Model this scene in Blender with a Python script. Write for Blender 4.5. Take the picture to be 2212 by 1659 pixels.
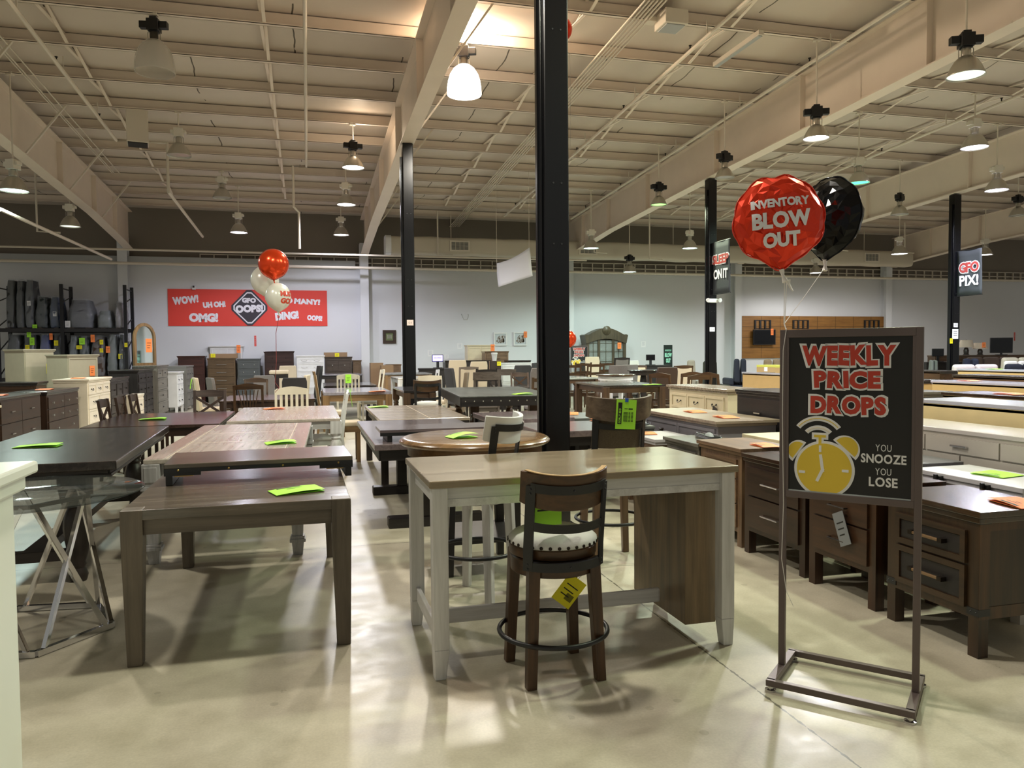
import bpy, bmesh, math, random
from mathutils import Vector, Matrix
R = math.radians
PI = math.pi
rnd = random.Random(7)
for o in list(bpy.data.objects):
    bpy.data.objects.remove(o)
SC = bpy.context.scene
COL = SC.collection

# ------------------------------------------------------------------ camera, world, exposure
CAM_H = 1.5
FPX, IW, IH = 1655.0, 2212.0, 1659.0
_y, _p, _r = R(14.9), R(-2.35), R(0.5)
_d = Vector((math.sin(_y) * math.cos(_p), math.cos(_y) * math.cos(_p), math.sin(_p)))
_rt = Vector((math.cos(_y), -math.sin(_y), 0.0))
_up = _rt.cross(_d)
CR = _rt * math.cos(_r) - _up * math.sin(_r)
CU = _up * math.cos(_r) + _rt * math.sin(_r)
CP = Vector((0, 0, CAM_H))
cd = bpy.data.cameras.new('camera')
cam = bpy.data.objects.new('camera', cd)
COL.objects.link(cam)
cd.sensor_width = 36.0
cd.lens = 36.0 * FPX / IW
cd.clip_start, cd.clip_end = 0.05, 200
m3 = Matrix((CR, CU, -_d)).transposed()
cam.matrix_world = Matrix.Translation(CP) @ m3.to_4x4()
SC.camera = cam

W = bpy.data.worlds.new('World')
SC.world = W
W.use_nodes = True
bg = W.node_tree.nodes['Background']
bg.inputs['Color'].default_value = (1.0, 0.99, 0.90, 1)
bg.inputs['Strength'].default_value = 0.15
SC.cycles.max_bounces = 6
SC.cycles.diffuse_bounces = 3
SC.cycles.glossy_bounces = 3
SC.cycles.transparent_max_bounces = 10
SC.cycles.caustics_reflective = False
SC.cycles.caustics_refractive = False
SC.cycles.sample_clamp_indirect = 6.0
SC.view_settings.view_transform = 'Standard'
SC.view_settings.look = 'None'
SC.view_settings.gamma = 1
SC.view_settings.use_curve_mapping = False
SC.view_settings.exposure = 0.80
LAMP_W = 210.0       # power of one high-bay lamp


def _ray(px, py):
    return _d * FPX + CR * (px - IW / 2) - CU * (py - IH / 2)


def P(px, py, z=0.0):            # a point of the photo at a known height
    v = _ray(px, py)
    return CP + v * ((z - CAM_H) / v.z)


def PY(px, py, Y):               # a point of the photo at a known depth into the hall
    v = _ray(px, py)
    return CP + v * (Y / v.y)


def roof_z(Y):                   # underside of the purlins
    return 7.15 - 0.045 * Y


def PR(px, py):                  # a point of the photo on the underside of the purlins
    v = _ray(px, py)
    return CP + v * ((7.15 - CAM_H) / (v.z + 0.045 * v.y))


# ------------------------------------------------------------------ materials
def lin(c):
    r = []
    for v in c[:3]:
        v = v / 255.0
        r.append(v / 12.92 if v <= 0.04045 else ((v + 0.055) / 1.055) ** 2.4)
    return (*r, 1.0)


_M = {}


def mat(name, col, rough=0.5, metal=0.0, spec=0.5, bump=0.0, bscale=60.0, var=0.0, vscale=6.0, coat=0.0, emit=0.0, alpha=1.0, trans=0.0):
    if name in _M:
        return _M[name]
    m = bpy.data.materials.new(name)
    m.use_nodes = True
    nt = m.node_tree
    b = nt.nodes['Principled BSDF']
    b.inputs['Base Color'].default_value = lin(col)
    b.inputs['Roughness'].default_value = rough
    b.inputs['Metallic'].default_value = metal
    b.inputs['Specular IOR Level'].default_value = spec
    b.inputs['Coat Weight'].default_value = coat
    b.inputs['Coat Roughness'].default_value = 0.12
    b.inputs['Alpha'].default_value = alpha
    b.inputs['Transmission Weight'].default_value = trans
    if emit:
        b.inputs['Emission Color'].default_value = lin(col)
        b.inputs['Emission Strength'].default_value = emit
        m.cycles.emission_sampling = 'NONE'
    if bump or var:
        tc = nt.nodes.new('ShaderNodeTexCoord')
    if var:
        n = nt.nodes.new('ShaderNodeTexNoise')
        n.inputs['Scale'].default_value = vscale
        n.inputs['Detail'].default_value = 5
        nt.links.new(tc.outputs['Object'], n.inputs['Vector'])
        mx = nt.nodes.new('ShaderNodeMix')
        mx.data_type = 'RGBA'
        mx.inputs['A'].default_value = lin([max(0, c * (1 - var)) for c in col])
        mx.inputs['B'].default_value = lin([min(255, c * (1 + var)) for c in col])
        nt.links.new(n.outputs['Fac'], mx.inputs['Factor'])
        nt.links.new(mx.outputs['Result'], b.inputs['Base Color'])
    if bump:
        n2 = nt.nodes.new('ShaderNodeTexNoise')
        n2.inputs['Scale'].default_value = bscale
        n2.inputs['Detail'].default_value = 3
        nt.links.new(tc.outputs['Object'], n2.inputs['Vector'])
        bp = nt.nodes.new('ShaderNodeBump')
        bp.inputs['Strength'].default_value = bump
        bp.inputs['Distance'].default_value = 0.01
        nt.links.new(n2.outputs['Fac'], bp.inputs['Height'])
        nt.links.new(bp.outputs['Normal'], b.inputs['Normal'])
    _M[name] = m
    return m


def wood(name, c1, c2, rough=0.35, axis='X', scale=1.0, spec=0.5, plank=0.0, contrast=1.0):
    """stained wood with grain along one axis; plank > 0 adds board seams across the grain every plank metres"""
    key = name + '_' + axis
    if key in _M:
        return _M[key]
    m = bpy.data.materials.new(key)
    m.use_nodes = True
    nt = m.node_tree
    L = nt.links.new
    b = nt.nodes['Principled BSDF']
    b.inputs['Roughness'].default_value = rough
    b.inputs['Specular IOR Level'].default_value = spec
    if rough < 0.28:
        b.inputs['Coat Weight'].default_value = 0.45
        b.inputs['Coat Roughness'].default_value = 0.16
    tc = nt.nodes.new('ShaderNodeTexCoord')
    mp = nt.nodes.new('ShaderNodeMapping')
    s = {'X': (1.3, 22, 22), 'Y': (22, 1.3, 22), 'Z': (22, 22, 1.3)}[axis]
    mp.inputs['Scale'].default_value = tuple(v * scale for v in s)
    L(tc.outputs['Object'], mp.inputs['Vector'])
    n = nt.nodes.new('ShaderNodeTexNoise')
    n.inputs['Scale'].default_value = 1.0
    n.inputs['Detail'].default_value = 6
    n.inputs['Roughness'].default_value = 0.65
    n.inputs['Distortion'].default_value = 0.4
    L(mp.outputs['Vector'], n.inputs['Vector'])
    n3 = nt.nodes.new('ShaderNodeTexNoise')
    n3.inputs['Scale'].default_value = 2.2
    L(tc.outputs['Object'], n3.inputs['Vector'])
    ad = nt.nodes.new('ShaderNodeMath')
    ad.operation = 'MULTIPLY_ADD'
    ad.inputs[1].default_value = 0.35
    L(n3.outputs['Fac'], ad.inputs[0])
    L(n.outputs['Fac'], ad.inputs[2])
    cr = nt.nodes.new('ShaderNodeValToRGB')
    cr.color_ramp.elements[0].position = 0.68 - 0.17 / contrast
    cr.color_ramp.elements[1].position = 0.68 + 0.17 / contrast
    cr.color_ramp.elements[0].color = lin(c1)
    cr.color_ramp.elements[1].color = lin(c2)
    L(ad.outputs['Value'], cr.inputs['Fac'])
    src = cr.outputs['Color']
    if plank:
        sep = nt.nodes.new('ShaderNodeSeparateXYZ')
        L(tc.outputs['Object'], sep.inputs['Vector'])
        md = nt.nodes.new('ShaderNodeMath')
        md.operation = 'PINGPONG'
        md.inputs[1].default_value = plank / 2
        L(sep.outputs['Y' if axis == 'X' else 'X'], md.inputs[0])
        gt = nt.nodes.new('ShaderNodeMath')
        gt.operation = 'LESS_THAN'
        gt.inputs[1].default_value = 0.0022
        L(md.outputs['Value'], gt.inputs[0])
        mx = nt.nodes.new('ShaderNodeMix')
        mx.data_type = 'RGBA'
        L(gt.outputs['Value'], mx.inputs['Factor'])
        L(src, mx.inputs['A'])
        mx.inputs['B'].default_value = lin([c * 0.5 for c in c1])
        src = mx.outputs['Result']
    L(src, b.inputs['Base Color'])
    rr = nt.nodes.new('ShaderNodeMapRange')
    rr.inputs['To Min'].default_value = rough * 0.85
    rr.inputs['To Max'].default_value = min(1, rough * 1.25)
    L(n.outputs['Fac'], rr.inputs['Value'])
    L(rr.outputs['Result'], b.inputs['Roughness'])
    bp = nt.nodes.new('ShaderNodeBump')
    bp.inputs['Strength'].default_value = 0.08
    bp.inputs['Distance'].default_value = 0.004
    L(n.outputs['Fac'], bp.inputs['Height'])
    L(bp.outputs['Normal'], b.inputs['Normal'])
    _M[key] = m
    return m


# ------------------------------------------------------------------ mesh helpers
class MB:
    def __init__(s):
        s.v, s.f = [], []

    def add(s, vs, fs):
        n = len(s.v)
        s.v += [tuple(v) for v in vs]
        s.f += [tuple(i + n for i in f) for f in fs]
        return s

    def hexa(s, p):          # 4 lower points, 4 upper points, both counter-clockwise
        return s.add(p, [(3, 2, 1, 0), (4, 5, 6, 7), (0, 1, 5, 4), (1, 2, 6, 5), (2, 3, 7, 6), (3, 0, 4, 7)])

    def box(s, x0, x1, y0, y1, z0, z1):
        if x0 > x1: x0, x1 = x1, x0
        if y0 > y1: y0, y1 = y1, y0
        if z0 > z1: z0, z1 = z1, z0
        return s.hexa([(x0, y0, z0), (x1, y0, z0), (x1, y1, z0), (x0, y1, z0), (x0, y0, z1), (x1, y0, z1), (x1, y1, z1), (x0, y1, z1)])

    def cbox(s, c, d):
        return s.box(c[0] - d[0] / 2, c[0] + d[0] / 2, c[1] - d[1] / 2, c[1] + d[1] / 2, c[2] - d[2] / 2, c[2] + d[2] / 2)

    def taper(s, c0, d0, c1, d1):     # rectangle d0 at c0 (below) to rectangle d1 at c1
        q = []
        for c, d in ((c0, d0), (c1, d1)):
            for sx, sy in ((-1, -1), (1, -1), (1, 1), (-1, 1)):
                q.append((c[0] + sx * d[0] / 2, c[1] + sy * d[1] / 2, c[2]))
        return s.hexa(q)

    def bar(s, a, b, w, h=None, up=(0, 0, 1)):   # rectangular bar from a to b
        a, b = Vector(a), Vector(b)
        h = h or w
        d = (b - a).normalized()
        u = Vector(up)
        if abs(d.dot(u)) > 0.98:
            u = Vector((1, 0, 0))
        x = d.cross(u).normalized()
        z = x.cross(d)
        q = []
        for c in (a, b):
            for sx, sy in ((-1, -1), (1, -1), (1, 1), (-1, 1)):
                q.append(c + x * sx * w / 2 + z * sy * h / 2)
        return s.hexa([q[3], q[2], q[1], q[0], q[7], q[6], q[5], q[4]])

    def tube(s, pts, r, n=8, closed=False, caps=True):
        pts = [Vector(p) for p in pts]
        N = len(pts)
        base = len(s.v)
        prev = None
        for i, p in enumerate(pts):
            if closed:
                t = pts[(i + 1) % N] - pts[i - 1]
            else:
                t = pts[min(i + 1, N - 1)] - pts[max(i - 1, 0)]
            t.normalize()
            if prev is None:
                u = Vector((0, 0, 1)) if abs(t.z) < 0.9 else Vector((1, 0, 0))
                x = t.cross(u).normalized()
            else:
                x = (prev - t * prev.dot(t)).normalized()
            prev = x
            y = t.cross(x)
            rr = r[i] if isinstance(r, (list, tuple)) else r
            for k in range(n):
                a = 2 * PI * k / n
                s.v.append(tuple(p + x * math.cos(a) * rr + y * math.sin(a) * rr))
        for i in range(N if closed else N - 1):
            j = (i + 1) % N
            for k in range(n):
                l = (k + 1) % n
                s.f.append((base + i * n + k, base + i * n + l, base + j * n + l, base + j * n + k))
        if caps and not closed:
            s.f.append(tuple(base + k for k in reversed(range(n))))
            s.f.append(tuple(base + (N - 1) * n + k for k in range(n)))
        return s

    def lathe(s, prof, n=24, c=(0, 0, 0), closed_ends=True):
        base = len(s.v)
        for r, z in prof:
            for k in range(n):
                a = 2 * PI * k / n
                s.v.append((c[0] + r * math.cos(a), c[1] + r * math.sin(a), c[2] + z))
        for i in range(len(prof) - 1):
            for k in range(n):
                l = (k + 1) % n
                s.f.append((base + i * n + k, base + i * n + l, base + (i + 1) * n + l, base + (i + 1) * n + k))
        if closed_ends:
            s.f.append(tuple(base + k for k in reversed(range(n))))
            s.f.append(tuple(base + (len(prof) - 1) * n + k for k in range(n)))
        return s

    def prism(s, poly, a0, a1, axis='y'):      # polygon in the plane across axis, swept a0..a1
        def pt(p, a):
            return {'x': (a, p[0], p[1]), 'y': (p[0], a, p[1]), 'z': (p[0], p[1], a)}[axis]
        n = len(poly)
        vs = [pt(p, a0) for p in poly] + [pt(p, a1) for p in poly]
        fs = [tuple(range(n)), tuple(reversed(range(n, 2 * n)))] + [(i, (i + 1) % n, n + (i + 1) % n, n + i) for i in range(n)]
        return s.add(vs, fs)

    def loft(s, rows, close_u=False, caps=False):   # rows of equal length
        base = len(s.v)
        n = len(rows[0])
        for r in rows:
            s.v += [tuple(p) for p in r]
        for i in range(len(rows) - 1):
            for k in range(n if close_u else n - 1):
                l = (k + 1) % n
                s.f.append((base + i * n + k, base + i * n + l, base + (i + 1) * n + l, base + (i + 1) * n + k))
        if caps:
            s.f.append(tuple(base + k for k in reversed(range(n))))
            s.f.append(tuple(base + (len(rows) - 1) * n + k for k in range(n)))
        return s

    def xf(s, M, i0=0):
        s.v[i0:] = [tuple(M @ Vector(v)) for v in s.v[i0:]]
        return s

    def build(s, name, m, parent=None, smooth=False, bevel=0.0, kind=None, label=None, seg=2, flip=False):
        me = bpy.data.meshes.new(name)
        me.from_pydata(s.v, [], s.f)
        bm = bmesh.new()
        bm.from_mesh(me)
        if not flip:
            bmesh.ops.recalc_face_normals(bm, faces=bm.faces)
        if smooth:
            for f in bm.faces:
                f.smooth = True
            for e in bm.edges:
                if len(e.link_faces) == 2 and e.calc_face_angle(0) > R(42):
                    e.smooth = False
        bm.to_mesh(me)
        bm.free()
        o = bpy.data.objects.new(name, me)
        COL.objects.link(o)
        if m is not None:
            me.materials.append(m)
        if parent is not None:
            o.parent = parent
        if bevel:
            md = o.modifiers.new('edge', 'BEVEL')
            md.width = bevel
            md.segments = seg
            md.limit_method = 'ANGLE'
            md.angle_limit = R(40)
            md.harden_normals = False
        if kind:
            o['kind'] = kind
        if label:
            o['label'] = label
        return o


def tag(o, label, cat, group=None):
    o['label'] = label
    o['category'] = cat
    if group:
        o['group'] = group
    return o


def thing(name, label, cat, loc=(0, 0, 0), rz=0.0, group=None):
    o = bpy.data.objects.new(name, None)
    o.empty_display_size = 0.1
    COL.objects.link(o)
    o.location = loc
    o.rotation_euler = (0, 0, rz)
    return tag(o, label, cat, group)


def struct(name, mb, m, **k):
    return mb.build(name, m, kind='structure', **k)


def dup(root, loc, rz=None, label=None, group=None):
    kids = {}
    for ob in bpy.data.objects:
        if ob.parent is not None:
            kids.setdefault(ob.parent.name, []).append(ob)
    r = root.copy()
    COL.objects.link(r)
    r.location = loc
    if rz is not None:
        r.rotation_euler = (0, 0, rz)
    if label:
        r['label'] = label
    if group:
        r['group'] = group
    for ch in kids.get(root.name, []):
        c = ch.copy()
        COL.objects.link(c)
        c.parent = r
        for g in kids.get(ch.name, []):
            d = g.copy()
            COL.objects.link(d)
            d.parent = c
    return r


_GL = {}


def glyph_geo(ch, bold):
    k = (ch, round(bold, 4))
    if k not in _GL:
        cu = bpy.data.curves.new('glyph', 'FONT')
        cu.body = ch
        cu.size = 1.0
        cu.offset = bold
        cu.resolution_u = 3
        ob = bpy.data.objects.new('glyph', cu)
        COL.objects.link(ob)
        dg = bpy.context.evaluated_depsgraph_get()
        me = bpy.data.meshes.new_from_object(ob.evaluated_get(dg))
        _GL[k] = ([tuple(v.co) for v in me.vertices], [tuple(p.vertices) for p in me.polygons])
        bpy.data.objects.remove(ob)
        bpy.data.curves.remove(cu)
        bpy.data.meshes.remove(me)
    return _GL[k]


def text_mb(body, size=1.0, bold=0.0, jitter=0.0, shear=0.0, space=1.0, depth=0.0, seed=1, align='C', line=1.0):
    """flat lettering in the x-z plane facing -y, one mesh"""
    mb = MB()
    rg = random.Random(seed)
    x = 0.0
    for ch in body:
        if ch == ' ':
            x += 0.32 * size * space
            continue
        vs0, fs0 = glyph_geo(ch, bold)
        _v, _f = glyph_geo(ch, 0.0)
        w0, w1 = min(v[0] for v in _v), max(v[0] for v in _v)
        a = rg.uniform(-jitter, jitter)
        dy = rg.uniform(-jitter, jitter) * 0.25
        cx = (w0 + w1) / 2
        vs = []
        for v in vs0:
            px, py = v[0] - cx, v[1] - 0.35
            qx = px * math.cos(a) - py * math.sin(a)
            qy = px * math.sin(a) + py * math.cos(a) + dy
            vs.append((x + ((w1 - w0) / 2 + qx) * size, 0.0, qy * size))
        mb.add(vs, fs0)
        x += (w1 - w0 + 0.16 * space) * size
    return mb


def fit(mb, w, h, at=(0, 0, 0)):
    """scale lettering (x-z plane) to a w x h box centred at a point"""
    xs = [v[0] for v in mb.v]
    zs = [v[2] for v in mb.v]
    sx = w / (max(xs) - min(xs))
    sz = h / (max(zs) - min(zs))
    cx, cz = (max(xs) + min(xs)) / 2, (max(zs) + min(zs)) / 2
    mb.v = [(at[0] + (v[0] - cx) * sx, at[1] + v[1], at[2] + (v[2] - cz) * sz) for v in mb.v]
    return mb


ORD = ['first', 'second', 'third', 'fourth', 'fifth', 'sixth', 'seventh', 'eighth', 'ninth', 'tenth', 'eleventh', 'twelfth', 'thirteenth', 'fourteenth', 'fifteenth']

for _b in (0.0, 0.03, 0.04, 0.045, 0.05, 0.06, 0.075, 0.10, 0.115):
    for _c in 'ABCDEFGHIKLMNOPRSTUVWXYZ!-4568':
        glyph_geo(_c, _b)
# ------------------------------------------------------------------ the hall: floor, wall, roof
YW = 26.5                         # back wall
XL, XR, YN = -14.0, 34.0, -5.0


def floor_material():
    m = bpy.data.materials.new('polished_concrete')
    m.use_nodes = True
    nt = m.node_tree
    L = nt.links.new
    N = nt.nodes.new
    b = nt.nodes['Principled BSDF']
    tc = N('ShaderNodeTexCoord')
    n1 = N('ShaderNodeTexNoise'); n1.inputs['Scale'].default_value = 0.55; n1.inputs['Detail'].default_value = 6; n1.inputs['Roughness'].default_value = 0.6
    n2 = N('ShaderNodeTexNoise'); n2.inputs['Scale'].default_value = 5.0; n2.inputs['Detail'].default_value = 7; n2.inputs['Roughness'].default_value = 0.7
    for n in (n1, n2): L(tc.outputs['Object'], n.inputs['Vector'])
    cr = N('ShaderNodeValToRGB')
    cr.color_ramp.elements[0].position = 0.3; cr.color_ramp.elements[0].color = lin((166, 159, 138))
    cr.color_ramp.elements[1].position = 0.7; cr.color_ramp.elements[1].color = lin((204, 197, 177))
    ad = N('ShaderNodeMath'); ad.operation = 'MULTIPLY_ADD'; ad.inputs[1].default_value = 0.5
    su = N('ShaderNodeMath'); su.operation = 'SUBTRACT'; su.inputs[1].default_value = 0.5
    L(n2.outputs['Fac'], su.inputs[0]); L(su.outputs[0], ad.inputs[0]); L(n1.outputs['Fac'], ad.inputs[2])
    L(ad.outputs[0], cr.inputs['Fac'])
    sep = N('ShaderNodeSeparateXYZ'); L(tc.outputs['Object'], sep.inputs[0])
    # fine speckle
    sp = N('ShaderNodeTexNoise'); sp.inputs['Scale'].default_value = 90; sp.inputs['Detail'].default_value = 2
    L(tc.outputs['Object'], sp.inputs['Vector'])
    spr = N('ShaderNodeMapRange'); spr.inputs['From Min'].default_value = 0.3; spr.inputs['From Max'].default_value = 0.7
    spr.inputs['To Min'].default_value = 0.93; spr.inputs['To Max'].default_value = 1.05
    L(sp.outputs['Fac'], spr.inputs['Value'])
    mulc = N('ShaderNodeMix'); mulc.data_type = 'RGBA'; mulc.blend_type = 'MULTIPLY'; mulc.inputs['Factor'].default_value = 1
    L(cr.outputs['Color'], mulc.inputs['A'])
    cmb = N('ShaderNodeCombineColor')
    for k in range(3): L(spr.outputs['Result'], cmb.inputs[k])
    L(cmb.outputs['Color'], mulc.inputs['B'])
    # footprints / drip stains
    vo = N('ShaderNodeTexVoronoi'); vo.inputs['Scale'].default_value = 7.0; vo.inputs['Randomness'].default_value = 1.0
    L(tc.outputs['Object'], vo.inputs['Vector'])
    v1 = N('ShaderNodeMath'); v1.operation = 'LESS_THAN'; v1.inputs[1].default_value = 0.14; L(vo.outputs['Distance'], v1.inputs[0])
    n4 = N('ShaderNodeTexNoise'); n4.inputs['Scale'].default_value = 1.1; L(tc.outputs['Object'], n4.inputs['Vector'])
    v2 = N('ShaderNodeMath'); v2.operation = 'GREATER_THAN'; v2.inputs[1].default_value = 0.57; L(n4.outputs['Fac'], v2.inputs[0])
    v3 = N('ShaderNodeMath'); v3.operation = 'MULTIPLY'; L(v1.outputs[0], v3.inputs[0]); L(v2.outputs[0], v3.inputs[1])
    v4 = N('ShaderNodeMath'); v4.operation = 'MULTIPLY'; v4.inputs[1].default_value = 0.22; L(v3.outputs[0], v4.inputs[0])
    st = N('ShaderNodeMix'); st.data_type = 'RGBA'
    L(v4.outputs[0], st.inputs['Factor']); L(mulc.outputs['Result'], st.inputs['A']); st.inputs['B'].default_value = lin((92, 86, 62))
    # sawn joints on the column lines
    src = st.outputs['Result']
    nj = N('ShaderNodeTexNoise'); nj.inputs['Scale'].default_value = 26; nj.inputs['Detail'].default_value = 3
    L(tc.outputs['Object'], nj.inputs['Vector'])
    for ax, period, off, wd in (('X', 7.1, 1.89, 0.010), ('Y', 6.1, 6.05, 0.008)):
        s1 = N('ShaderNodeMath'); s1.operation = 'SUBTRACT'; s1.inputs[1].default_value = off; L(sep.outputs[ax], s1.inputs[0])
        pp = N('ShaderNodeMath'); pp.operation = 'PINGPONG'; pp.inputs[1].default_value = period / 2; L(s1.outputs[0], pp.inputs[0])
        wv = N('ShaderNodeMath'); wv.operation = 'MULTIPLY'; wv.inputs[1].default_value = wd * 2.0; L(nj.outputs['Fac'], wv.inputs[0])
        ws = N('ShaderNodeMath'); ws.operation = 'SUBTRACT'; ws.inputs[1].default_value = wd * 0.55; L(wv.outputs[0], ws.inputs[0])
        lt = N('ShaderNodeMath'); lt.operation = 'LESS_THAN'; L(pp.outputs[0], lt.inputs[0]); L(ws.outputs[0], lt.inputs[1])
        mu = N('ShaderNodeMath'); mu.operation = 'MULTIPLY'; mu.inputs[1].default_value = 0.8; L(lt.outputs[0], mu.inputs[0])
        mx = N('ShaderNodeMix'); mx.data_type = 'RGBA'; L(mu.outputs[0], mx.inputs['Factor']); L(src, mx.inputs['A']); mx.inputs['B'].default_value = lin((52, 48, 36))
        src = mx.outputs['Result']
    L(src, b.inputs['Base Color'])
    rr = N('ShaderNodeMapRange'); rr.inputs['From Min'].default_value = 0.3; rr.inputs['From Max'].default_value = 0.7
    rr.inputs['To Min'].default_value = 0.27; rr.inputs['To Max'].default_value = 0.46
    L(n2.outputs['Fac'], rr.inputs['Value']); L(rr.outputs['Result'], b.inputs['Roughness'])
    b.inputs['Specular IOR Level'].default_value = 0.42
    bp = N('ShaderNodeBump'); bp.inputs['Strength'].default_value = 0.06; bp.inputs['Distance'].default_value = 0.01
    L(n2.outputs['Fac'], bp.inputs['Height']); L(bp.outputs['Normal'], b.inputs['Normal'])
    return m


struct('floor', MB().box(XL, XR, YN, YW + 0.3, -0.15, 0), floor_material())

M_wall = mat('painted_wall', (222, 224, 228), 0.75, var=0.02, vscale=0.7)
M_upper = mat('upper_wall', (128, 119, 108), 0.85, var=0.05, vscale=0.8)
M_cream = mat('cream_steel', (236, 221, 205), 0.45, var=0.03, vscale=2.0)
M_creamp = mat('cream_pipe', (222, 212, 196), 0.4)
M_girt = mat('girt_paint', (176, 178, 178), 0.6)
M_black = mat('black_steel', (9, 9, 12), 0.24, spec=0.5)
M_dark = mat('dark_void', (32, 28, 26), 0.8)

ZT = 4.36                         # top of the painted part of the back wall
struct('wall_back', MB().box(XL, XR, YW, YW + 0.25, 0, ZT), M_wall)
struct('wall_back_upper', MB().box(XL, XR, YW + 0.12, YW + 0.25, ZT, 6.6), M_upper)
g = MB()
g.box(XL, 1.6, YW - 0.12, YW + 0.12, 4.36, 4.62)
struct('trim_1', g, M_girt)
g = MB()
for z in (ZT + 0.20, ZT + 0.38):
    g.box(-3.3, XR, YW + 0.02, YW + 0.08, z, z + 0.025)
x = -3.3
while x < XR:
    g.box(x, x + 0.03, YW + 0.02, YW + 0.08, ZT, ZT + 0.40)
    x += 0.42
struct('trim_2', g, M_creamp)
for i, gx in enumerate((-5.5, 1.88, 9.15, 15.95, 22.8)):
    g = MB()
    g.box(gx - 0.14, gx + 0.14, YW - 0.34, YW - 0.30, 0, 5.2)
    g.box(gx - 0.02, gx + 0.02, YW - 0.31, YW, 0, 5.2)
    g.box(gx - 0.14, gx + 0.14, YW - 0.02, YW + 0.01, 0, 5.2)
    struct('trim_%d' % (i + 3), g, M_wall)
struct('baseboard_back', MB().box(XL, XR, YW - 0.02, YW, 0, 0.12), mat('base_grey', (120, 118, 112), 0.6))


def ceiling_material():
    m = mat('roof_insulation', (212, 199, 186), 0.55, bump=0.35, bscale=2.2, var=0.03, vscale=1.2)
    nt = m.node_tree
    L = nt.links.new
    b = nt.nodes['Principled BSDF']
    base = b.inputs['Base Color'].links[0].from_socket
    tc = nt.nodes.new('ShaderNodeTexCoord')
    sep = nt.nodes.new('ShaderNodeSeparateXYZ')
    L(tc.outputs['Object'], sep.inputs[0])
    n = nt.nodes.new('ShaderNodeTexNoise')
    n.inputs['Scale'].default_value = 0.9
    L(tc.outputs['Object'], n.inputs['Vector'])
    a = nt.nodes.new('ShaderNodeMath'); a.operation = 'MULTIPLY_ADD'; a.inputs[1].default_value = 0.22
    L(n.outputs['Fac'], a.inputs[0]); L(sep.outputs['X'], a.inputs[2])
    pp = nt.nodes.new('ShaderNodeMath'); pp.operation = 'PINGPONG'; pp.inputs[1].default_value = 0.9
    L(a.outputs[0], pp.inputs[0])
    lt = nt.nodes.new('ShaderNodeMath'); lt.operation = 'LESS_THAN'; lt.inputs[1].default_value = 0.012
    L(pp.outputs[0], lt.inputs[0])
    n5 = nt.nodes.new('ShaderNodeTexNoise'); n5.inputs['Scale'].default_value = 0.5
    L(tc.outputs['Object'], n5.inputs['Vector'])
    g5 = nt.nodes.new('ShaderNodeMath'); g5.operation = 'GREATER_THAN'; g5.inputs[1].default_value = 0.52
    L(n5.outputs['Fac'], g5.inputs[0])
    mm = nt.nodes.new('ShaderNodeMath'); mm.operation = 'MULTIPLY'
    L(lt.outputs[0], mm.inputs[0]); L(g5.outputs[0], mm.inputs[1])
    mx = nt.nodes.new('ShaderNodeMix'); mx.data_type = 'RGBA'
    L(mm.outputs[0], mx.inputs['Factor']); L(base, mx.inputs['A']); mx.inputs['B'].default_value = lin((90, 80, 68))
    L(mx.outputs['Result'], b.inputs['Base Color'])
    return m


PUR_Y = [8.4 + 1.41 * k for k in range(-3, 13)]
ny, nx = 150, 44
rows = []
rg = random.Random(3)
ph = [(rg.uniform(0, 6), rg.uniform(0.3, 1.2)) for _ in range(60)]
for j in range(ny + 1):
    Y = YN + (YW + 0.3 - YN) * j / ny
    row = []
    t = ((Y - PUR_Y[0]) / 1.41) % 1.0
    bay = int((Y - PUR_Y[0]) // 1.41) % 60
    for i in range(nx + 1):
        X = XL + (XR - XL) * i / nx
        sag = math.sin(PI * t) * (0.05 + 0.035 * math.sin(X * ph[bay][1] + ph[bay][0]))
        row.append((X, Y, roof_z(Y) + 0.235 - sag))
    rows.append(row)
lowv = len(rows)
up = [[(p[0], p[1], roof_z(p[1]) + 0.5) for p in r] for r in (rows[0], rows[-1])]
mbc = MB().loft(rows)
mbc.add([up[0][0], up[0][-1], up[1][-1], up[1][0]], [(0, 1, 2, 3)])
struct('ceiling', mbc, ceiling_material(), smooth=True, flip=True)

for k, Y in enumerate(PUR_Y):
    if Y > YW - 0.2 or Y < 6.9:
        continue
    z = roof_z(Y)
    g = MB()
    g.box(XL, XR, Y - 0.006, Y + 0.006, z, z + 0.21)
    g.box(XL, XR, Y - 0.075, Y + 0.004, z, z + 0.008)
    g.box(XL, XR, Y - 0.075, Y - 0.068, z, z + 0.028)
    g.box(XL, XR, Y - 0.004, Y + 0.07, z + 0.202, z + 0.212)
    n_ = len(PUR_Y) - 1 - k
    o = g.build('roof_purlin', M_cream)
    tag(o, 'cream steel roof purlin spanning the hall, %s counted from the back wall' % ORD[n_], 'beam', 'roof purlins')

# bridging straps between the purlins
k = 0
for gx in (-3.7, -0.6, 4.2, 6.6, 11.9, 13.8):
    g = MB()
    for Y in PUR_Y[2:-2]:
        z = roof_z(Y)
        g.bar((gx, Y + 0.03, z + 0.02), (gx, Y + 1.38, roof_z(Y + 1.41) + 0.19), 0.05, 0.012)
        g.bar((gx + 0.05, Y + 0.03, z + 0.19), (gx + 0.05, Y + 1.38, roof_z(Y + 1.41) + 0.02), 0.05, 0.012)
    tag(g.build('purlin_bridging', M_cream), 'line of crossed cream bridging straps between purlins, %s line from the left' % ORD[k], 'bracing', 'purlin bridging lines')
    k += 1

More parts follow.
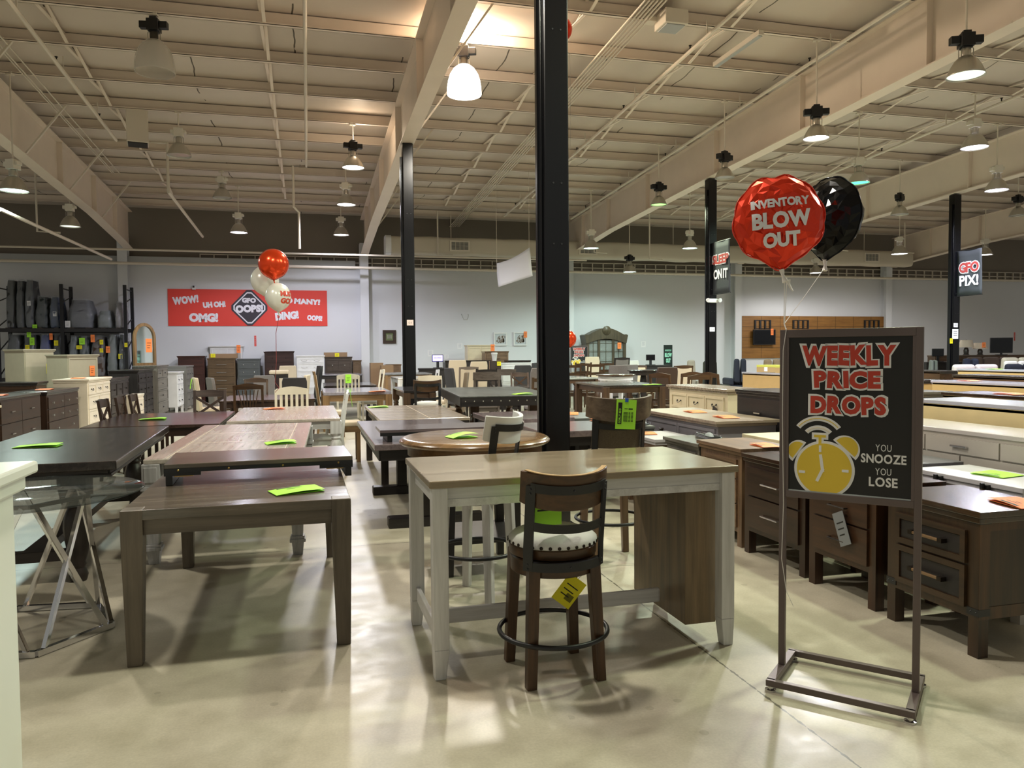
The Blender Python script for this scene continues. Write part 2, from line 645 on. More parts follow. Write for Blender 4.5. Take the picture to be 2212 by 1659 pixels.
# rigid frame girders
GIRD = [(-5.3, 'leftmost girder, above the wrapped recliners'), (1.9, 'middle girder, on the black column with the C-5 plate'), (9.0, 'long girder on the SLEEP ON IT banner column'),
        (16.0, 'girder on the GFO PIX banner column'), (23.0, 'farthest right girder beside the duct')]
for gx, lb in GIRD:
    t = thing('roof_girder', 'cream tapered steel roof ' + lb, 'girder', (gx, 0, 0), 0, 'roof girders')
    ys = [2.0, 6.2, 15.6, 22.0, 25.2, YW - 0.36]
    top = [roof_z(y) - 0.005 for y in ys]
    bot = [5.72, 5.76, 5.45, 5.18, 4.92, 4.80]
    g = MB()
    rws = [[(-0.008, y, b + 0.01), (0.008, y, b + 0.01), (0.008, y, tp - 0.01), (-0.008, y, tp - 0.01)] for y, b, tp in zip(ys, bot, top)]
    g.loft(rws, close_u=True, caps=True)
    for y in (3.5, 6.2, 9.5, 12.5, 15.6, 19.2, 22.0, 24.2):
        i = [q for q in range(len(ys) - 1) if ys[q] <= y <= ys[q + 1]][0]
        u = (y - ys[i]) / (ys[i + 1] - ys[i])
        b_ = bot[i] + (bot[i + 1] - bot[i]) * u
        g.box(-0.12, 0.12, y - 0.006, y + 0.006, b_ + 0.01, roof_z(y) - 0.012)
    g.build('web', M_cream, t)
    for nm, zz, sgn in (('bottom_flange', bot, 1), ('top_flange', top, -1)):
        g = MB()
        rws = [[(-0.13, y, z), (0.13, y, z), (0.13, y, z + sgn * 0.02), (-0.13, y, z + sgn * 0.02)] for y, z in zip(ys, zz)]
        g.loft(rws, close_u=True, caps=True)
        g.build(nm, M_cream, t)
    for y in PUR_Y[3:-1:2]:
        i = [q for q in range(len(ys) - 1) if ys[q] <= y <= ys[q + 1]]
        if not i:
            continue
        i = i[0]
        u = (y - ys[i]) / (ys[i + 1] - ys[i])
        b_ = bot[i] + (bot[i + 1] - bot[i]) * u
        for sx in ((-1, 1) if gx < 0 else (1,)):
            MB().bar((sx * 0.12, y, b_ + 0.03), (sx * 0.85, y, roof_z(y) + 0.02), 0.05, 0.03).build('flange_brace', M_creamp, t)

# black columns
COLS = [(2.02, 6.2, 5.74, 0.215, 'black steel column directly behind the counter table and its stools'), (1.9, 14.75, 5.47, 0.20, 'black steel column carrying the C-5 plate'),
        (9.0, 15.95, 5.42, 0.20, 'black steel column carrying the SLEEP ON IT banner'), (16.0, 16.1, 5.41, 0.20, 'black steel column carrying the GFO PIX banner')]
for cx, cy, ct, w, lb in COLS:
    t = thing('steel_column', lb, 'column', (cx, cy, 0), 0, 'black columns')
    MB().box(-w / 2, w / 2, -w / 2, w / 2, 0.02, ct).build('shaft', M_black, t, bevel=0.012)
    MB().box(-w / 2 - 0.07, w / 2 + 0.07, -w / 2 - 0.07, w / 2 + 0.07, 0.0, 0.025).build('base_plate', M_black, t)
    g = MB()
    g.box(-w / 2 - 0.045, -w / 2, -0.05, 0.0, 0.05, ct - 0.25)
    g.tube([(-w / 2 - 0.02, -0.08, 0.8), (-w / 2 - 0.03, -0.1, 2.2), (-w / 2 - 0.02, -0.09, 3.2), (-w / 2 - 0.03, -0.1, ct - 0.4)], 0.006, 6)
    g.build('conduit', M_black, t)
    g = MB()
    for zz in (2.4, 2.9, 4.15):
        g.tube([(-0.03, -w / 2 - 0.004, zz), (-0.03, -w / 2 + 0.01, zz)], 0.008, 6)
        g.tube([(0.04, -w / 2 - 0.004, zz), (0.04, -w / 2 + 0.01, zz)], 0.008, 6)
    g.build('bolts', mat('dull_bolt', (70, 70, 72), 0.4, 0.8), t)

# ------------------------------------------------------------------ high-bay lamps
M_refl = mat('lamp_aluminium', (190, 186, 176), 0.32, 0.75)
M_ball = mat('ballast_black', (14, 14, 15), 0.45)
M_ballw = mat('ballast_white', (226, 220, 206), 0.5)
M_acr = mat('clear_acrylic', (222, 216, 206), 0.22, alpha=0.42, spec=0.6)


def glow(name, col, s):
    return mat('glow_' + name, col, 0.5, emit=s)


G_WARM = glow('warm', (255, 250, 240), 9)
G_COOL = glow('cool', (236, 232, 255), 9)
G_WHITE = glow('white', (252, 250, 255), 9)
G_CYAN = glow('cyan', (205, 250, 240), 7)
G_GREEN = glow('green', (75, 235, 150), 1.6)
G_LIME = glow('lime', (150, 235, 120), 1.3)
G_DIM = glow('dim', (205, 215, 195), 1.0)
M_off = mat('lamp_glass_off', (168, 164, 156), 0.2)
M_dome = glow('dome', (255, 248, 236), 3.2)
LIGHT = {'warm': (1.0, 0.93, 0.80), 'cool': (0.86, 0.86, 1.0), 'white': (1.0, 0.97, 0.95), 'cyan': (0.80, 1.0, 0.90), 'green': (0.45, 1.0, 0.62), 'lime': (0.88, 1.0, 0.72)}


def spot(name, loc, col, power, size=165, rad=0.16, parent=None, blend=0.35):
    ld = bpy.data.lights.new(name, 'SPOT')
    ld.energy = power
    ld.color = col
    ld.spot_size = R(size)
    ld.spot_blend = blend
    ld.shadow_soft_size = rad
    o = bpy.data.objects.new(name, ld)
    COL.objects.link(o)
    o.location = loc
    if parent:
        o.parent = parent
    return o


def high_bay(loc, rod_top, kind, label, glow_m=None, light=None, power=1.0, diam=0.46, rz=0.0):
    """loc = centre of the rim"""
    t = thing('high_bay_lamp', label, 'ceiling lamp', loc, rz, 'high-bay lamps')
    r = diam / 2
    if kind == 'dome':
        H = diam * 0.86
        prof = [(r * 0.99, 0), (r, 0.02), (r * 0.985, H * 0.25), (r * 0.93, H * 0.45), (r * 0.82, H * 0.66), (r * 0.62, H * 0.85), (r * 0.36, H * 0.97), (r * 0.22, H)]
    else:
        H = diam * 0.56
        prof = [(r * 1.02, 0), (r, 0.015), (r * 0.93, H * 0.22), (r * 0.80, H * 0.48), (r * 0.62, H * 0.75), (r * 0.42, H * 0.93), (r * 0.30, H)]
    m = M_refl if kind != 'dome' else (M_dome if glow_m else M_acr)
    sh = MB().lathe(prof, 32, closed_ends=False).build('lamp_shade', m, t, smooth=True)
    sm = sh.modifiers.new('wall', 'SOLIDIFY')
    sm.thickness = 0.004
    if kind == 'dome':
        if glow_m:
            MB().lathe([(0.0005, 0.012), (r * 0.97, 0.012)], 32, closed_ends=False).build('lens', M_dome, t)
        else:
            MB().lathe([(0.001, 0.10), (0.03, 0.11), (0.055, 0.18), (0.05, 0.26), (0.03, 0.32), (0.025, H)], 16).build('bulb', mat('bulb_glass', (235, 232, 225), 0.1), t, smooth=True)
    else:
        MB().lathe([(0.0005, 0.02), (r * 0.96, 0.02)], 32, closed_ends=False).build('lens', glow_m or M_off, t)
    z = H
    MB().lathe([(0.06, z), (0.06, z + 0.10), (0.045, z + 0.12)], 16).build('socket', M_refl if kind != 'dome' else mat('socket_grey', (70, 66, 58), 0.5, 0.4), t, smooth=True)
    g = MB()
    for sx in (-1, 1):
        g.tube([(sx * 0.09, 0, z - 0.02), (sx * 0.09, 0, z + 0.10), (sx * 0.06, 0, z + 0.14)], 0.006, 6)
    g.build('yoke', M_refl, t)
    bm_ = M_ballw if kind == 'white' else M_ball
    g = MB()
    g.box(-0.085, 0.085, -0.085, 0.085, z + 0.12, z + 0.29)
    if kind == 'white':
        g.box(-0.15, -0.08, -0.06, 0.06, z + 0.17, z + 0.25)
        g.box(0.08, 0.14, -0.06, 0.06, z + 0.19, z + 0.25)
    else:
        g.box(-0.20, -0.08, -0.05, 0.05, z + 0.16, z + 0.26)
        g.box(0.08, 0.20, -0.05, 0.05, z + 0.16, z + 0.26)
        g.box(-0.06, 0.06, -0.06, 0.06, z + 0.10, z + 0.13)
        g.box(-0.05, 0.05, -0.05, 0.05, z + 0.29, z + 0.33)
    g.build('ballast', bm_, t, bevel=0.006)
    rt_ = rod_top - loc[2]
    if rt_ > z + 0.3:
        MB().tube([(0, 0, z + 0.29), (0, 0, rt_)], 0.014, 8).build('hanging_rod', M_creamp, t, smooth=True)
        MB().box(-0.06, 0.06, -0.04, 0.04, rt_ - 0.05, rt_).build('hanger', M_creamp, t)
    if light:
        spot('lamp_light', (0, 0, -0.06), LIGHT[light], LAMP_W * power, parent=t)
        if kind == 'dome' or 'C-5 column' in label:
            pl = bpy.data.lights.new('lamp_uplight', 'POINT')
            pl.energy = LAMP_W * (0.9 if kind == 'dome' else 0.05)
            pl.color = (1.0, 0.80, 0.58)
            pl.shadow_soft_size = 0.1
            po = bpy.data.objects.new('lamp_uplight', pl)
            COL.objects.link(po)
            po.parent = t
            po.location = (0.12, 0, H + 0.42)
    return t


# px of rim centre, row of rim, row where the rod meets the purlins (or depth), style, glow, light, power, diameter
LAMPS = [
    ('L', 335, 158, 30, 'dome', None, None, 0, .57, 'clear acrylic dome high-bay lamp, unlit, under the ceiling at upper left'),
    ('L', 1003, 205, 90, 'dome', G_WARM, 'warm', 1.5, .57, 'glowing white dome high-bay lamp beside the middle girder'),
    ('L', 763, 363, 265, 'black', G_WHITE, 'white', 1.3, .46, 'lit lamp with black ballast left of the C-5 column'),
    ('D', 748, 443, 19.8, 'white', G_WHITE, 'cool', 1.3, .46, 'lit lamp with white ballast just below the black-ballast one near the girder'),
    ('D', 737, 508, 23.6, 'white', G_WHITE, 'cool', 1.3, .46, 'lit lamp closest to the back wall beside the middle girder'),
    ('D', 516, 503, 22.5, 'white', G_COOL, 'cool', 1.6, .46, 'lit lamp above the red wall banner'),
    ('L', 480, 428, 380, 'white', None, None, 0, .46, 'unlit grey lamp above and left of the red foil balloon'),
    ('L', 387, 337, 268, 'white', None, None, 0, .46, 'unlit lamp with white ballast right of the hanging heater box'),
    ('D', 30, 413, 15.0, 'white', G_CYAN, 'cyan', 1.0, .46, 'lit greenish lamp at the left edge beyond the leftmost girder'),
    ('D', 152, 490, 21.0, 'white', G_DIM, None, 0, .46, 'faint greenish lamp near the back wall beyond the leftmost girder'),
    ('L', 1763, 300, 70, 'black', G_WHITE, 'white', 1.4, .41, 'lit lamp with black ballast over the price drop sign'),
    ('L', 2086, 165, -80, 'black', G_DIM, None, 0, .46, 'large barely lit lamp with black ballast at upper right'),
    ('L', 2105, 320, 170, 'white', G_COOL, 'cool', 1.4, .50, 'brilliant violet-white lamp under the long right girder'),
    ('L', 1565, 385, 213, 'black', None, None, 0, .38, 'unlit lamp above the top of the SLEEP ON IT column'),
    ('L', 1855, 396, 215, 'white', G_GREEN, 'green', 0.8, .44, 'lamp glowing emerald green above the black foil balloon'),
    ('L', 2153, 412, 290, 'white', G_COOL, 'cool', 1.3, .48, 'violet-white lamp second from the top at the right edge'),
    ('L', 1423, 443, 310, 'black', G_LIME, 'lime', 0.8, .38, 'lamp glowing yellow-green with black ballast left of the SLEEP column'),
    ('L', 1943, 464, 340, 'black', None, None, 0, .43, 'unlit lamp with black ballast left of the GFO PIX column'),
    ('D', 2199, 466, 17.5, 'black', None, None, 0, .43, 'unlit lamp with black ballast at the right edge'),
    ('L', 1277, 537, 407, 'white', G_CYAN, 'cyan', 1.4, .45, 'lit lamp just right of the near black column'),
    ('L', 1490, 537, 425, 'white', G_CYAN, 'cyan', 1.2, .46, 'lit lamp left of the SLEEP ON IT banner'),
    ('L', 1943, 549, 470, 'white', G_WHITE, 'white', 1.2, .55, 'lit lamp between the black balloon and the GFO PIX column'),
    ('D', 1360, 588, 23.4, 'black', G_CYAN, 'cyan', 1.2, .46, 'lit lamp hanging lowest in front of the back wall, greenish'),
    ('D', 1762, 590, 23.8, 'white', G_WHITE, 'white', 1.2, .44, 'lit lamp seen just under the black foil balloon'),
    ('D', 2128, 551, 21.5, 'white', G_WHITE, 'white', 1.0, .46, 'lit lamp half hidden behind the GFO PIX banner'),
]
for mode, px, ry, a, kd, gm, lt, pw, dm, lb in LAMPS:
    if mode == 'L':
        q = PR(px, a)
        Yl = q.y
    else:
        Yl = a
    Yl = min(PUR_Y, key=lambda v: abs(v - Yl)) - 0.035
    pw *= 1.55 if Yl < 15 else (1.6 if Yl < 19 else 0.52)
    c = PY(px, ry, Yl)
    high_bay(c, roof_z(Yl) + 0.02, kd, lb, gm, lt, pw, dm, rz=rnd.uniform(-0.5, 0.5))
# the rows of lamps go on over the part of the hall behind the photographer
for i, (lx, ly, cc) in enumerate(((-2.2, 6.95, 'warm'), (4.6, 4.13, 'lime'), (8.6, 5.54, 'white'), (0.6, 4.13, 'warm'), (6.0, 6.95, 'lime'))):
    high_bay((lx, ly, 5.6), roof_z(ly) + 0.02, 'black', 'high-bay lamp overhead, %s of those outside the picture' % ORD[i], G_WARM, cc, 1.3, .46)
# ------------------------------------------------------------------ builders for furniture
M_lime = mat('lime_paper', (168, 238, 60), 0.6)
M_orange = mat('orange_paper', (255, 140, 72), 0.6)
M_yellow = mat('yellow_paper', (238, 226, 30), 0.6)
M_white = mat('white_paper', (236, 236, 238), 0.6)
M_ink = mat('black_ink', (20, 20, 20), 0.6)
M_tape = mat('blue_tape', (40, 92, 190), 0.5)
M_iron = mat('black_iron', (24, 25, 28), 0.42, spec=0.5)
M_chrome = mat('chrome', (220, 220, 222), 0.12, 1.0)
M_nickel = mat('brushed_nickel', (196, 194, 190), 0.28, 1.0)
M_bronze = mat('dark_bronze', (46, 38, 30), 0.4, 0.7)
M_linen = mat('white_linen', (214, 214, 208), 0.85, bump=0.15, bscale=300)
M_beige = mat('beige_linen', (206, 190, 166), 0.85, bump=0.15, bscale=250)
M_greyf = mat('grey_fabric', (112, 106, 104), 0.9, bump=0.2, bscale=250, var=0.08, vscale=60)
M_char = mat('charcoal_fabric', (58, 56, 58), 0.9, bump=0.2, bscale=250)
M_taupef = mat('taupe_fabric', (116, 102, 86), 0.9, bump=0.2, bscale=250)
M_tweed = mat('brown_tweed', (96, 84, 68), 0.95, bump=0.5, bscale=220, var=0.25, vscale=180)

W_grey = ((76, 67, 57), (108, 97, 84))
W_dark = ((32, 26, 24), (54, 46, 42))
W_esp = ((40, 26, 18), (64, 43, 30))
W_brown = ((56, 38, 22), (90, 62, 37))
W_choc = ((54, 36, 22), (86, 60, 38))
W_red = ((74, 40, 34), (108, 62, 52))
W_taupe = ((136, 120, 104), (172, 156, 138))
W_island = ((122, 108, 84), (150, 134, 108))
W_wash = ((188, 186, 184), (226, 225, 224))
W_panel = ((96, 80, 60), (146, 124, 94))
W_oak = ((112, 86, 56), (152, 120, 82))
W_tan = ((150, 128, 98), (184, 160, 126))
W_rust = ((92, 70, 52), (136, 108, 82))
W_blk = ((26, 22, 22), (42, 37, 36))
W_gry2 = ((92, 88, 82), (126, 121, 112))
_WN = {}


def wd(pal, axis='X', rough=0.34, plank=0.0, **k):
    nm = 'wood_%d_%d_%d_%d_%d' % (*pal[0], int(rough * 100), int(plank * 1000))
    return wood(nm, pal[0], pal[1], rough, axis, plank=plank, **k)


PAPERS = {'lime': M_lime, 'orange': M_orange, 'yellow': M_yellow, 'white': M_white}


def price_paper(loc, rz, label, col='lime', w=0.28, d=0.2, lift=0.02, group=None):
    """a folded price sheet lying on a top"""
    t = thing('price_sheet', label, 'price sheet', loc, rz, group or col + ' price sheets')
    n = 6
    lo, hi = [], []
    for i in range(n + 1):
        u = i / n
        lo.append(((u - 0.5) * w, 0.001))
        hi.append(((u - 0.5) * w, 0.003 + lift * (math.sin(PI * u * 0.9) * 0.5 + u * 0.6)))
    g = MB()
    poly = [(x, z) for x, z in lo] + [(x, z) for x, z in reversed(lo)]
    g.loft([[(x, -d / 2, z) for x, z in lo], [(x, d / 2, z) for x, z in lo], [(x, d / 2, z + 0.0015) for x, z in lo], [(x, -d / 2, z + 0.0015) for x, z in lo]])
    g.loft([[(x, -d / 2, z) for x, z in hi], [(x, d / 2, z) for x, z in hi], [(x, d / 2, z + 0.0008) for x, z in hi], [(x, -d / 2, z + 0.0008) for x, z in hi]])
    g.build('sheet', PAPERS[col], t)
    g = MB()
    for y0, y1, x0, x1 in ((d * 0.36, d * 0.46, -0.34, 0.30), (d * 0.20, d * 0.23, -0.2, 0.25), (d * 0.10, d * 0.13, -0.2, 0.12)):
        xs = [-w / 2 + (i / n) * w for i in range(n + 1)]
        pts = [(x, z + 0.0016) for x, z in hi if x0 * w <= x <= x1 * w]
        if len(pts) > 1:
            g.loft([[(x, y0, z) for x, z in pts], [(x, y1, z) for x, z in pts]])
    g.build('printing', M_ink, t)
    return t


def hang_tag(loc, rz, label, col='lime', w=0.1, h=0.15, tilt=0.0, tape=False, group=None, roll=0.0, cat='price tag'):
    """a stiff card hanging or taped upright, facing local -y; loc = its top centre"""
    t = thing('price_tag', label, cat, loc, rz, group or col + ' price tags')
    t.rotation_euler = (tilt, roll, rz)
    MB().box(-w / 2, w / 2, -0.002, 0.0, -h, 0).build('card', PAPERS[col], t)
    g = MB()
    for k in range(3):
        z = -h * (0.3 + 0.18 * k)
        g.box(-w * 0.3, w * (0.32 - 0.08 * k), -0.0032, -0.002, z - h * 0.035, z)
    g.build('printing', M_ink, t)
    if tape:
        MB().box(-w * 0.08, w * 0.08, -0.0045, 0.0, -h * 0.08, h * 0.05).build('tape', M_tape, t)
    return t


def turned(mb, c, h, r, style=0, n=16):
    """a turned leg profile of height h and max radius r standing at c"""
    if style == 0:
        pr = [(.55, 0), (.62, .02), (.70, .06), (.60, .10), (.50, .13), (.62, .16), (.55, .19), (.72, .26), (.92, .40), (1.0, .50), (.98, .58), (.80, .66), (.60, .70), (.78, .73), (.62, .76), (.86, .79), (.86, .80)]
    else:
        pr = [(.50, 0), (.66, .03), (.72, .07), (.56, .11), (.50, .14), (.74, .18), (.70, .22), (.56, .27), (.70, .40), (.96, .56), (1.0, .64), (.80, .72), (.62, .76), (.88, .80), (.70, .82), (.70, .84)]
    top = pr[-1][1]
    mb.lathe([(r * a, h * b) for a, b in pr], n, c)
    mb.box(c[0] - r * 0.86, c[0] + r * 0.86, c[1] - r * 0.86, c[1] + r * 0.86, c[2] + h * top, c[2] + h)
    return mb


def dining_table(label, loc, w, l, h, top, under, legs='taper', rz=0.0, top_t=0.035, apron=0.09, inset=0.05, leg=0.08, over=0.03, group='dining tables', plank=0.0,
                 border=None, name='dining_table', rough=0.26, cat='dining table', corner_legs=False, leaf_line=None, topaxis='Y'):
    t = thing(name, label, cat, loc, rz, group)
    mt = wd(top, topaxis, rough, plank)
    mu = wd(under, 'X', 0.4)
    mz = wd(under, 'Z', 0.4)
    hx, hy = w / 2, l / 2
    if corner_legs:
        MB().box(-hx + 0.004, hx - 0.004, -hy + leg * 0.1, hy - leg * 0.1, h - top_t, h).build('tabletop', mt, t, bevel=0.003)
    else:
        tt = MB().box(-hx, hx, -hy, hy, h - top_t, h).build('tabletop', mt, t, bevel=0.006)
    if border:
        bc, bw = border
        g = MB()
        z0, z1 = h - top_t * 0.5, h + 0.0012
        g.box(-hx + 0.005, -hx + bw, -hy + 0.005, hy - 0.005, z0, z1)
        g.box(hx - bw, hx - 0.005, -hy + 0.005, hy - 0.005, z0, z1)
        g.build('inlay_border', wd(bc, 'Y', rough), t)
    if leaf_line:
        g = MB()
        for a in leaf_line:
            if a[0] == 'x':
                g.box(-hx * 0.98, hx * 0.98, a[1] - 0.004, a[1] + 0.004, h - 0.01, h + 0.0008)
            else:
                g.box(a[1] - 0.004, a[1] + 0.004, -hy * 0.98, hy * 0.98, h - 0.01, h + 0.0008)
        g.build('inlay_line', mat('inlay_light', (206, 188, 168), 0.35), t)
    za = h - top_t
    if apron:
        i = inset
        g = MB()
        for y in (-hy + i, hy - i):
            g.box(-hx + i, hx - i, y - 0.012, y + 0.012, za - apron, za)
        for x in (-hx + i, hx - i):
            g.box(x - 0.012, x + 0.012, -hy + i, hy - i, za - apron, za)
        g.build('apron', mu, t)
    a, b = hx - inset, hy - inset
    if corner_legs:
        a, b = hx - leg / 2, hy - leg / 2
        za = h
    if legs in ('taper', 'square', 'turned', 'turned2', 'carved'):
        for sx in (-1, 1):
            for sy in (-1, 1):
                g = MB()
                x, y = sx * a, sy * b
                if legs == 'taper':
                    k = leg * 0.7
                    o_ = (leg - k) / 2
                    zz_ = za + (.0015 if corner_legs else 0)
                    g.loft([[(x + sx * q * .2 + dx * v / 2, y + sy * q * .2 + dy * v / 2, z) for dx, dy in ((-1, -1), (1, -1), (1, 1), (-1, 1))] for v, q, z in ((k, o_, 0), (leg, 0, za * .78), (leg, 0, zz_))], close_u=True, caps=True)
                    g.build('leg', mz, t, bevel=0.005)
                elif legs == 'square':
                    g.box(x - leg / 2, x + leg / 2, y - leg / 2, y + leg / 2, 0, za)
                    g.build('leg', mz, t, bevel=0.004)
                elif legs == 'carved':
                    g.taper((x, y, 0), (leg * .62, leg * .62), (x, y, 0.1), (leg * .8, leg * .8))
                    g.box(x - leg * .52, x + leg * .52, y - leg * .52, y + leg * .52, 0.1, 0.125)
                    g.box(x - leg * .46, x + leg * .46, y - leg * .46, y + leg * .46, 0.125, 0.145)
                    g.taper((x, y, 0.145), (leg * .7, leg * .7), (x, y, za * 0.74), (leg, leg))
                    g.box(x - leg * .62, x + leg * .62, y - leg * .62, y + leg * .62, za * 0.74, za * .78)
                    g.box(x - leg * .55, x + leg * .55, y - leg * .55, y + leg * .55, za * 0.78, za)
                    g.box(x - leg * .40, x + leg * .40, y - leg * .60, y + leg * .60, za * 0.82, za * .97)
                    g.build('leg', mz, t, bevel=0.003)
                else:
                    turned(g, (x, y, 0), za, leg * 0.62, 0 if legs == 'turned' else 1)
                    g.build('leg', mz, t, smooth=True)
    elif legs == 'trestle':
        for sy in (-1, 1):
            y = sy * (hy - 0.35)
            g = MB()
            g.box(-0.16, -0.06, y - 0.06, y + 0.06, 0.09, za - 0.07)
            g.build('leg', mz, t, bevel=0.004)
            g = MB()
            g.box(0.06, 0.16, y - 0.06, y + 0.06, 0.09, za - 0.07)
            g.build('leg', mz, t, bevel=0.004)
            MB().box(-w * 0.38, w * 0.38, y - 0.07, y + 0.07, 0, 0.09).build('foot', mu, t, bevel=0.01)
            MB().box(-w * 0.36, w * 0.36, y - 0.06, y + 0.06, za - 0.07, za).build('crossbeam', mu, t, bevel=0.01)
        MB().box(-0.03, 0.03, -hy + 0.4, hy - 0.4, 0.22, 0.32).build('stretcher', wd(under, 'Y', 0.4), t, bevel=0.004)
    elif legs == 'pedestal':
        g = MB()
        g.lathe([(.10, .10), (.13, .16), (.09, .24), (.12, .36), (.14, .44), (.08, .56), (.11, za - .06), (.2, za - .02), (.2, za)], 20)
        g.build('pedestal', mz, t, smooth=True)
        for k in range(4):
            an = PI / 4 + k * PI / 2
            g = MB()
            c, s_ = math.cos(an), math.sin(an)
            g.tube([(c * .08, s_ * .08, .26), (c * .22, s_ * .22, .20), (c * .36, s_ * .36, .07), (c * .44, s_ * .44, .035)], [.045, .04, .036, .033], 8)
            g.build('leg', mz, t, smooth=True)
    return t


def arc_pts(r, a0, a1, n, z, c=(0, 0)):
    return [(c[0] + r * math.sin(a0 + (a1 - a0) * i / n), c[1] - r * math.cos(a0 + (a1 - a0) * i / n), z) for i in range(n + 1)]


def arc_band(mb, r0, r1, a0, a1, z0, z1, n=12, c=(0, 0), lean=0.0, zend=0.0, zup=0.0):
    """a curved slat around -y; lean moves it back with height; zend lowers its ends"""
    rows = []
    for i in range(n + 1):
        a = a0 + (a1 - a0) * i / n
        s, co = math.sin(a), -math.cos(a)
        u = abs(2 * i / n - 1)
        dz = -zend * u ** 3
        row = []
        for r, z in ((r0, z0 - dz * 0), (r1, z0), (r1, z1), (r0, z1)):
            zz = z + (dz if z == z1 else -dz) + zup * u * u
            row.append((c[0] + r * s, c[1] + r * co - lean * zz, zz))
        rows.append(row)
    return mb.loft(rows, close_u=True, caps=True)


def swivel_stool(label, loc, rz, sh, pal, fabric, back_h=0.36, cushion=True, ring_z=0.2, rail=None, woven=False, top_light=None, legw=0.05, legd=0.155, group='swivel stools', rail_out=False):
    """round swivel stool; the sitter faces local +y"""
    t = thing('swivel_stool', label, 'stool', loc, rz, group)
    mw, mz = wd(pal, 'X', 0.34), wd(pal, 'Z', 0.34)
    r = 0.205
    zb = sh - 0.085
    MB().lathe([(r - .05, zb - .075), (r - 0.012, zb - .075), (r - .006, zb - .07), (r - .006, zb - 0.006), (r - .012, zb), (r - .05, zb)], 40).build('seat_base', mw, t, smooth=True)
    seat = MB().lathe([(r - .06, zb + .008), (r - .002, zb + .008), (r, zb + .012), (r, zb + .048), (r - .004, zb + .052), (r - .06, zb + .052)], 40).build('seat', mw, t, smooth=True)
    if cushion:
        cu = MB().lathe([(r - .01, zb + .050), (r + .004, zb + .058), (r + .002, zb + .078), (r - .02, zb + .098), (r - .06, zb + .112), (r - .12, zb + .118), (.002, zb + .120)], 40)
        cu.build('cushion', fabric, seat, smooth=True)
        g = MB()
        for k in range(32):
            a = 2 * PI * k / 32
            g.lathe([(.0085, 0), (.0075, .003), (.004, .0055), (.0005, .006)], 8, closed_ends=False)
            M = Matrix.Translation((math.cos(a) * (r + .003), math.sin(a) * (r + .003), zb + .064)) @ Matrix.Rotation(a, 4, 'Z') @ Matrix.Rotation(PI / 2, 4, 'Y')
            g.xf(M, len(g.v) - 32)
        g.build('nail_trim', M_bronze, seat, smooth=True)
    for k in range(4):
        sx, sy = (-1, 1, 1, -1)[k], (-1, -1, 1, 1)[k]
        g = MB()
        a = legd - .012
        q = []
        for (c, hw, z) in (((sx * (legd + .012), sy * (legd + .012)), legw * .46, 0), ((sx * a, sy * a), legw * .54, zb - .002)):
            for dx, dy in ((-1, -1), (1, -1), (1, 1), (-1, 1)):
                q.append((c[0] + dx * hw, c[1] + dy * hw, z))
        g.hexa(q)
        g.build('leg', mz, t, bevel=0.004)
    g = MB()
    rr = (legd + .012) * 1.4142 + 0.018
    g.tube([(rr * math.cos(2 * PI * k / 48), rr * math.sin(2 * PI * k / 48), ring_z) for k in range(48)], 0.0115, 10, closed=True)
    g.build('footrest_ring', M_iron, t, smooth=True)
    # back: bent wooden rail on a black iron frame
    A = R(62)
    lean = 0.16
    z0 = sh + back_h - 0.16
    z1 = sh + back_h
    cy = lean * sh
    rail_m = rail or mw
    g = MB()
    ro = .036 if rail_out else 0.0
    arc_band(g, .212 + ro, .236 + ro, -A, A, z0, z1, 18, (0, cy), lean, 0.008, .026)
    rl = g.build('top_rail', rail_m, t, smooth=True, bevel=0.005)
    if top_light:
        g = MB()
        arc_band(g, .213, .235, -A * 0.9, A * 0.9, z1 - .002, z1 + .0015, 18, (0, cy), lean, 0, .021)
        g.build('worn_edge', top_light, rl, smooth=True)
    if woven:
        g = MB()
        arc_band(g, .205, .222, -A * .92, A * .92, sh + 0.06, z0 + 0.02, 14, (0, cy), lean)
        g.build('back_panel', M_tweed, t, smooth=True)
    B = R(46)
    for a in (-B, B):
        fr = MB()
        w_ = R(5.5)
        rows = []
        for z in (sh - .12, sh - .02, sh + .10, z0 + .0, z1 - .045):
            s0, s1 = a - w_, a + w_
            row = []
            for an, rr_ in ((s0, .238), (s1, .238), (s1, .247), (s0, .247)):
                row.append((rr_ * math.sin(an), cy - rr_ * math.cos(an) - lean * max(z, sh - .06), z))
            rows.append(row)
        fr.loft(rows, close_u=True, caps=True)
        fr.build('back_post', M_iron, t, smooth=True)
    for nm, za, zb_ in ((('back_slat', z0 - .06, z0 - .02),) if rail_out else (('back_slat', z1 - .085, z1 - .045), ('back_slat', sh + .055, sh + .095))):
        g = MB()
        arc_band(g, .238, .246, -B, B, za, zb_, 14, (0, cy), lean, 0, .012)
        g.build(nm, M_iron, t, smooth=True)
    g = MB()
    rows = []
    for i in range(15):
        a = -B + 2 * B * i / 14
        rows.append([(rr_ * math.sin(a), cy - rr_ * math.cos(a) - lean * (sh - .06), z) for rr_, z in ((.225, sh - .12), (.247, sh - .12), (.247, sh - .08), (.225, sh - .08))])
    g.loft(rows, close_u=True, caps=True)
    g.build('back_slat', M_iron, t, smooth=True)
    g = MB()
    for a, z in ((-B, z1 - .06), (-B, z1 - .03 - .05), (B, z1 - .06), (B, z1 - .08), (0, z1 - .065), (-B, sh - .09), (-B, sh - .11), (B, sh - .09), (B, sh - .11), (0, sh - .1)):
        n0 = len(g.v)
        g.lathe([(.005, 0), (.004, .003), (.0005, .004)], 8, closed_ends=False)
        zz = max(z, sh - .06)
        g.xf(Matrix.Translation((.247 * math.sin(a), cy - .247 * math.cos(a) - lean * zz, z)) @ Matrix.Rotation(a, 4, 'Z') @ Matrix.Rotation(PI / 2, 4, 'X'), n0)
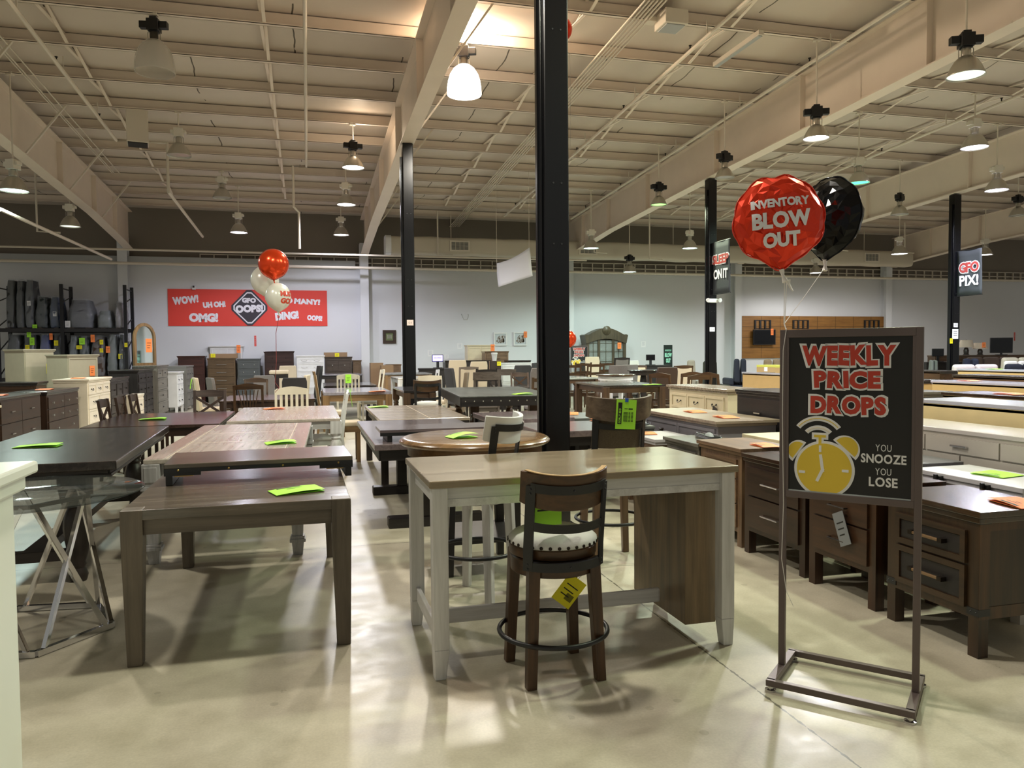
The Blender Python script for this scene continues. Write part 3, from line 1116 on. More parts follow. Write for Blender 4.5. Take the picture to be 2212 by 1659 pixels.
    g.build('rivet', mat('dull_bolt2', (70, 70, 72), 0.35, 0.8), t)
    return t


# ------------------------------------------------------------------ the foreground: counter table, stools, grey table
WASHX, WASHY, WASHZ = (wd(W_wash, a, 0.5, contrast=0.8) for a in 'XYZ')
t = thing('counter_table', 'white-washed counter-height table with a taupe wood top and storage end, in the middle foreground', 'counter table', (1.30, 3.83, 0), R(0.4))
MB().box(-.785, .785, -.42, .42, .888, .922).build('tabletop', wd(W_island, 'X', 0.24, contrast=0.9), t, bevel=0.005)
g = MB()
for y in (-.365, .365):
    g.box(-.70, .70, y - .011, y + .011, .795, .888)
g.build('apron', WASHX, t)
g = MB()
for y0 in (-.365,):
    g.box(-.70, .70, y0 - .014, y0 - .011, .795, .83)
for x in (-.735, .735):
    g.box(x - .011, x + .011, -.32, .32, .795, .888)
g.build('side_apron', WASHY, t)
for sx in (-1, 1):
    for sy in (-1, 1):
        x, y = sx * .735, sy * .37
        g = MB()
        g.box(x - .036, x + .036, y - .036, y + .036, .14, .888)
        g.taper((x + sx * .006, y, 0), (.052, .058), (x, y, .14), (.072, .072))
        g.build('leg', WASHZ, t, bevel=0.004)
MB().box(-.745, -.722, -.335, .335, .14, .215).build('stretcher', WASHY, t, bevel=0.003)
MB().box(-.722, .53, -.06, -.034, .135, .215).build('stretcher', WASHX, t, bevel=0.012)
g = MB()
g.box(.55, .785 - .06, -.30, .33, .09, .888)
bx = g.build('storage_end', wd(W_panel, 'Z', 0.45, contrast=0.8), t, bevel=0.002)

swivel_stool('brown wooden swivel stool with a white round cushion, in front of the counter table', (1.095, 3.40, 0), R(2), 0.65, W_brown, M_linen, back_h=0.315, top_light=mat('worn_wood', (188, 156, 112), 0.35))
swivel_stool('white swivel stool with a white curved back rail, behind the left of the counter table', (0.985, 4.56, 0), R(50), 0.76, W_wash, M_linen, back_h=0.36, rail=mat('gloss_white_paint', (226, 228, 226), 0.3), ring_z=0.30, cushion=False)
swivel_stool('grey-brown swivel stool with a woven back and lime tag, behind the counter table', (2.10, 5.14, 0), R(-4), 0.77, W_rust, M_tweed, back_h=0.41, woven=True, ring_z=0.30, rail_out=True, rail=wd(((78, 64, 52), (112, 96, 80)), 'X', .34))

# lime sheets on the stools
hang_tag((1.02, 3.255, 0.943), R(8), 'large lime price sheet taped inside the back of the brown stool', 'lime', .15, .22, tilt=R(0), tape=True)
c = P(1308, 872, 1.13)
t = hang_tag((2.075, 4.79, 1.175), R(-6), 'lime price tag reading GORLY 8EO, taped to the grey-brown stool back', 'lime', .14, .20, tilt=R(2), tape=True, roll=R(3))
for ch in list(t.children):
    if ch.name.startswith('printing'):
        bpy.data.objects.remove(ch)
g = MB().box(-.057, -.03, -.0035, -.002, -.165, -.02)
st = g.build('printing', M_ink, t)
tx = fit(text_mb('GORLY 8EO', .02, .03), .10, .014)
tx.xf(Matrix.Translation((-.0435, -.004, -.11)) @ Matrix.Rotation(R(-90), 4, 'Y'))
tx.build('lettering', M_lime, t)
g = MB()
for k in range(8):
    z = -.088 - k * .0085
    g.box(-.018, .012, -.0032, -.002, z, z + .0035)
    g.box(.018, .03, -.0032, -.002, z, z + .0035)
    g.box(.036, .05, -.0032, -.002, z, z + .0035)
g.box(-.012, .01, -.0032, -.002, -.062, -.059)
g.box(.016, .045, -.0032, -.002, -.066, -.058)
g.build('printing', M_ink, t)
t = hang_tag((1.265, 3.52, 0.385), R(-10), 'yellow stock tag with barcode hanging under the brown stool', 'yellow', .105, .15, roll=R(38))
g = MB()
for k in range(10):
    g.box(.0 + k * .004, .002 + k * .004, -.0035, -.002, -.12, -.085)
g.build('barcode', M_ink, t)
MB().tube([(0, 0, 0), (0.03, 0.01, .13)], .001, 5).build('string', M_ink, t)

# grey-brown extension table with its leaf lying on top
GX, GY = -0.345, 4.905
t = dining_table('grey-brown dining table with corner legs and a loose leaf on top, left foreground', (GX, GY, 0), 1.08, 1.86, .76, W_grey, W_grey, 'taper', R(0.3), top_t=.05, apron=.075, inset=.045, leg=.098, corner_legs=True, topaxis='X', rough=0.25)
t = thing('table_leaf', 'loose grey-brown table leaf lying across the grey-brown dining table', 'table leaf', (GX + .06, GY + .05, .762), R(2.4))
MB().box(-.525, .525, -.27, .29, .095, .122).build('leaf_board', wd(W_grey, 'X', 0.22), t, bevel=0.004)
for sx in (-1, 1):
    g = MB()
    g.box(sx * .50 - .018, sx * .50 + .018, -.255, .27, 0, .095)
    g.build('leaf_apron', M_iron, t)
g = MB()
g.box(-.525, .525, -.272, -.255, .075, .097)
g.box(-.525, -.33, -.27, -.255, .055, .08)
g.box(.33, .525, -.27, -.255, .055, .08)
g.build('leaf_rail', M_iron, t)
g = MB()
for x in (-.42, .42):
    g.box(x - .05, x + .05, -.268, -.2, .05, .058)
g.build('latch', mat('brass', (170, 140, 80), 0.3, 1.0), t)
g = MB()
for x in (-.45, -.18, .12, .44):
    g.lathe([(.006, 0), (.004, .002)], 8)
    g.xf(Matrix.Translation((x, -.2725, .086)) @ Matrix.Rotation(R(90), 4, 'X'), len(g.v) - 16)
g.build('leaf_pin', mat('brass', (170, 140, 80), 0.3, 1.0), t)
p = P(640, 1060, .765)
price_paper((p.x, p.y, .762), R(18), 'lime price sheet lying on the grey-brown dining table in front of its leaf', 'lime', .26, .17, .012)

# glass top table on a chrome base
GC = (-1.51, 4.66)
t = thing('glass_table', 'round glass-top table on a chrome crossed-rod base at left', 'table', (GC[0], GC[1], 0))
m_glass = mat('smoked_glass', (52, 58, 56), 0.03, alpha=.5, spec=0.6)
MB().lathe([(.592, .752), (.602, .756), (.602, .762), (.592, .766)], 72).build('glass_top', m_glass, t, smooth=True)
A0 = R(-67)
bp_ = [(0.44 * math.cos(A0 + k * PI / 3), 0.44 * math.sin(A0 + k * PI / 3)) for k in range(6)]
tp_ = [(0.34 * math.cos(A0 + k * PI / 3), 0.34 * math.sin(A0 + k * PI / 3)) for k in range(6)]
g = MB(); gt_ = MB()
for k in range(6):
    a, b = bp_[k], bp_[(k + 1) % 6]
    g.bar((*a, .018), (*b, .018), .03, .03)
    a2, b2 = tp_[k], tp_[(k + 1) % 6]
    gt_.bar((*a2, .738), (*b2, .738), .02, .02)
g.build('base_ring', M_chrome, t)
gt_.build('top_ring', M_chrome, t)
for k in range(6):
    a, b = Vector((*bp_[k], .03)), Vector((*bp_[(k + 1) % 6], .03))
    a2, b2 = Vector((*tp_[k], .735)), Vector((*tp_[(k + 1) % 6], .735))
    e = .1
    MB().bar(a.lerp(b, e), b2.lerp(a2, e), .022, .022).build('strut', M_chrome, t)
    MB().bar(b.lerp(a, e), a2.lerp(b2, e), .022, .022).build('strut', M_chrome, t)

# white cabinet at the left edge
t = thing('white_cabinet', 'tall glossy white cabinet cropped by the left edge of the photo', 'cabinet', (-1.30, 2.22, 0))
M_gw = mat('gloss_white', (226, 230, 220), 0.3)
MB().box(-.50, .49, -.22, .22, 0, 1.12).build('cabinet_body', M_gw, t, bevel=.006)
MB().box(-.52, .515, -.245, .245, 1.12, 1.165).build('cornice', M_gw, t, bevel=.008)
MB().box(-.55, .54, -.27, .27, 1.165, 1.20).build('cabinet_top', M_gw, t, bevel=.008)
for k in range(4):
    d = MB().box(-.45, .44, -.245, -.22, .08 + k * .26, .32 + k * .26).build('drawer', M_gw, t, bevel=.006)
    MB().tube([(-.08, -.245, .2 + k * .26), (-.08, -.27, .2 + k * .26), (.08, -.27, .2 + k * .26), (.08, -.245, .2 + k * .26)], .006, 6).build('handle', M_nickel, d)

# ------------------------------------------------------------------ poster stand "weekly price drops"
M_frame = mat('bronze_grey_frame', (104, 92, 90), 0.42, 0.35)
M_post = mat('poster_black', (27, 26, 26), 0.5)
M_pred = mat('poster_red', (196, 62, 44), 0.5)
M_pwhite = mat('poster_white', (240, 240, 242), 0.5)
M_pyel = mat('poster_yellow', (232, 200, 62), 0.5)
M_flame = mat('poster_cream', (240, 214, 110), 0.5)


def glyph(parent, mb, name, m, y, label=None):
    mb.v = [(v[0], v[1] + y, v[2]) for v in mb.v]
    return mb.build(name, m, parent, flip=True)


def poly_face(mb, pts, y=0.0, d=0.001):
    mb.prism([(p[0], p[1]) for p in pts], y - d, y, 'y')


def circ(cx, cz, rx, rz, a0=0, a1=360, n=40):
    return [(cx + rx * math.cos(R(a0 + (a1 - a0) * i / n)), cz + rz * math.sin(R(a0 + (a1 - a0) * i / n))) for i in range(n + (0 if a1 - a0 == 360 else 1))]


def band(mb, cx, cz, r0, r1, a0, a1, y=0.0, n=20, d=0.001):
    o_ = circ(cx, cz, r1, r1, a0, a1, n)
    i_ = circ(cx, cz, r0, r0, a0, a1, n)
    for k in range(n):
        poly_face(mb, [o_[k], o_[k + 1], i_[k + 1], i_[k]], y, d)


def clip_poly(pts, xmin=None, zmin=None):
    def clip(ps, inside, inter):
        out = []
        for i in range(len(ps)):
            a, b = ps[i], ps[(i + 1) % len(ps)]
            if inside(a):
                out.append(a)
                if not inside(b): out.append(inter(a, b))
            elif inside(b):
                out.append(inter(a, b))
        return out
    if xmin is not None:
        pts = clip(pts, lambda p: p[0] >= xmin, lambda a, b: (xmin, a[1] + (b[1] - a[1]) * (xmin - a[0]) / (b[0] - a[0])))
    if zmin is not None:
        pts = clip(pts, lambda p: p[1] >= zmin, lambda a, b: (a[0] + (b[0] - a[0]) * (zmin - a[1]) / (b[1] - a[1]), zmin))
    return pts


def price_poster(parent, x0, x1, z0, z1, y, small=False):
    """black poster with the price drop lettering and the alarm clock; u,v run 0..1 across the panel"""
    w, h = x1 - x0, z1 - z0

    def q(u, v):
        return (x0 + u * w, z1 - v * h)
    pn = MB().box(x0, x1, y, y + .004, z0, z1).build('poster', M_post, parent)
    # outlined words: (text, u centre, v centre, width, height)
    for body, u, v, ww, hh, sd in (('WEEKLY', .495, .117, .80, .150, 4), ('PRICE', .485, .272, .575, .128, 2), ('DROPS', .495, .433, .645, .132, 9)):
        c = q(u, v)
        g = text_mb(body, 1, .06, .055, 0, .95, seed=sd)
        glyph(pn, fit(g, ww * w * .955, hh * h * .90, (c[0], 0, c[1])), 'lettering', M_pred, y - .0032)
        g = text_mb(body, 1, .115, .055, 0, .95, seed=sd)
        # same glyph spacing, swollen outline
        glyph(pn, fit(g, ww * w * 1.02, hh * h * 1.10, (c[0], 0, c[1])), 'lettering_outline', M_pwhite, y - .0022)
    for body, u, v, ww, hh, b in (('YOU', .785, .692, .125, .043, 0.0), ('SNOOZE', .785, .760, .355, .058, .03), ('YOU', .785, .840, .125, .043, 0.0), ('LOSE', .785, .905, .225, .060, .03)):
        c = q(u, v)
        glyph(pn, fit(text_mb(body, 1, b, 0, 0, .8), ww * w, hh * h, (c[0], 0, c[1])), 'lettering', M_pwhite, y - .002)
    # the alarm clock
    cx, cz = q(.305, .85)
    r = .255 * w
    zc = z0 + .002
    ow = .012 * w / .5
    g = MB(); poly_face(g, clip_poly(circ(cx, cz, r, r, n=60), None, zc), y - .0014); glyph(pn, g, 'clock_outline', M_pwhite, 0)
    g = MB(); poly_face(g, clip_poly(circ(cx, cz, r - ow, r - ow, n=60), None, zc), y - .0024); glyph(pn, g, 'clock_face', M_pyel, 0)
    for sx, bu, bv, br in ((-1, .09, .745, .105), (1, .475, .715, .125)):
        bx_, bz_ = q(bu, bv)
        an = math.degrees(math.atan2(bz_ - cz, bx_ - cx))
        for nm, m_, rr_, yy, ex in (('bell_outline', M_pwhite, br * w, y - .0008, 0), ('bell', M_pyel, br * w - ow, y - .0018, ow)):
            pts = circ(bx_, bz_, rr_, rr_, an - 92, an + 92, 24)
            k = R(an)
            pts = [(p[0] + math.cos(k) * ex * 0.6, p[1] + math.sin(k) * ex * 0.6) for p in pts]
            pts = clip_poly(pts, x0 + .001)
            g = MB(); poly_face(g, pts, yy); glyph(pn, g, nm, m_, 0)
    tx_, tz_ = q(.27, .637)
    for nm, m_, e, yy in (('knob_outline', M_pwhite, ow * .8, y - .0008), ('knob', M_pyel, 0, y - .0018)):
        g = MB()
        poly_face(g, [(tx_ - .05 * w - e, tz_ - .008 * h - e), (tx_ + .05 * w + e, tz_ - .008 * h - e), (tx_ + .05 * w + e, tz_ + .008 * h + e), (tx_ - .05 * w - e, tz_ + .008 * h + e)], yy)
        poly_face(g, [(tx_ - .012 * w - e, tz_ - .06 * h), (tx_ + .012 * w + e, tz_ - .06 * h), (tx_ + .012 * w + e, tz_), (tx_ - .012 * w - e, tz_)], yy - .00005)
        glyph(pn, g, nm, m_, 0)
    ax, az = q(.255, .68)
    for r0, r1, s0, s1 in ((.115, .155, 42, 138), (.195, .24, 38, 142)):
        g = MB(); band(g, ax, az, r0 * w, r1 * w, s0, s1, y - .0008); glyph(pn, g, 'ring_wave_outline', M_pwhite, 0)
        g = MB(); band(g, ax, az, r0 * w + ow * .8, r1 * w - ow * .8, s0 + 3, s1 - 3, y - .0016); glyph(pn, g, 'ring_wave', M_pyel, 0)
    g = MB()
    hx_, hz_ = q(.295, .86)
    t1 = q(.275, .755)
    t2 = q(.245, .93)
    for a, b in (((hx_, hz_), t1), ((hx_, hz_ + .006), t2)):
        d = Vector((b[0] - a[0], b[1] - a[1])).normalized()
        n_ = Vector((-d.y, d.x)) * .013 * w
        poly_face(g, [(a[0] - n_.x - d.x * .01 * w, a[1] - n_.y - d.y * .01 * w), (b[0] - n_.x, b[1] - n_.y), (b[0] + n_.x, b[1] + n_.y), (a[0] + n_.x - d.x * .01 * w, a[1] + n_.y - d.y * .01 * w)], y - .0030 if b is t1 else y - .0031)
    for a, b in ((q(.262, .697), q(.283, .739)), (q(.09, .867), q(.145, .883)), (q(.455, .843), q(.51, .860))):
        poly_face(g, [(a[0], b[1]), (b[0], b[1]), (b[0], a[1]), (a[0], a[1])], y - .0030)
    glyph(pn, g, 'clock_hands', M_pwhite, 0)
    return pn


SGX, SGY, SGR = 2.278, 2.85, R(-48)
t = thing('poster_stand', 'bronze-grey poster stand with the WEEKLY PRICE DROPS alarm clock poster', 'sign stand', (SGX, SGY, 0), SGR)
hw = .275
for sx in (-1, 1):
    MB().box(sx * hw - .014, sx * hw + .014, -.014, .014, .05, 1.592).build('post', M_frame, t, bevel=.002)
MB().box(-hw + .014, hw - .014, -.014, .014, 1.556, 1.592).build('frame_rail', M_frame, t, bevel=.002)
MB().box(-hw + .014, hw - .014, -.014, .014, .832, .862).build('frame_rail', M_frame, t, bevel=.002)
MB().box(-hw + .014, -hw + .026, -.013, .013, .862, 1.556).build('frame_stile', M_frame, t)
MB().box(hw - .026, hw - .014, -.013, .013, .862, 1.556).build('frame_stile', M_frame, t)
price_poster(t, -hw + .026, hw - .026, .866, 1.556, -.006)
MB().box(-hw + .022, hw - .022, .0, .004, .862, 1.556).build('backing', M_post, t)
MB().box(-hw + .022, hw - .022, -.0085, -.0065, .862, .868).build('clear_cover_edge', mat('clear_edge', (190, 198, 200), 0.15), t)
for sx in (-1, 1):
    MB().box(sx * hw - .018, sx * hw + .018, -.20, .20, .022, .05).build('base_bar', M_frame, t, bevel=.002)
for sy in (-1, 1):
    MB().box(-hw - .018, hw + .018, sy * .20 - .014, sy * .20 + .014, .022, .05).build('base_bar', M_frame, t, bevel=.002)
for sx in (-1, 1):
    for sy in (-1, 1):
        MB().lathe([(.024, 0), (.024, .008), (.012, .012), (.012, .022)], 16, (sx * hw, sy * .20, 0)).build('glide', M_chrome, t, smooth=True)
# ------------------------------------------------------------------ case furniture
def AT(px, depth):               # floor point at a column of the photo and a distance along the view
    t_ = (px - IW / 2) / FPX
    return Vector((depth * (t_ * math.cos(_y) + math.sin(_y)), depth * (math.cos(_y) - t_ * math.sin(_y)), 0))


def XCOL(px, X):                 # depth Y at which a column of the photo crosses the line X
    t_ = (px - IW / 2) / FPX
    return X * (math.cos(_y) - t_ * math.sin(_y)) / (t_ * math.cos(_y) + math.sin(_y))


def handle_mb(style, w):
    g = MB()
    if style == 'bar':
        g.tube([(-w / 2, 0, 0), (-w / 2, -.022, 0), (w / 2, -.022, 0), (w / 2, 0, 0)], .0055, 6)
    elif style == 'flat':
        g.box(-w / 2, w / 2, -.022, -.012, -.006, .006)
        g.box(-w / 2, -w / 2 + .012, -.014, 0, -.005, .005)
        g.box(w / 2 - .012, w / 2, -.014, 0, -.005, .005)
    elif style == 'knob':
        g.lathe([(.006, 0), (.006, .012), (.015, .018), (.015, .026), (.008, .030)], 12)
        g.xf(Matrix.Rotation(R(90), 4, 'X'))
    elif style == 'bail':
        g.tube([(-w * .5 + w * i / 10, -.012 - .012 * math.sin(PI * i / 10), -.028 * math.sin(PI * i / 10) ** .6) for i in range(11)], .004, 6)
        for s in (-1, 1):
            n0 = len(g.v)
            g.lathe([(.011, 0), (.011, .006), (.005, .014)], 10)
            g.xf(Matrix.Translation((s * w * .5, 0, .0)) @ Matrix.Rotation(R(90), 4, 'X'), n0)
    elif style == 'cup':
        rows = []
        for i in range(7):
            a = PI * i / 6
            rows.append([(-w / 2 + w * k / 6, -.022 * math.sin(a) * (1 - abs(k / 3 - 1) ** 3 * .6), -.014 * math.cos(a)) for k in range(7)])
        g.loft(rows)
    elif style == 'rod':
        g.bar((-w * .36, -.03, 0), (w * .36, -.03, 0), .016, .016)
    return g


HM = {'nickel': M_nickel, 'bronze': M_bronze, 'chrome': M_chrome, 'black': M_iron}


def dresser(label, loc, face, w, d, h, rows, body, top=None, handle=('bar', .12, 'nickel'), foot=.10, feet='block', over=.02, top_t=.03, panel='frame', stile=.035,
            name='dresser', cat='dresser', group='dressers and chests', mats=None, rough=.38, toprough=.24, drawer_mat=None, extra=None):
    """rows: list of (height share, number of drawers); loc = middle of the front at the floor; face = '-x', '+x', '-y', '+y' or an angle"""
    rz = {'-y': 0.0, '-x': R(-90), '+x': R(90), '+y': R(180)}.get(face, face)
    t = thing(name, label, cat, loc, rz, group)
    if mats:
        mbx = mz = mats[0]
        mtp = mats[1]
    else:
        mbx, mz = wd(body, 'X', rough), wd(body, 'Z', rough)
        mtp = wd(top or body, 'X', toprough)
    dm = drawer_mat or mbx
    MB().box(-w / 2, w / 2, 0, d, foot, h - top_t).build('carcass', mz, t)
    tp = MB().box(-w / 2 - over, w / 2 + over, -over, d + over * .3, h - top_t, h)
    if over > .015:
        tp.box(-w / 2 - over * .5, w / 2 + over * .5, -over * .5, d, h - top_t * 1.9, h - top_t)
    tp.build('top', mtp, t, bevel=.004)
    for sx in (-1, 1):
        for y in (.03, d - .03):
            g = MB()
            if feet == 'block':
                g.box(sx * (w / 2 - .03) - .03, sx * (w / 2 - .03) + .03, y - .03, y + .03, 0, foot)
            elif feet == 'taper':
                g.taper((sx * (w / 2 - .03), y, 0), (.035, .035), (sx * (w / 2 - .035), y, foot), (.06, .06))
            else:
                g.lathe([(.02, 0), (.032, .02), (.03, foot * .5), (.018, foot * .7), (.036, foot)], 12, (sx * (w / 2 - .045), y + (.015 if y < .1 else -.015), 0))
            g.build('foot', mz, t)
    zt, zb = h - top_t * (1.9 if over > .015 else 1) - stile * .6, foot + stile * .6
    tot = sum(r[0] for r in rows)
    gap = .012
    z = zt
    for share, n in rows:
        hh = (zt - zb) * share / tot
        ww = (w - 2 * stile) / n
        for k in range(n):
            x0, x1 = -w / 2 + stile + k * ww + gap / 2, -w / 2 + stile + (k + 1) * ww - gap / 2
            z0, z1 = z - hh + gap / 2, z - gap / 2
            g = MB()
            if panel == 'frame':
                b = min(.03, hh * .2)
                g.box(x0, x1, -.006, .002, z0, z1)
                for a in ((x0, x1, z1 - b, z1), (x0, x1, z0, z0 + b), (x0, x0 + b, z0 + b, z1 - b), (x1 - b, x1, z0 + b, z1 - b)):
                    g.box(a[0], a[1], -.016, -.006, a[2], a[3])
                yh = -.006
            elif panel == 'raised':
                g.box(x0, x1, -.010, .002, z0, z1)
                g.box(x0 + .02, x1 - .02, -.018, -.010, z0 + .02, z1 - .02)
                yh = -.018
            else:
                g.box(x0, x1, -.016, .002, z0, z1)
                yh = -.016
            dr = g.build('drawer', dm, t)
            if handle:
                hs, hw, hm = handle
                xs = [(x0 + x1) / 2]
                if n == 1 and w > .8 and hs != 'flat' and hs != 'cup':
                    xs = [x0 + (x1 - x0) * .25, x0 + (x1 - x0) * .75]
                elif hs == 'knob' and (x1 - x0) > .5:
                    xs = [x0 + (x1 - x0) * .22, x0 + (x1 - x0) * .78]
                for xx in xs:
                    hg = handle_mb(hs, min(hw, (x1 - x0) * .6))
                    hg.xf(Matrix.Translation((xx, yh, (z0 + z1) / 2)))
                    hg.build('handle', HM[hm], dr, smooth=(hs in ('knob', 'bail', 'cup')))
        z -= hh
    return t


def paint(name, col, rough=.4, var=.04):
    return mat(name, col, rough, var=var, vscale=8)


PT_cream = paint('cream_paint', (222, 208, 178))
PT_ivory = paint('ivory_paint', (232, 220, 200))
PT_beige = paint('beige_paint', (176, 164, 142))
PT_white = paint('white_paint', (226, 226, 226))
PT_grey = paint('grey_paint', (120, 118, 114))
PT_pale = paint('pale_grey_paint', (196, 190, 180))
PT_mdf = paint('raw_board', (196, 164, 112), .7)
PT_mdf2 = paint('raw_board_pale', (220, 200, 150), .7)
PT_slate = paint('slate_paint', (84, 88, 88))
PT_choc = wd(W_choc, 'X', .35)

# --- aisle row of nightstands on the right, fronts toward the aisle
XA = 3.10
t = dresser('dark brown two-drawer nightstand with iron corner straps, at the end of the right aisle row', (XA, 3.245, 0), '-x', .60, .50, .72, [(1, 1), (1.25, 1)], ((42, 29, 17), (68, 48, 28)), None, None, foot=.19, top_t=.032, over=.022,
            name='nightstand', cat='nightstand', group='nightstands along the aisle', panel='frame', stile=.065, toprough=.18)
M_blkin = wd(W_blk, 'X', .5)
for ch in [c for c in COL.objects if c.parent == t and c.name.startswith('drawer')]:
    xs = [v.co.x for v in ch.data.vertices]; zs = [v.co.z for v in ch.data.vertices]
    a, b, c_, e = min(xs) + .035, max(xs) - .035, min(zs) + .035, max(zs) - .035
    MB().box(a, b, -.0075, -.004, c_, e).build('drawer_panel', M_blkin, ch)
    zc = (c_ + e) / 2
    g = MB(); g.bar((-.09, -.034, zc), (.09, -.034, zc), .015, .015); g.build('handle', wd(W_oak, 'X', .4), ch, bevel=.004)
    for sx in (-1, 1):
        g = MB(); g.box(sx * .098 - .014, sx * .098 + .014, -.042, -.006, zc - .011, zc + .011); g.build('handle_bracket', M_bronze, ch)
for sx in (-1, 1):
    for zz in (.205, .655):
        g = MB()
        g.box(sx * .30 - .066 if sx > 0 else -.302, .302 if sx > 0 else -.30 + .066, -.004, .0, zz, zz + .035)
        g.box(.302 if sx > 0 else -.304, .304 if sx > 0 else -.302, -.004, .066, zz, zz + .035)
        for kx in (.012, .045):
            g.lathe([(.005, 0), (.0005, .004)], 8, closed_ends=False)
            g.xf(Matrix.Translation((sx * (.30 - kx), -.004, zz + .017)) @ Matrix.Rotation(R(90), 4, 'X'), len(g.v) - 16)
        g.build('corner_strap', M_iron, t)
g = MB()
for y0, y1 in ((.0, .06), (.44, .5)):
    g.box(.299, .303, y0, y1, .19, .686)
g.box(.299, .303, .06, .44, .62, .686); g.box(.299, .303, .06, .44, .19, .25)
g.build('side_frame', wd(W_brown, 'Z', .4), t)
price_paper((3.42, 3.02, .722), R(80), 'orange price sheet on the strap-cornered nightstand nearest the camera', 'orange', .24, .17, .012)

dresser('reddish-brown two-drawer nightstand on tall square legs, second in the right aisle row', (XA + .01, 3.95, 0), '-x', .60, .46, .73, [(1, 1), (1.2, 1)], ((46, 28, 16), (72, 46, 26)), None, ('bar', .15, 'bronze'), foot=.21, feet='block', top_t=.03, name='nightstand', cat='nightstand',
        group='nightstands along the aisle', panel='flat', stile=.05)
dresser('espresso two-drawer nightstand with thin steel pulls, third in the right aisle row', (XA + .03, 4.68, 0), '-x', .72, .46, .74, [(1, 1), (1.1, 1)], W_esp, None, ('bar', .2, 'nickel'), foot=.17, feet='block', top_t=.03, name='nightstand', cat='nightstand',
        group='nightstands along the aisle', panel='flat', stile=.05)
dresser('rustic brown nightstand with panelled drawers, beside the right corner of the counter table', (XA + .06, 5.44, 0), '-x', .62, .44, .76, [(.8, 1), (1, 1), (1, 1)], W_rust, W_rust, ('bar', .12, 'nickel'), foot=.11, feet='block', over=.03, name='nightstand', cat='nightstand',
        group='nightstands along the aisle', panel='frame', stile=.05, toprough=.4)
dresser('grey weathered nightstand with a cable coil on top, behind the rustic brown one', (XA + .07, 6.10, 0), '-x', .60, .44, .72, [(1, 1), (1, 1)], W_gry2, W_gry2, ('bar', .12, 'bronze'), foot=.10, over=.03, name='nightstand', cat='nightstand', group='nightstands along the aisle', panel='frame')
dresser('brown nightstand with a pale marbled top, sixth in the right aisle row', (XA + .02, 6.86, 0), '-x', .66, .44, .68, [(1, 1), (1, 1)], W_rust, None, ('knob', .1, 'bronze'), foot=.10, name='nightstand', cat='nightstand', group='nightstands along the aisle', mats=(wd(W_rust, 'X'), paint('pale_top', (190, 186, 190), .25)))
dresser('black nightstand with a grey-green top, seventh in the right aisle row', (XA - .05, 7.75, 0), '-x', .80, .44, .72, [(1, 1), (1, 1)], W_blk, None, ('bar', .12, 'nickel'), foot=.10, name='nightstand', cat='nightstand', group='nightstands along the aisle', mats=(wd(W_blk, 'X'), paint('slate_top', (98, 100, 96), .3)))
dresser('dark nightstand with a slate top, farthest in the right aisle row', (XA - .06, 8.9, 0), '-x', .80, .44, .72, [(1, 1), (1, 1)], W_blk, None, ('bar', .12, 'nickel'), foot=.10, name='nightstand', cat='nightstand', group='nightstands along the aisle', mats=(wd(W_dark, 'X'), paint('slate_top', (98, 100, 96), .3)))
price_paper((3.40, 5.20, .762), R(85), 'orange price sheet on the rustic brown nightstand', 'orange', .22, .14, .012)
price_paper((3.25, 6.98, .682), R(80), 'orange price sheet on the pale marbled nightstand top', 'orange', .2, .14, .012)
price_paper((3.34, 7.62, .722), R(75), 'orange price sheet standing half open on the black nightstand', 'orange', .26, .16, .02)
price_paper((3.15, 8.02, .722), R(88), 'long orange price sheet farther back on the black nightstand', 'orange', .30, .15, .02)
price_paper((3.18, 9.05, .722), R(70), 'orange price sheet on the farthest slate-topped nightstand', 'orange', .24, .16, .02)
# cable coil
t = thing('power_cable', 'black coiled power cable with a plug on the grey weathered nightstand', 'cable', (3.42, 6.10, .722), R(85))
g = MB()
g.tube([(.22 * math.cos(a) * (1 - .04 * k), .055 * math.sin(a) + .01 * math.sin(3 * a), .008 + .012 * (k % 3) + .004 * math.sin(2 * a)) for k in range(3) for a in [2 * PI * i / 24 for i in range(24)]], .006, 6)
g.build('cord', M_iron, t, smooth=True)
MB().box(.10, .17, -.02, .02, .004, .03).build('plug', M_iron, t, bevel=.005)
MB().lathe([(.035, 0), (.045, .01), (.03, .035), (.01, .045)], 12, (-.02, .0, .012)).build('cable_bag', mat('clear_bag', (225, 232, 236), .12, alpha=.45), t, smooth=True)
t = thing('power_cable', 'second small cable in a clear bag on the black nightstand', 'cable', (3.40, 7.37, .722), R(40))
g = MB()
g.tube([(.09 * math.cos(a), .04 * math.sin(a), .008 + .01 * (a / 6)) for a in [i * .4 for i in range(32)]], .005, 6)
g.build('cord', M_iron, t, smooth=True)
MB().lathe([(.05, 0), (.07, .015), (.05, .05), (.012, .075)], 12, (0, .05, 0)).build('cable_bag', mat('clear_bag', (225, 232, 236), .12, alpha=.45), t, smooth=True)

# --- second row behind the nightstands
dresser('pale grey nightstand with black clips and a lime sheet, behind the strap-cornered nightstand', (3.70, 3.62, 0), '-x', .74, .42, .75, [(1, 1), (1, 1)], None, None, ('knob', .1, 'black'), foot=.1, name='nightstand', cat='nightstand', group='nightstands behind the aisle row', mats=(PT_pale, paint('pale_lilac_top', (206, 204, 208), .3)))
price_paper((3.93, 3.62, .752), R(100), 'lime price sheet on the pale grey nightstand at right', 'lime', .2, .2, .006)
for k, y in enumerate((3.45, 3.78)):
    g = MB().box(-.02, .02, -.03, 0, -.02, .02)
    g.box(-.008, .008, -.05, -.03, -.045, .03)
    o = g.build('furniture_clip', M_iron)
    o.location = (3.682, y, .715); o.rotation_euler = (0, 0, R(-90))
    tag(o, 'black plastic clip on the pale grey nightstand front edge, %s one' % ('nearer' if k == 0 else 'farther'), 'clip', 'black clips')
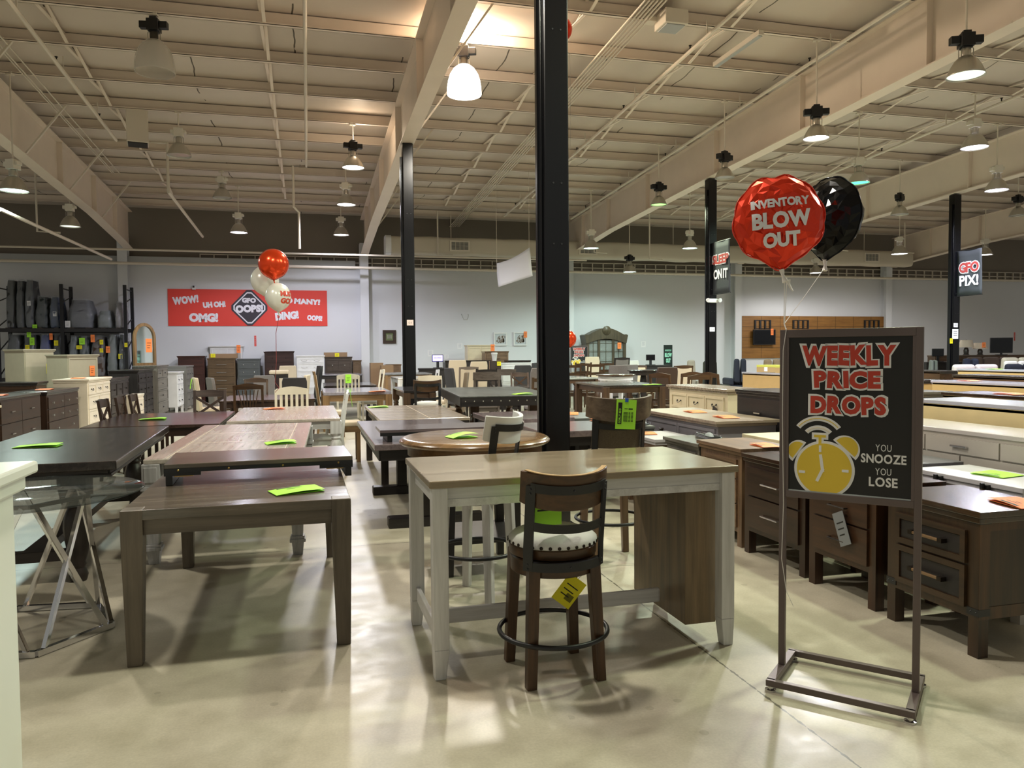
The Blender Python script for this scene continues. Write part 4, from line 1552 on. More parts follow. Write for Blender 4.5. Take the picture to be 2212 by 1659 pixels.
dresser('nightstand with a speckled granite-grey top, half behind the poster stand', (3.72, 4.42, 0), '-x', .66, .42, .76, [(1, 1), (1, 1)], W_gry2, None, ('bar', .12, 'nickel'), foot=.1, name='nightstand', cat='nightstand', group='nightstands behind the aisle row', mats=(wd(W_gry2, 'X'), mat('granite_top', (96, 94, 98), .3, var=.3, vscale=120)))
dresser('low chest with a flat cream top, behind the rustic brown nightstand', (3.68, 5.5, 0), '-x', .95, .56, .77, [(1, 2), (1, 2)], None, None, ('knob', .1, 'bronze'), foot=.1, over=.0, name='chest', cat='chest', group='nightstands behind the aisle row', mats=(PT_ivory, paint('cream_top', (236, 222, 182), .35)))
t = dresser('long dresser with a lavender-grey breakfront top and two orange sheets, behind the nightstands', (3.72, 7.25, 0), '-x', 1.6, .62, .84, [(1, 2), (1, 2), (1, 2)], W_gry2, None, ('cup', .1, 'bronze'), foot=.1, over=.05, group='nightstands behind the aisle row', mats=(paint('lavender_grey', (132, 128, 134), .4), wd(W_taupe, 'Y', .3)))
price_paper((3.98, 6.75, .842), R(85), 'nearer orange price sheet on the lavender-grey dresser', 'orange', .26, .17, .012)
price_paper((4.02, 7.45, .842), R(85), 'farther orange price sheet on the lavender-grey dresser', 'orange', .26, .17, .012)

# --- dressers facing the aisle behind them
dresser('cream dresser with taupe top and black bail pulls, right of the square brown table', (4.92, 9.08, 0), '-x', 1.55, .50, 1.03, [(.72, 3), (1, 2), (1, 2)], None, None, ('bail', .10, 'black'), foot=.1, over=.035, group='dressers in the right block', mats=(PT_cream, wd(W_taupe, 'Y', .26)), stile=.07)
hang_tag((4.89, 8.55, .80), R(-90), 'dark hang tag dangling from a drawer pull of the cream dresser', 'white', .10, .13, roll=R(20))
for ch in COL.objects:
    if ch.name.startswith('card') and ch.parent and ch.parent.get('label', '').startswith('dark hang tag dangling'):
        ch.data.materials[0] = mat('dark_card', (50, 44, 42), .6)
dresser('near-black dresser with bright bar pulls, left of the poster stand', (4.44, 6.50, 0), '-x', 1.6, .48, 1.09, [(1, 2), (1, 2), (1, 2)], W_blk, W_blk, ('flat', .11, 'chrome'), foot=.08, over=.02, group='dressers in the right block', panel='flat')
t = dresser('mirrored silver-grey dresser with chrome pulls, right of the poster stand', (4.26, 4.20, 0), '-x', 1.9, .46, .95, [(.34, 3), (1, 2), (1, 2)], None, None, ('flat', .13, 'chrome'), foot=.08, over=.012, group='dressers in the right block', panel='flat',
            mats=(paint('silver_lacquer', (186, 180, 172), .22), paint('silver_top', (198, 192, 190), .18)))
dresser('dresser shown from behind, cream raw back with a red tag, behind the mirrored dresser', (5.36, 4.42, 0), '+x', 1.7, .50, 1.09, [(1, 2), (1, 2), (1, 2)], None, None, ('flat', .13, 'chrome'), foot=.06, over=.02, group='dressers in the right block', mats=(PT_mdf2, paint('grey_lilac_top', (170, 170, 184), .22)))
hang_tag((4.846, 3.95, 1.035), R(-90), 'red-orange tag with a white sticker on the raw cream dresser back', 'orange', .14, .15, roll=R(4))
for i, (X, Y, w, h, mb_, mt_, lb) in enumerate((
        (6.75, 5.55, 1.7, 1.06, PT_mdf, wd(W_esp, 'Y', .2), 'dresser seen from behind with a dark purple-brown top, one row past the mirrored dresser'),
        (6.72, 7.6, 1.6, 1.04, PT_slate, wd(W_gry2, 'Y', .25), 'dresser with a grey-green side, seen right of the poster stand behind the dark-topped one'),
        (8.95, 8.0, 1.7, 1.06, PT_mdf, paint('lilac_lacquer', (178, 174, 196), .15), 'dresser seen from behind with a glossy lilac top and orange sheet, right edge'),
        (8.95, 10.0, 1.6, 1.05, PT_mdf, wd(W_dark, 'Y', .25), 'dresser seen from behind with a dark top, beyond the lilac-topped one'),
        (8.95, 12.6, 2.2, 1.07, PT_mdf, paint('grey_lilac_top', (170, 170, 184), .22), 'long dresser seen from behind with a tan raw back, left of the poster stand top'),
        (10.9, 9.6, 1.7, 1.07, wd(W_choc, 'X'), wd(W_dark, 'Y', .25), 'brown chest in the third row behind the poster stand'),
        (12.9, 11.4, 1.9, 1.10, PT_mdf, paint('grey_lilac_top', (170, 170, 184), .22), 'dresser with a brown raw back and a lime sheet, farthest dresser row at right'),
        (12.9, 13.6, 1.6, 1.05, wd(W_choc, 'X'), wd(W_dark, 'Y', .25), 'dark brown dresser half behind the poster stand, farthest dresser row'))):
    dresser(lb, (X, Y, 0), '+x', w, .50, h, [(1, 2), (1, 2), (1, 2)], None, None, ('knob', .1, 'nickel'), foot=.07, over=.025, group='dressers in the right block', mats=(mb_, mt_))
    if i in (0, 2, 4, 6):
        price_paper((X - .3, Y + (.25, 0, .42, 0, -.7, 0, .3)[i], h + .002), R(85), ('orange sheet on the dark purple-brown dresser top', '', 'orange sheet on the glossy lilac dresser top', '', 'orange sheet on the long tan-backed dresser', '', 'lime sheet on the brown raw-backed dresser far right')[i], 'lime' if i == 6 else 'orange', .26, .18, .01)

# --- chests along the left, fronts toward the middle aisle
GL = 'chests along the left block'
dresser('cream dresser cut by the left edge of the photo, in front of the chocolate one', (-3.55, 9.7, 0), '+x', 1.2, .5, .93, [(1, 2), (1, 2), (1, 2)], None, None, ('bail', .1, 'black'), foot=.1, over=.03, group=GL, mats=(PT_cream, PT_cream))
dresser('chocolate dresser with square brushed pulls, first long one along the left', (-3.65, 11.35, 0), '+x', 1.5, .48, 1.0, [(1, 2), (1, 2), (1, 2)], W_esp, W_dark, ('flat', .11, 'nickel'), foot=.08, group=GL, panel='flat', over=.012)
dresser('espresso dresser with small paired nickel pulls, left of the ivory chest', (-3.62, 13.05, 0), '+x', 1.55, .48, 1.0, [(.8, 2), (.8, 2), (1, 1), (1, 1)], W_esp, W_dark, ('knob', .07, 'nickel'), foot=.08, group=GL, panel='flat')
dresser('ivory chest with black bail pulls and three small top drawers, behind the crossed-back chairs', (-3.55, 14.85, 0), '+x', 1.5, .5, 1.12, [(.8, 3), (1, 2), (1, 2), (1, 2)], None, None, ('bail', .12, 'black'), foot=.1, over=.04, group=GL, mats=(PT_ivory, PT_ivory))
dresser('grey-brown dresser with nine panelled fronts, right of the ivory chest', (-3.57, 16.45, 0), '+x', 1.55, .5, 1.08, [(1, 3), (1, 3), (1, 3)], W_dark, W_dark, ('knob', .06, 'bronze'), foot=.1, group=GL)
dresser('small ivory nightstand low beside the grey-brown panelled dresser', (-3.32, 17.05, 0), '+x', .6, .20, .72, [(1, 1), (1, 1)], None, None, ('bail', .08, 'black'), foot=.1, group=GL, mats=(PT_ivory, PT_ivory), name='nightstand', cat='nightstand')
dresser('near-black tall chest with a broad top, left of the taupe chest', (-3.5, 18.55, 0), '+x', 1.6, .55, 1.20, [(.8, 2), (1, 2), (1, 2), (1, 2)], W_blk, W_blk, ('knob', .08, 'bronze'), foot=.1, over=.04, group=GL, panel='raised')
dresser('taupe chest with panelled drawers carrying the arched mirror', (-3.42, 20.15, 0), '+x', 1.4, .5, 1.27, [(.8, 2), (1, 1), (1, 1), (1, 1)], W_gry2, W_gry2, ('cup', .09, 'black'), foot=.1, over=.03, group=GL)
dresser('narrow white cottage chest with six small drawers on short legs', (-3.22, 21.45, 0), '+x', .95, .45, 1.08, [(1, 2), (1.2, 2), (1.2, 2)], None, None, ('bail', .06, 'black'), foot=.18, over=.035, group=GL, mats=(PT_white, PT_white))
dresser('grey weathered tall chest nearest the wall along the left row', (-3.16, 22.75, 0), '+x', 1.3, .5, 1.22, [(.8, 3), (1, 2), (1, 2)], None, None, ('cup', .08, 'black'), foot=.1, over=.02, group=GL, mats=(PT_grey, PT_grey))
# arched mirror standing on the taupe chest
p = AT(312, 19.5)
t = thing('arched_mirror', 'arched mirror in a bronze frame standing on the taupe chest', 'mirror', (-3.72, 19.75, 1.272), R(60))
def arch(w, h, n=14):
    return [(-w, 0), (w, 0)] + [(w * math.cos(a), h - w + w * math.sin(a)) for a in [PI * i / n for i in range(n + 1)]]
g = MB()
o_, i_ = arch(.36, 1.0), arch(.29, .93)
i_ = [(x, z + .06 if z < .01 else z) for x, z in i_]
g.loft([[(x, -.02, z) for x, z in o_], [(x, -.025, z) for x, z in i_], [(x, .02, z) for x, z in i_], [(x, .02, z) for x, z in o_], [(x, -.02, z) for x, z in o_]], close_u=True)
g.build('frame', wd(W_oak, 'Z', .4), t)
MB().prism(i_, 0, .008, 'y').build('mirror_glass', mat('mirror', (235, 238, 242), .03, 1.0), t)
hang_tag((-3.60, 19.60, 1.9), R(30), 'orange tag on the arched mirror', 'orange', .14, .32)
# tall pieces behind
dresser('tall beige armoire with a pale side, left one of the two standing behind the chests', (*AT(86, 16.4).xy, 0), R(52), .66, .62, 1.66, [(1, 1)], None, None, None, foot=.05, over=.035, group=GL, mats=(PT_beige, PT_beige), name='armoire', cat='armoire', panel='flat', stile=.01)
dresser('tall beige chest with a grooved side, right one of the two standing behind the chests', (*AT(180, 16.2).xy, 0), R(52), .70, .64, 1.54, [(1, 1), (1, 1)], None, None, None, foot=.05, over=.03, group=GL, mats=(PT_beige, PT_beige), name='armoire', cat='armoire', panel='frame', stile=.01)
dresser('long dark brown dresser behind the chocolate one, with an orange sheet', (-5.1, 13.6, 0), '-y', 1.9, .5, 1.1, [(1, 3), (1, 3)], W_choc, W_dark, ('knob', .08, 'bronze'), foot=.08, over=.03, group=GL)
dresser('dark two-drawer chest under the wrapped recliners at far left', (-6.9, 15.2, 0), '-y', 1.3, .5, 1.12, [(1, 3), (1, 3)], W_dark, W_dark, ('knob', .08, 'bronze'), foot=.08, group=GL)
dresser('pale grey dresser corner at the left edge behind the chocolate dresser', (-4.95, 11.6, 0), '-y', .9, .5, 1.02, [(1, 2), (1, 2)], None, None, ('knob', .08, 'bronze'), foot=.08, over=.03, group=GL, mats=(PT_grey, PT_grey))
price_paper((-3.9, 11.3, 1.002), R(95), 'orange sheet on the chocolate dresser at left', 'orange', .32, .2, .012)
price_paper((-3.85, 13.0, 1.002), R(95), 'orange sheet on the espresso dresser', 'orange', .32, .2, .012)
price_paper((-3.8, 14.6, 1.122), R(95), 'orange sheet on the nearer part of the ivory chest top', 'orange', .34, .2, .012)
price_paper((-3.8, 16.3, 1.082), R(95), 'orange sheet on the grey-brown panelled dresser', 'orange', .30, .2, .02)
price_paper((-5.0, 13.8, 1.102), R(10), 'orange sheet on the long dark brown dresser', 'orange', .3, .2, .012)
price_paper((-6.9, 15.45, 1.122), R(5), 'orange sheet on the dark chest under the wrapped recliners', 'orange', .3, .2, .012)

t = hang_tag((3.07, 3.93, .52), R(-90), 'clear grey hang tag swinging from the pull of the reddish-brown nightstand', 'white', .10, .20, roll=R(-24))
for ch in COL.objects:
    if ch.parent == t and ch.name.startswith('card'):
        ch.data.materials[0] = mat('clear_grey_card', (128, 132, 136), .25)

for bx_, (tx_, tz_, col_, lb_) in ((o_, v) for o_ in list(COL.objects) if o_.get('category') == 'armoire' for v in (((.2, 1.35, 'yellow', 'yellow tag on the left of the two tall beige pieces') if 'left one' in o_['label'] else (.2, 1.3, 'orange', 'orange tag on the right of the two tall beige pieces')),)):
    q = Matrix.Rotation(bx_.rotation_euler.z, 3, 'Z') @ Vector((tx_, -.018, 0)) + bx_.location
    hang_tag((q.x, q.y, tz_), bx_.rotation_euler.z, lb_, col_, .12, .22)
# ------------------------------------------------------------------ dining tables in the middle of the hall
t = dining_table('dark trestle dining table on four fat turned posts, left behind the glass table', (-1.83, 6.72, 0), 1.13, 2.58, .82, W_dark, W_dark, None, R(2.2), top_t=.06, apron=.05, inset=.06, rough=.22)
mz, mx_ = wd(W_dark, 'Z', .4), wd(W_dark, 'X', .4)
for sx in (-1, 1):
    for sy in (-1, 1):
        turned(MB(), (sx * .28, sy * 1.08, 0), .71, .085, 0).build('leg', mz, t, smooth=True)
for sy in (-1, 1):
    MB().box(-.24, .24, sy * 1.08 - .04, sy * 1.08 + .04, .15, .22).build('stretcher', mx_, t, bevel=.006)
MB().box(-.06, .06, -1.05, 1.05, .15, .21).build('stretcher', wd(W_dark, 'Y', .4), t)
MB().box(-.53, .53, -1.25, 1.25, .71, .735).build('tabletop_moulding', mx_, t, bevel=.01)
q = P(82, 965, .82)
price_paper((q.x, q.y, .822), R(0), 'lime price sheet on the dark trestle table at left', 'lime', .30, .17, .015)

dining_table('taupe dining table with pinkish end boards and pale grey carved legs, behind the grey-brown table', (-.56, 7.26, 0), 1.10, 2.72, .76, ((164, 156, 145), (198, 190, 178)), ((150, 150, 150), (190, 190, 190)), 'carved', R(-1.6), top_t=.035, apron=.09, leg=.11,
             border=(((158, 138, 128), (186, 166, 156)), .13), leaf_line=[('x', -.35), ('x', .45), ('y', -.40), ('y', .40)], rough=.24)
q = P(606, 958, .76)
price_paper((q.x, q.y, .762), R(10), 'lime price sheet on the taupe table with pinkish end boards', 'lime', .24, .17, .02)
dining_table('reddish-espresso dining table, glossy, between crossed-back chairs at left', (-1.62, 9.75, 0), 1.36, 1.9, .76, ((44, 30, 26), (70, 50, 44)), W_esp, 'square', R(0), rough=.16)
q = P(330, 906, .76)
price_paper((q.x, q.y, .762), R(0), 'lime price sheet on the reddish-espresso table', 'lime', .28, .16, .012)
dining_table('taupe-topped dining table with white turned legs, left of the white side chair', (-.27, 10.2, 0), 1.24, 2.3, .76, ((166, 154, 142), (196, 184, 172)), W_wash, 'turned', R(0), leg=.12, rough=.24)
q = P(592, 884, .76)
price_paper((q.x, q.y, .762), R(20), 'orange price sheet on the taupe table with white turned legs', 'orange', .26, .17, .02)
dining_table('taupe parquet-top dining table in the centre behind the black-edged table', (1.28, 9.8, 0), 1.03, 2.35, .76, ((132, 118, 102), (166, 150, 132)), W_dark, 'square', R(0), leaf_line=[('y', .06)], rough=.26, topaxis='X')
q = P(817, 880, .76)
price_paper((q.x, q.y, .762), R(4), 'lime price sheet at the far corner of the taupe parquet table', 'lime', .26, .2, .015)
t = dining_table('black-edged trestle dining table with lilac sheen, behind the round table', (1.06, 7.42, 0), 1.10, 2.3, .76, ((92, 80, 84), (126, 112, 114)), W_blk, 'trestle', R(0), top_t=.05, rough=.18)  # the dark top's lilac reflection is mixed into its base colour
t = thing('table_leaf', 'black-edged loose leaf on short legs lying on the black-edged trestle table', 'table leaf', (1.07, 6.62, .762), 0)
MB().box(-.50, .50, -.20, .25, .075, .10).build('leaf_board', wd(((92, 80, 84), (126, 112, 114)), 'X', .2), t)  # same lilac reflection coloured into the leaf
MB().box(-.50, .50, -.203, -.19, .05, .078).build('leaf_rail', M_iron, t)
for sx in (-1, 1):
    MB().box(sx * .42 - .02, sx * .42 + .02, -.19, .24, 0, .075).build('leaf_apron', M_iron, t)

# round counter-height table
t = thing('round_table', 'round brown counter-height table with a sunburst top, behind the counter table', 'round table', (1.125, 5.26, 0), 0)
RW = wd(((104, 76, 46), (142, 110, 74)), 'X', .22)
MB().lathe([(.47, .872), (.515, .872), (.528, .884), (.528, .895), (.518, .905), (.50, .915), (.48, .918), (.002, .918)], 72).build('tabletop', RW, t, smooth=True)
MB().lathe([(.455, .80), (.47, .80), (.47, .872), (.455, .872)], 64, closed_ends=False).build('apron', wd(((84, 58, 30), (120, 86, 50)), 'X', .3), t, smooth=True)
g = MB()
for k in range(12):
    a = k * PI / 6
    g.bar((0, 0, .9178), (.46 * math.cos(a), .46 * math.sin(a), .9178), .003, .001)
g.build('inlay_line', mat('inlay_dark', (92, 68, 42), .3), t)
for k in range(4):
    a = PI / 4 + k * PI / 2
    MB().taper((.33 * math.cos(a), .33 * math.sin(a), 0), (.05, .05), (.31 * math.cos(a), .31 * math.sin(a), .86), (.085, .085)).build('leg', wd(W_blk, 'Z', .4), t, bevel=.004)
MB().box(-.28, .28, -.28, .28, .22, .25).build('shelf', wd(W_blk, 'X', .4), t)
q = P(997, 945, .918)
price_paper((q.x, q.y, .92), R(14), 'lime price sheet on the round brown table', 'lime', .19, .14, .03)

t = dining_table('black counter-height table with a riveted apron and grey-green top, left of the near column', (2.72, 11.35, 0), 1.34, 2.7, .92, ((72, 74, 72), (98, 100, 98)), W_blk, None, R(-4), top_t=.02, apron=.12, inset=.012, rough=.3, name='pub_table', cat='counter table')
g = MB()
for k in range(11):
    g.lathe([(.009, 0), (.0005, .006)], 8, closed_ends=False)
    g.xf(Matrix.Translation((-.6 + k * .12, -1.35, .85)) @ Matrix.Rotation(R(90), 4, 'X'), len(g.v) - 16)
g.build('rivet', M_nickel, t)
for sx in (-1, 1):
    for sy in (-1, 1):
        turned(MB(), (sx * .42, sy * .9, 0), .78, .07, 1).build('leg', wd(W_choc, 'Z', .35), t, smooth=True)
q = P(1140, 853, .92)
price_paper((q.x - .05, q.y + .1, .922), R(5), 'lime price sheet at the near right corner of the riveted table', 'lime', .26, .18, .02)
dining_table('dark counter-height table standing in front of the C-5 column', (1.68, 12.7, 0), .50, 1.6, .92, W_blk, W_choc, 'turned', R(0), leg=.10, rough=.14, name='pub_table', cat='counter table')
dining_table('rustic brown dining table with a glossy lilac-grey top, left of the C-5 column', (.93, 16.2, 0), 1.3, 2.0, .76, ((134, 130, 140), (160, 156, 166)), W_oak, 'square', R(0), leg=.13, apron=.12, over=.03, top_t=.06, rough=.13)
q = P(815, 846, .76)
price_paper((q.x, q.y, .762), R(0), 'orange price sheet on the rustic brown table near the C-5 column', 'orange', .32, .18, .01)
dining_table('near-black dining table behind the slat-backed cream chair', (.97, 19.4, 0), 1.2, 2.0, .76, W_blk, W_blk, 'square', R(0), rough=.13)
dining_table('grey-topped dark counter table close to the back wall', (.85, 23.1, 0), 1.3, 1.8, .92, ((92, 92, 102), (116, 114, 122)), W_blk, 'square', R(0), rough=.14, name='pub_table', cat='counter table')
dining_table('white-legged counter table with a pale top beside the C-5 column', (2.55, 18.8, 0), 1.05, 1.6, .92, ((160, 152, 142), (192, 184, 172)), W_wash, 'square', R(0), leg=.1, rough=.2, name='pub_table', cat='counter table')
dining_table('grey counter table behind the pale-topped one near the C-5 column', (2.65, 21.7, 0), 1.3, 1.6, .95, ((104, 104, 104), (130, 130, 128)), W_oak, 'square', R(0), rough=.2, name='pub_table', cat='counter table')
dining_table('espresso table behind the fan-back chair', (-.65, 14.0, 0), 1.5, 1.7, .76, W_esp, W_esp, 'turned', R(0), rough=.15)
dining_table('dark table with lilac sheen behind the round table, left of the near column', (2.44, 8.75, 0), .95, 1.1, .76, ((108, 94, 98), (140, 124, 126)), W_blk, 'square', R(0), top_t=.06, rough=.16)  # lilac sheen is painted into the dark top's colour
dining_table('dark table with lilac sheen directly behind the near column', (2.56, 7.45, 0), .84, 1.0, .74, ((108, 94, 98), (140, 124, 126)), W_blk, 'trestle', R(0), top_t=.06, rough=.16)  # sheen on this dark top is part of its colour too
dining_table('black glossy dining table with a crossed-back chair beyond it, left of the near column', (4.56, 16.3, 0), 1.1, 1.7, .76, W_blk, W_blk, 'square', R(0), rough=.1)
dining_table('square brown counter table with a dark top, left of the cream dresser', (5.52, 13.15, 0), 1.12, 1.8, .92, W_dark, W_choc, 'square', R(-4), leg=.11, apron=.10, rough=.14, name='pub_table', cat='counter table')
dining_table('mint-lit grey table behind the square brown counter table', (5.75, 16.9, 0), 1.2, 1.5, .92, ((132, 138, 130), (158, 164, 154)), W_choc, 'turned', R(0), leg=.12, rough=.2, name='pub_table', cat='counter table')
dining_table('brown table with ladder-back chairs beside the far red balloon', (7.1, 21.3, 0), 1.2, 1.6, .90, W_choc, W_choc, 'square', R(0), rough=.25, name='pub_table', cat='counter table')
q = P(1425, 832, .92)
price_paper((q.x - .1, q.y + .1, .922), R(0), 'lime sheet on the square brown counter table', 'lime', .3, .18, .01)


def round_far(label, px, d, r, h, topm, apm, legm):
    c = AT(px, d)
    t = thing('round_table', label, 'round table', (c.x, c.y, 0), 0, 'round tables at the back')
    MB().lathe([(r * .92, h - .03), (r, h - .025), (r, h - .006), (r * .97, h), (.002, h)], 40).build('tabletop', topm, t, smooth=True)
    MB().lathe([(r * .84, h - .12), (r * .88, h - .12), (r * .88, h - .03), (r * .84, h - .03)], 40, closed_ends=False).build('apron', apm, t, smooth=True)
    if legm == 'ped':
        MB().lathe([(.26, 0), (.26, .03), (.08, .08), (.06, .3), (.09, h * .7), (.06, h - .1), (.2, h - .04)], 20).build('pedestal', wd(W_blk, 'Z', .3), t, smooth=True)
    else:
        for k in range(4):
            a = PI / 4 + k * PI / 2
            turned(MB(), (r * .7 * math.cos(a), r * .7 * math.sin(a), 0), h - .05, .05, 1, 10).build('leg', apm, t, smooth=True)
    return t


round_far('round table with a brown top and white apron, behind the square brown counter table', 1330, 15.6, .40, 1.04, wd(W_choc, 'X', .2), PT_white, 'legs')
round_far('small dark round pedestal table among the grey tub chairs', 1390, 18.2, .38, 1.06, wd(W_dark, 'X', .2), wd(W_dark, 'X', .3), 'ped')

# ------------------------------------------------------------------ chairs
def chair(style, label, px, ytop, d, face, frame, fabric=None, w=.46, sh=.47, tag_col=None, h=None, group='dining chairs', rake=.12, name='dining_chair', cat='chair', seat_fab=None):
    """back stands at a photo column and distance; face: direction of the sitter in degrees from away (0), 90 = to the left"""
    yh = 766.5 - 0.0087 * (px - 675)
    hh = h or max(.80, min(1.42, CAM_H - (ytop - yh) * d / FPX))
    c = AT(px, d)
    a = R(face)
    dp = .44
    off = Vector((-math.sin(a), math.cos(a), 0)) * (dp / 2 + .03)
    t = thing(name, label, cat, (c.x + off.x, c.y + off.y, 0), a, group)
    painted = isinstance(frame, bpy.types.Material)
    fz = frame if painted else wd(frame, 'Z', .35)
    fx = frame if painted else wd(frame, 'X', .35)
    hw, hd = w / 2, dp / 2
    yb = -hd
    lean = rake * (hh - sh)
    fab = fabric or fx
    sf = seat_fab or fab
    # seat
    if style in ('uphol', 'tufted', 'tub') or seat_fab or (fabric and style not in ('panelback',)):
        g = MB().box(-hw + .005, hw - .005, -hd, hd + .02, sh - .07, sh)
        g.build('seat', sf, t, bevel=.02)
    else:
        MB().box(-hw, hw, -hd, hd + .02, sh - .03, sh).build('seat', fx, t, bevel=.006)
    MB().box(-hw + .02, hw - .02, -hd + .02, hd - .005, sh - .10, sh - (.07 if fabric else .03)).build('seat_frame', fx, t)
    for sx in (-1, 1):
        MB().taper((sx * (hw - .025), hd - .03, 0), (.032, .032), (sx * (hw - .025), hd - .03, sh - .03), (.042, .042)).build('leg', fz, t)
        g = MB()
        x = sx * (hw - .022)
        pts = [(yb - .05, 0), (yb, sh - .03)]
        if style in ('uphol', 'tufted', 'tub'):
            rows = [[(x - .018, y - .018, z), (x + .018, y - .018, z), (x + .018, y + .018, z), (x - .018, y + .018, z)] for y, z in pts]
            g.loft(rows, close_u=True, caps=True)
            g.build('leg', fz, t)
        else:
            pts += [(yb - lean * .35, sh + (hh - sh) * .45), (yb - lean, hh - (.05 if style in ('bow', 'fan', 'slat') else .0))]
            rows = [[(x - .019, y - .016, z), (x + .019, y - .016, z), (x + .019, y + .016, z), (x - .019, y + .016, z)] for y, z in pts]
            g.loft(rows, close_u=True, caps=True)
            g.build('rear_post', fz, t)

    def yz(z):
        u = (z - sh) / (hh - sh)
        return yb - lean * (u * .78 if u < .45 else .35 + (u - .45) / .55 * .65)

    def rail(z0, z1, x0=-hw + .02, x1=hw - .02, arch=0.0, th=.022, nm='back_rail', bowb=.025):
        g = MB()
        rows = []
        n = 8
        for i in range(n + 1):
            u = i / n
            x = x0 + (x1 - x0) * u
            b = bowb * math.sin(PI * u)
            za = z1 + arch * math.sin(PI * u) ** 1.5
            rows.append([(x, yz(z0) - b - th / 2, z0), (x, yz(z0) - b + th / 2, z0), (x, yz(z1) - b + th / 2, za), (x, yz(z1) - b - th / 2, za)])
        g.loft(rows, close_u=True, caps=True)
        return g.build(nm, fx, t, smooth=True)

    if style in ('uphol', 'tufted', 'tub'):
        th = .07
        g = MB()
        rows = []
        n = 8
        for z in [sh - .06 + (hh - sh + .06) * k / n for k in range(n + 1)]:
            u = (z - sh) / (hh - sh)
            k = hw * (1.0 if u < .9 else 1 - (u - .9) * .9)
            y = yb - lean * max(u, 0)
            cb = .10 if style == 'tub' else .012
            row = []
            for s in range(9):
                v = s / 8
                row.append((-k + 2 * k * v, y - th / 2 + cb * (2 * v - 1) ** 2, z))
            for s in range(8, -1, -1):
                v = s / 8
                dent = .012 * (math.sin(v * PI * 3.5) ** 2 * math.sin(u * PI * 3) ** 2) if style == 'tufted' else 0
                row.append((-k + 2 * k * v, y + th / 2 + cb * (2 * v - 1) ** 2 - dent, z))
            rows.append(row)
        g.loft(rows, close_u=True, caps=True)
        bk = g.build('backrest', fab, t, smooth=True, bevel=.014)
        if style == 'tufted':
            g = MB()
            for i in range(3):
                for j in range(3):
                    z = sh + (hh - sh) * (.3 + .25 * j)
                    g.lathe([(.012, 0), (.008, .006), (.001, .008)], 8, closed_ends=False)
                    for sgn in (1,):
                        g.xf(Matrix.Translation((-hw * .6 + hw * .6 * i, yb - lean * (z - sh) / (hh - sh) + .03, z)) @ Matrix.Rotation(R(-90), 4, 'X'), len(g.v) - 24)
            g.build('button', fab, bk)
    elif style == 'frameback':       # wooden frame round an upholstered panel
        rail(hh - .06, hh, arch=.01)
        rail(sh + .10, sh + .15)
        g = MB()
        z0, z1 = sh + .14, hh - .05
        g.hexa([(-hw + .04, yz(z0) - .03, z0), (hw - .04, yz(z0) - .03, z0), (hw - .04, yz(z0) + .025, z0), (-hw + .04, yz(z0) + .025, z0),
                (-hw + .04, yz(z1) - .03, z1), (hw - .04, yz(z1) - .03, z1), (hw - .04, yz(z1) + .025, z1), (-hw + .04, yz(z1) + .025, z1)])
        g.build('back_panel', fab, t, bevel=.015)
    elif style == 'xback':
        rail(hh - .10, hh - .01, arch=.015, bowb=.03)
        rail(sh + .10, sh + .14, bowb=.02)
        z0, z1 = sh + .13, hh - .10
        for sgn in (-1, 1):
            g = MB()
            rows = []
            for i in range(7):
                u = i / 6
                x = sgn * (-hw + .03 + (2 * hw - .06) * u)
                z = z0 + (z1 - z0) * u
                y = yz(z) - .022 * math.sin(PI * u) + sgn * .004
                rows.append([(x, y - .008, z - .022), (x, y + .008, z - .022), (x, y + .008, z + .022), (x, y - .008, z + .022)])
            g.loft(rows, close_u=True, caps=True)
            g.build('cross_slat', fx, t, smooth=True)
    elif style in ('slat', 'bow', 'fan'):
        rail(hh - .13 if style == 'slat' else hh - .10, hh - .035, x0=-hw + (.0 if style != 'slat' else .02), x1=hw - (.0 if style != 'slat' else .02), arch=.035, bowb=.02)
        rail(sh + .09, sh + .13, bowb=.015)
        if style != 'bow':
            n = 5 if style == 'slat' else 6
            for i in range(n):
                u = (i + .5) / n * 2 - 1
                x0 = u * (hw - .05) * (.95 if style == 'slat' else .55)
                x1 = u * (hw - .05) * (.95 if style == 'slat' else .98)
                z0, z1 = sh + .12, hh - .11
                ww = .042 if style == 'slat' else .014
                g = MB()
                g.hexa([(x0 - ww / 2, yz(z0) - .02, z0), (x0 + ww / 2, yz(z0) - .02, z0), (x0 + ww / 2, yz(z0) - .006, z0), (x0 - ww / 2, yz(z0) - .006, z0),
                        (x1 - ww / 2, yz(z1) - .02, z1), (x1 + ww / 2, yz(z1) - .02, z1), (x1 + ww / 2, yz(z1) - .006, z1), (x1 - ww / 2, yz(z1) - .006, z1)])
                g.build('back_slat', fz, t)
    elif style == 'ladder':
        for k in range(3):
            z = sh + (hh - sh) * (.38 + .27 * k)
            rail(z - .03, z + .03, arch=.008)
    elif style == 'open':
        rail(hh - .09, hh, arch=.012)
        rail(sh + .16, sh + .20)
    elif style == 'panelback':
        rail(hh - .15, hh, x0=-hw - .01, x1=hw + .01, bowb=.06, arch=.01)
    if tag_col:
        zt_ = hh - .02
        cc = Vector((0, yz(zt_) - .05 if style in ('uphol', 'tufted', 'tub') else yz(zt_) - .045, 0))
        wp = Matrix.Rotation(a, 3, 'Z') @ cc
        hang_tag((t.location.x + wp.x, t.location.y + wp.y, zt_), a, '%s price tag on the back of the %s' % (tag_col, tag_label(label)), tag_col, .13, .2, tilt=R(-8))
    return t


def tag_label(s):
    w = s.split(',')[0].split()
    return ' '.join(w[:8])


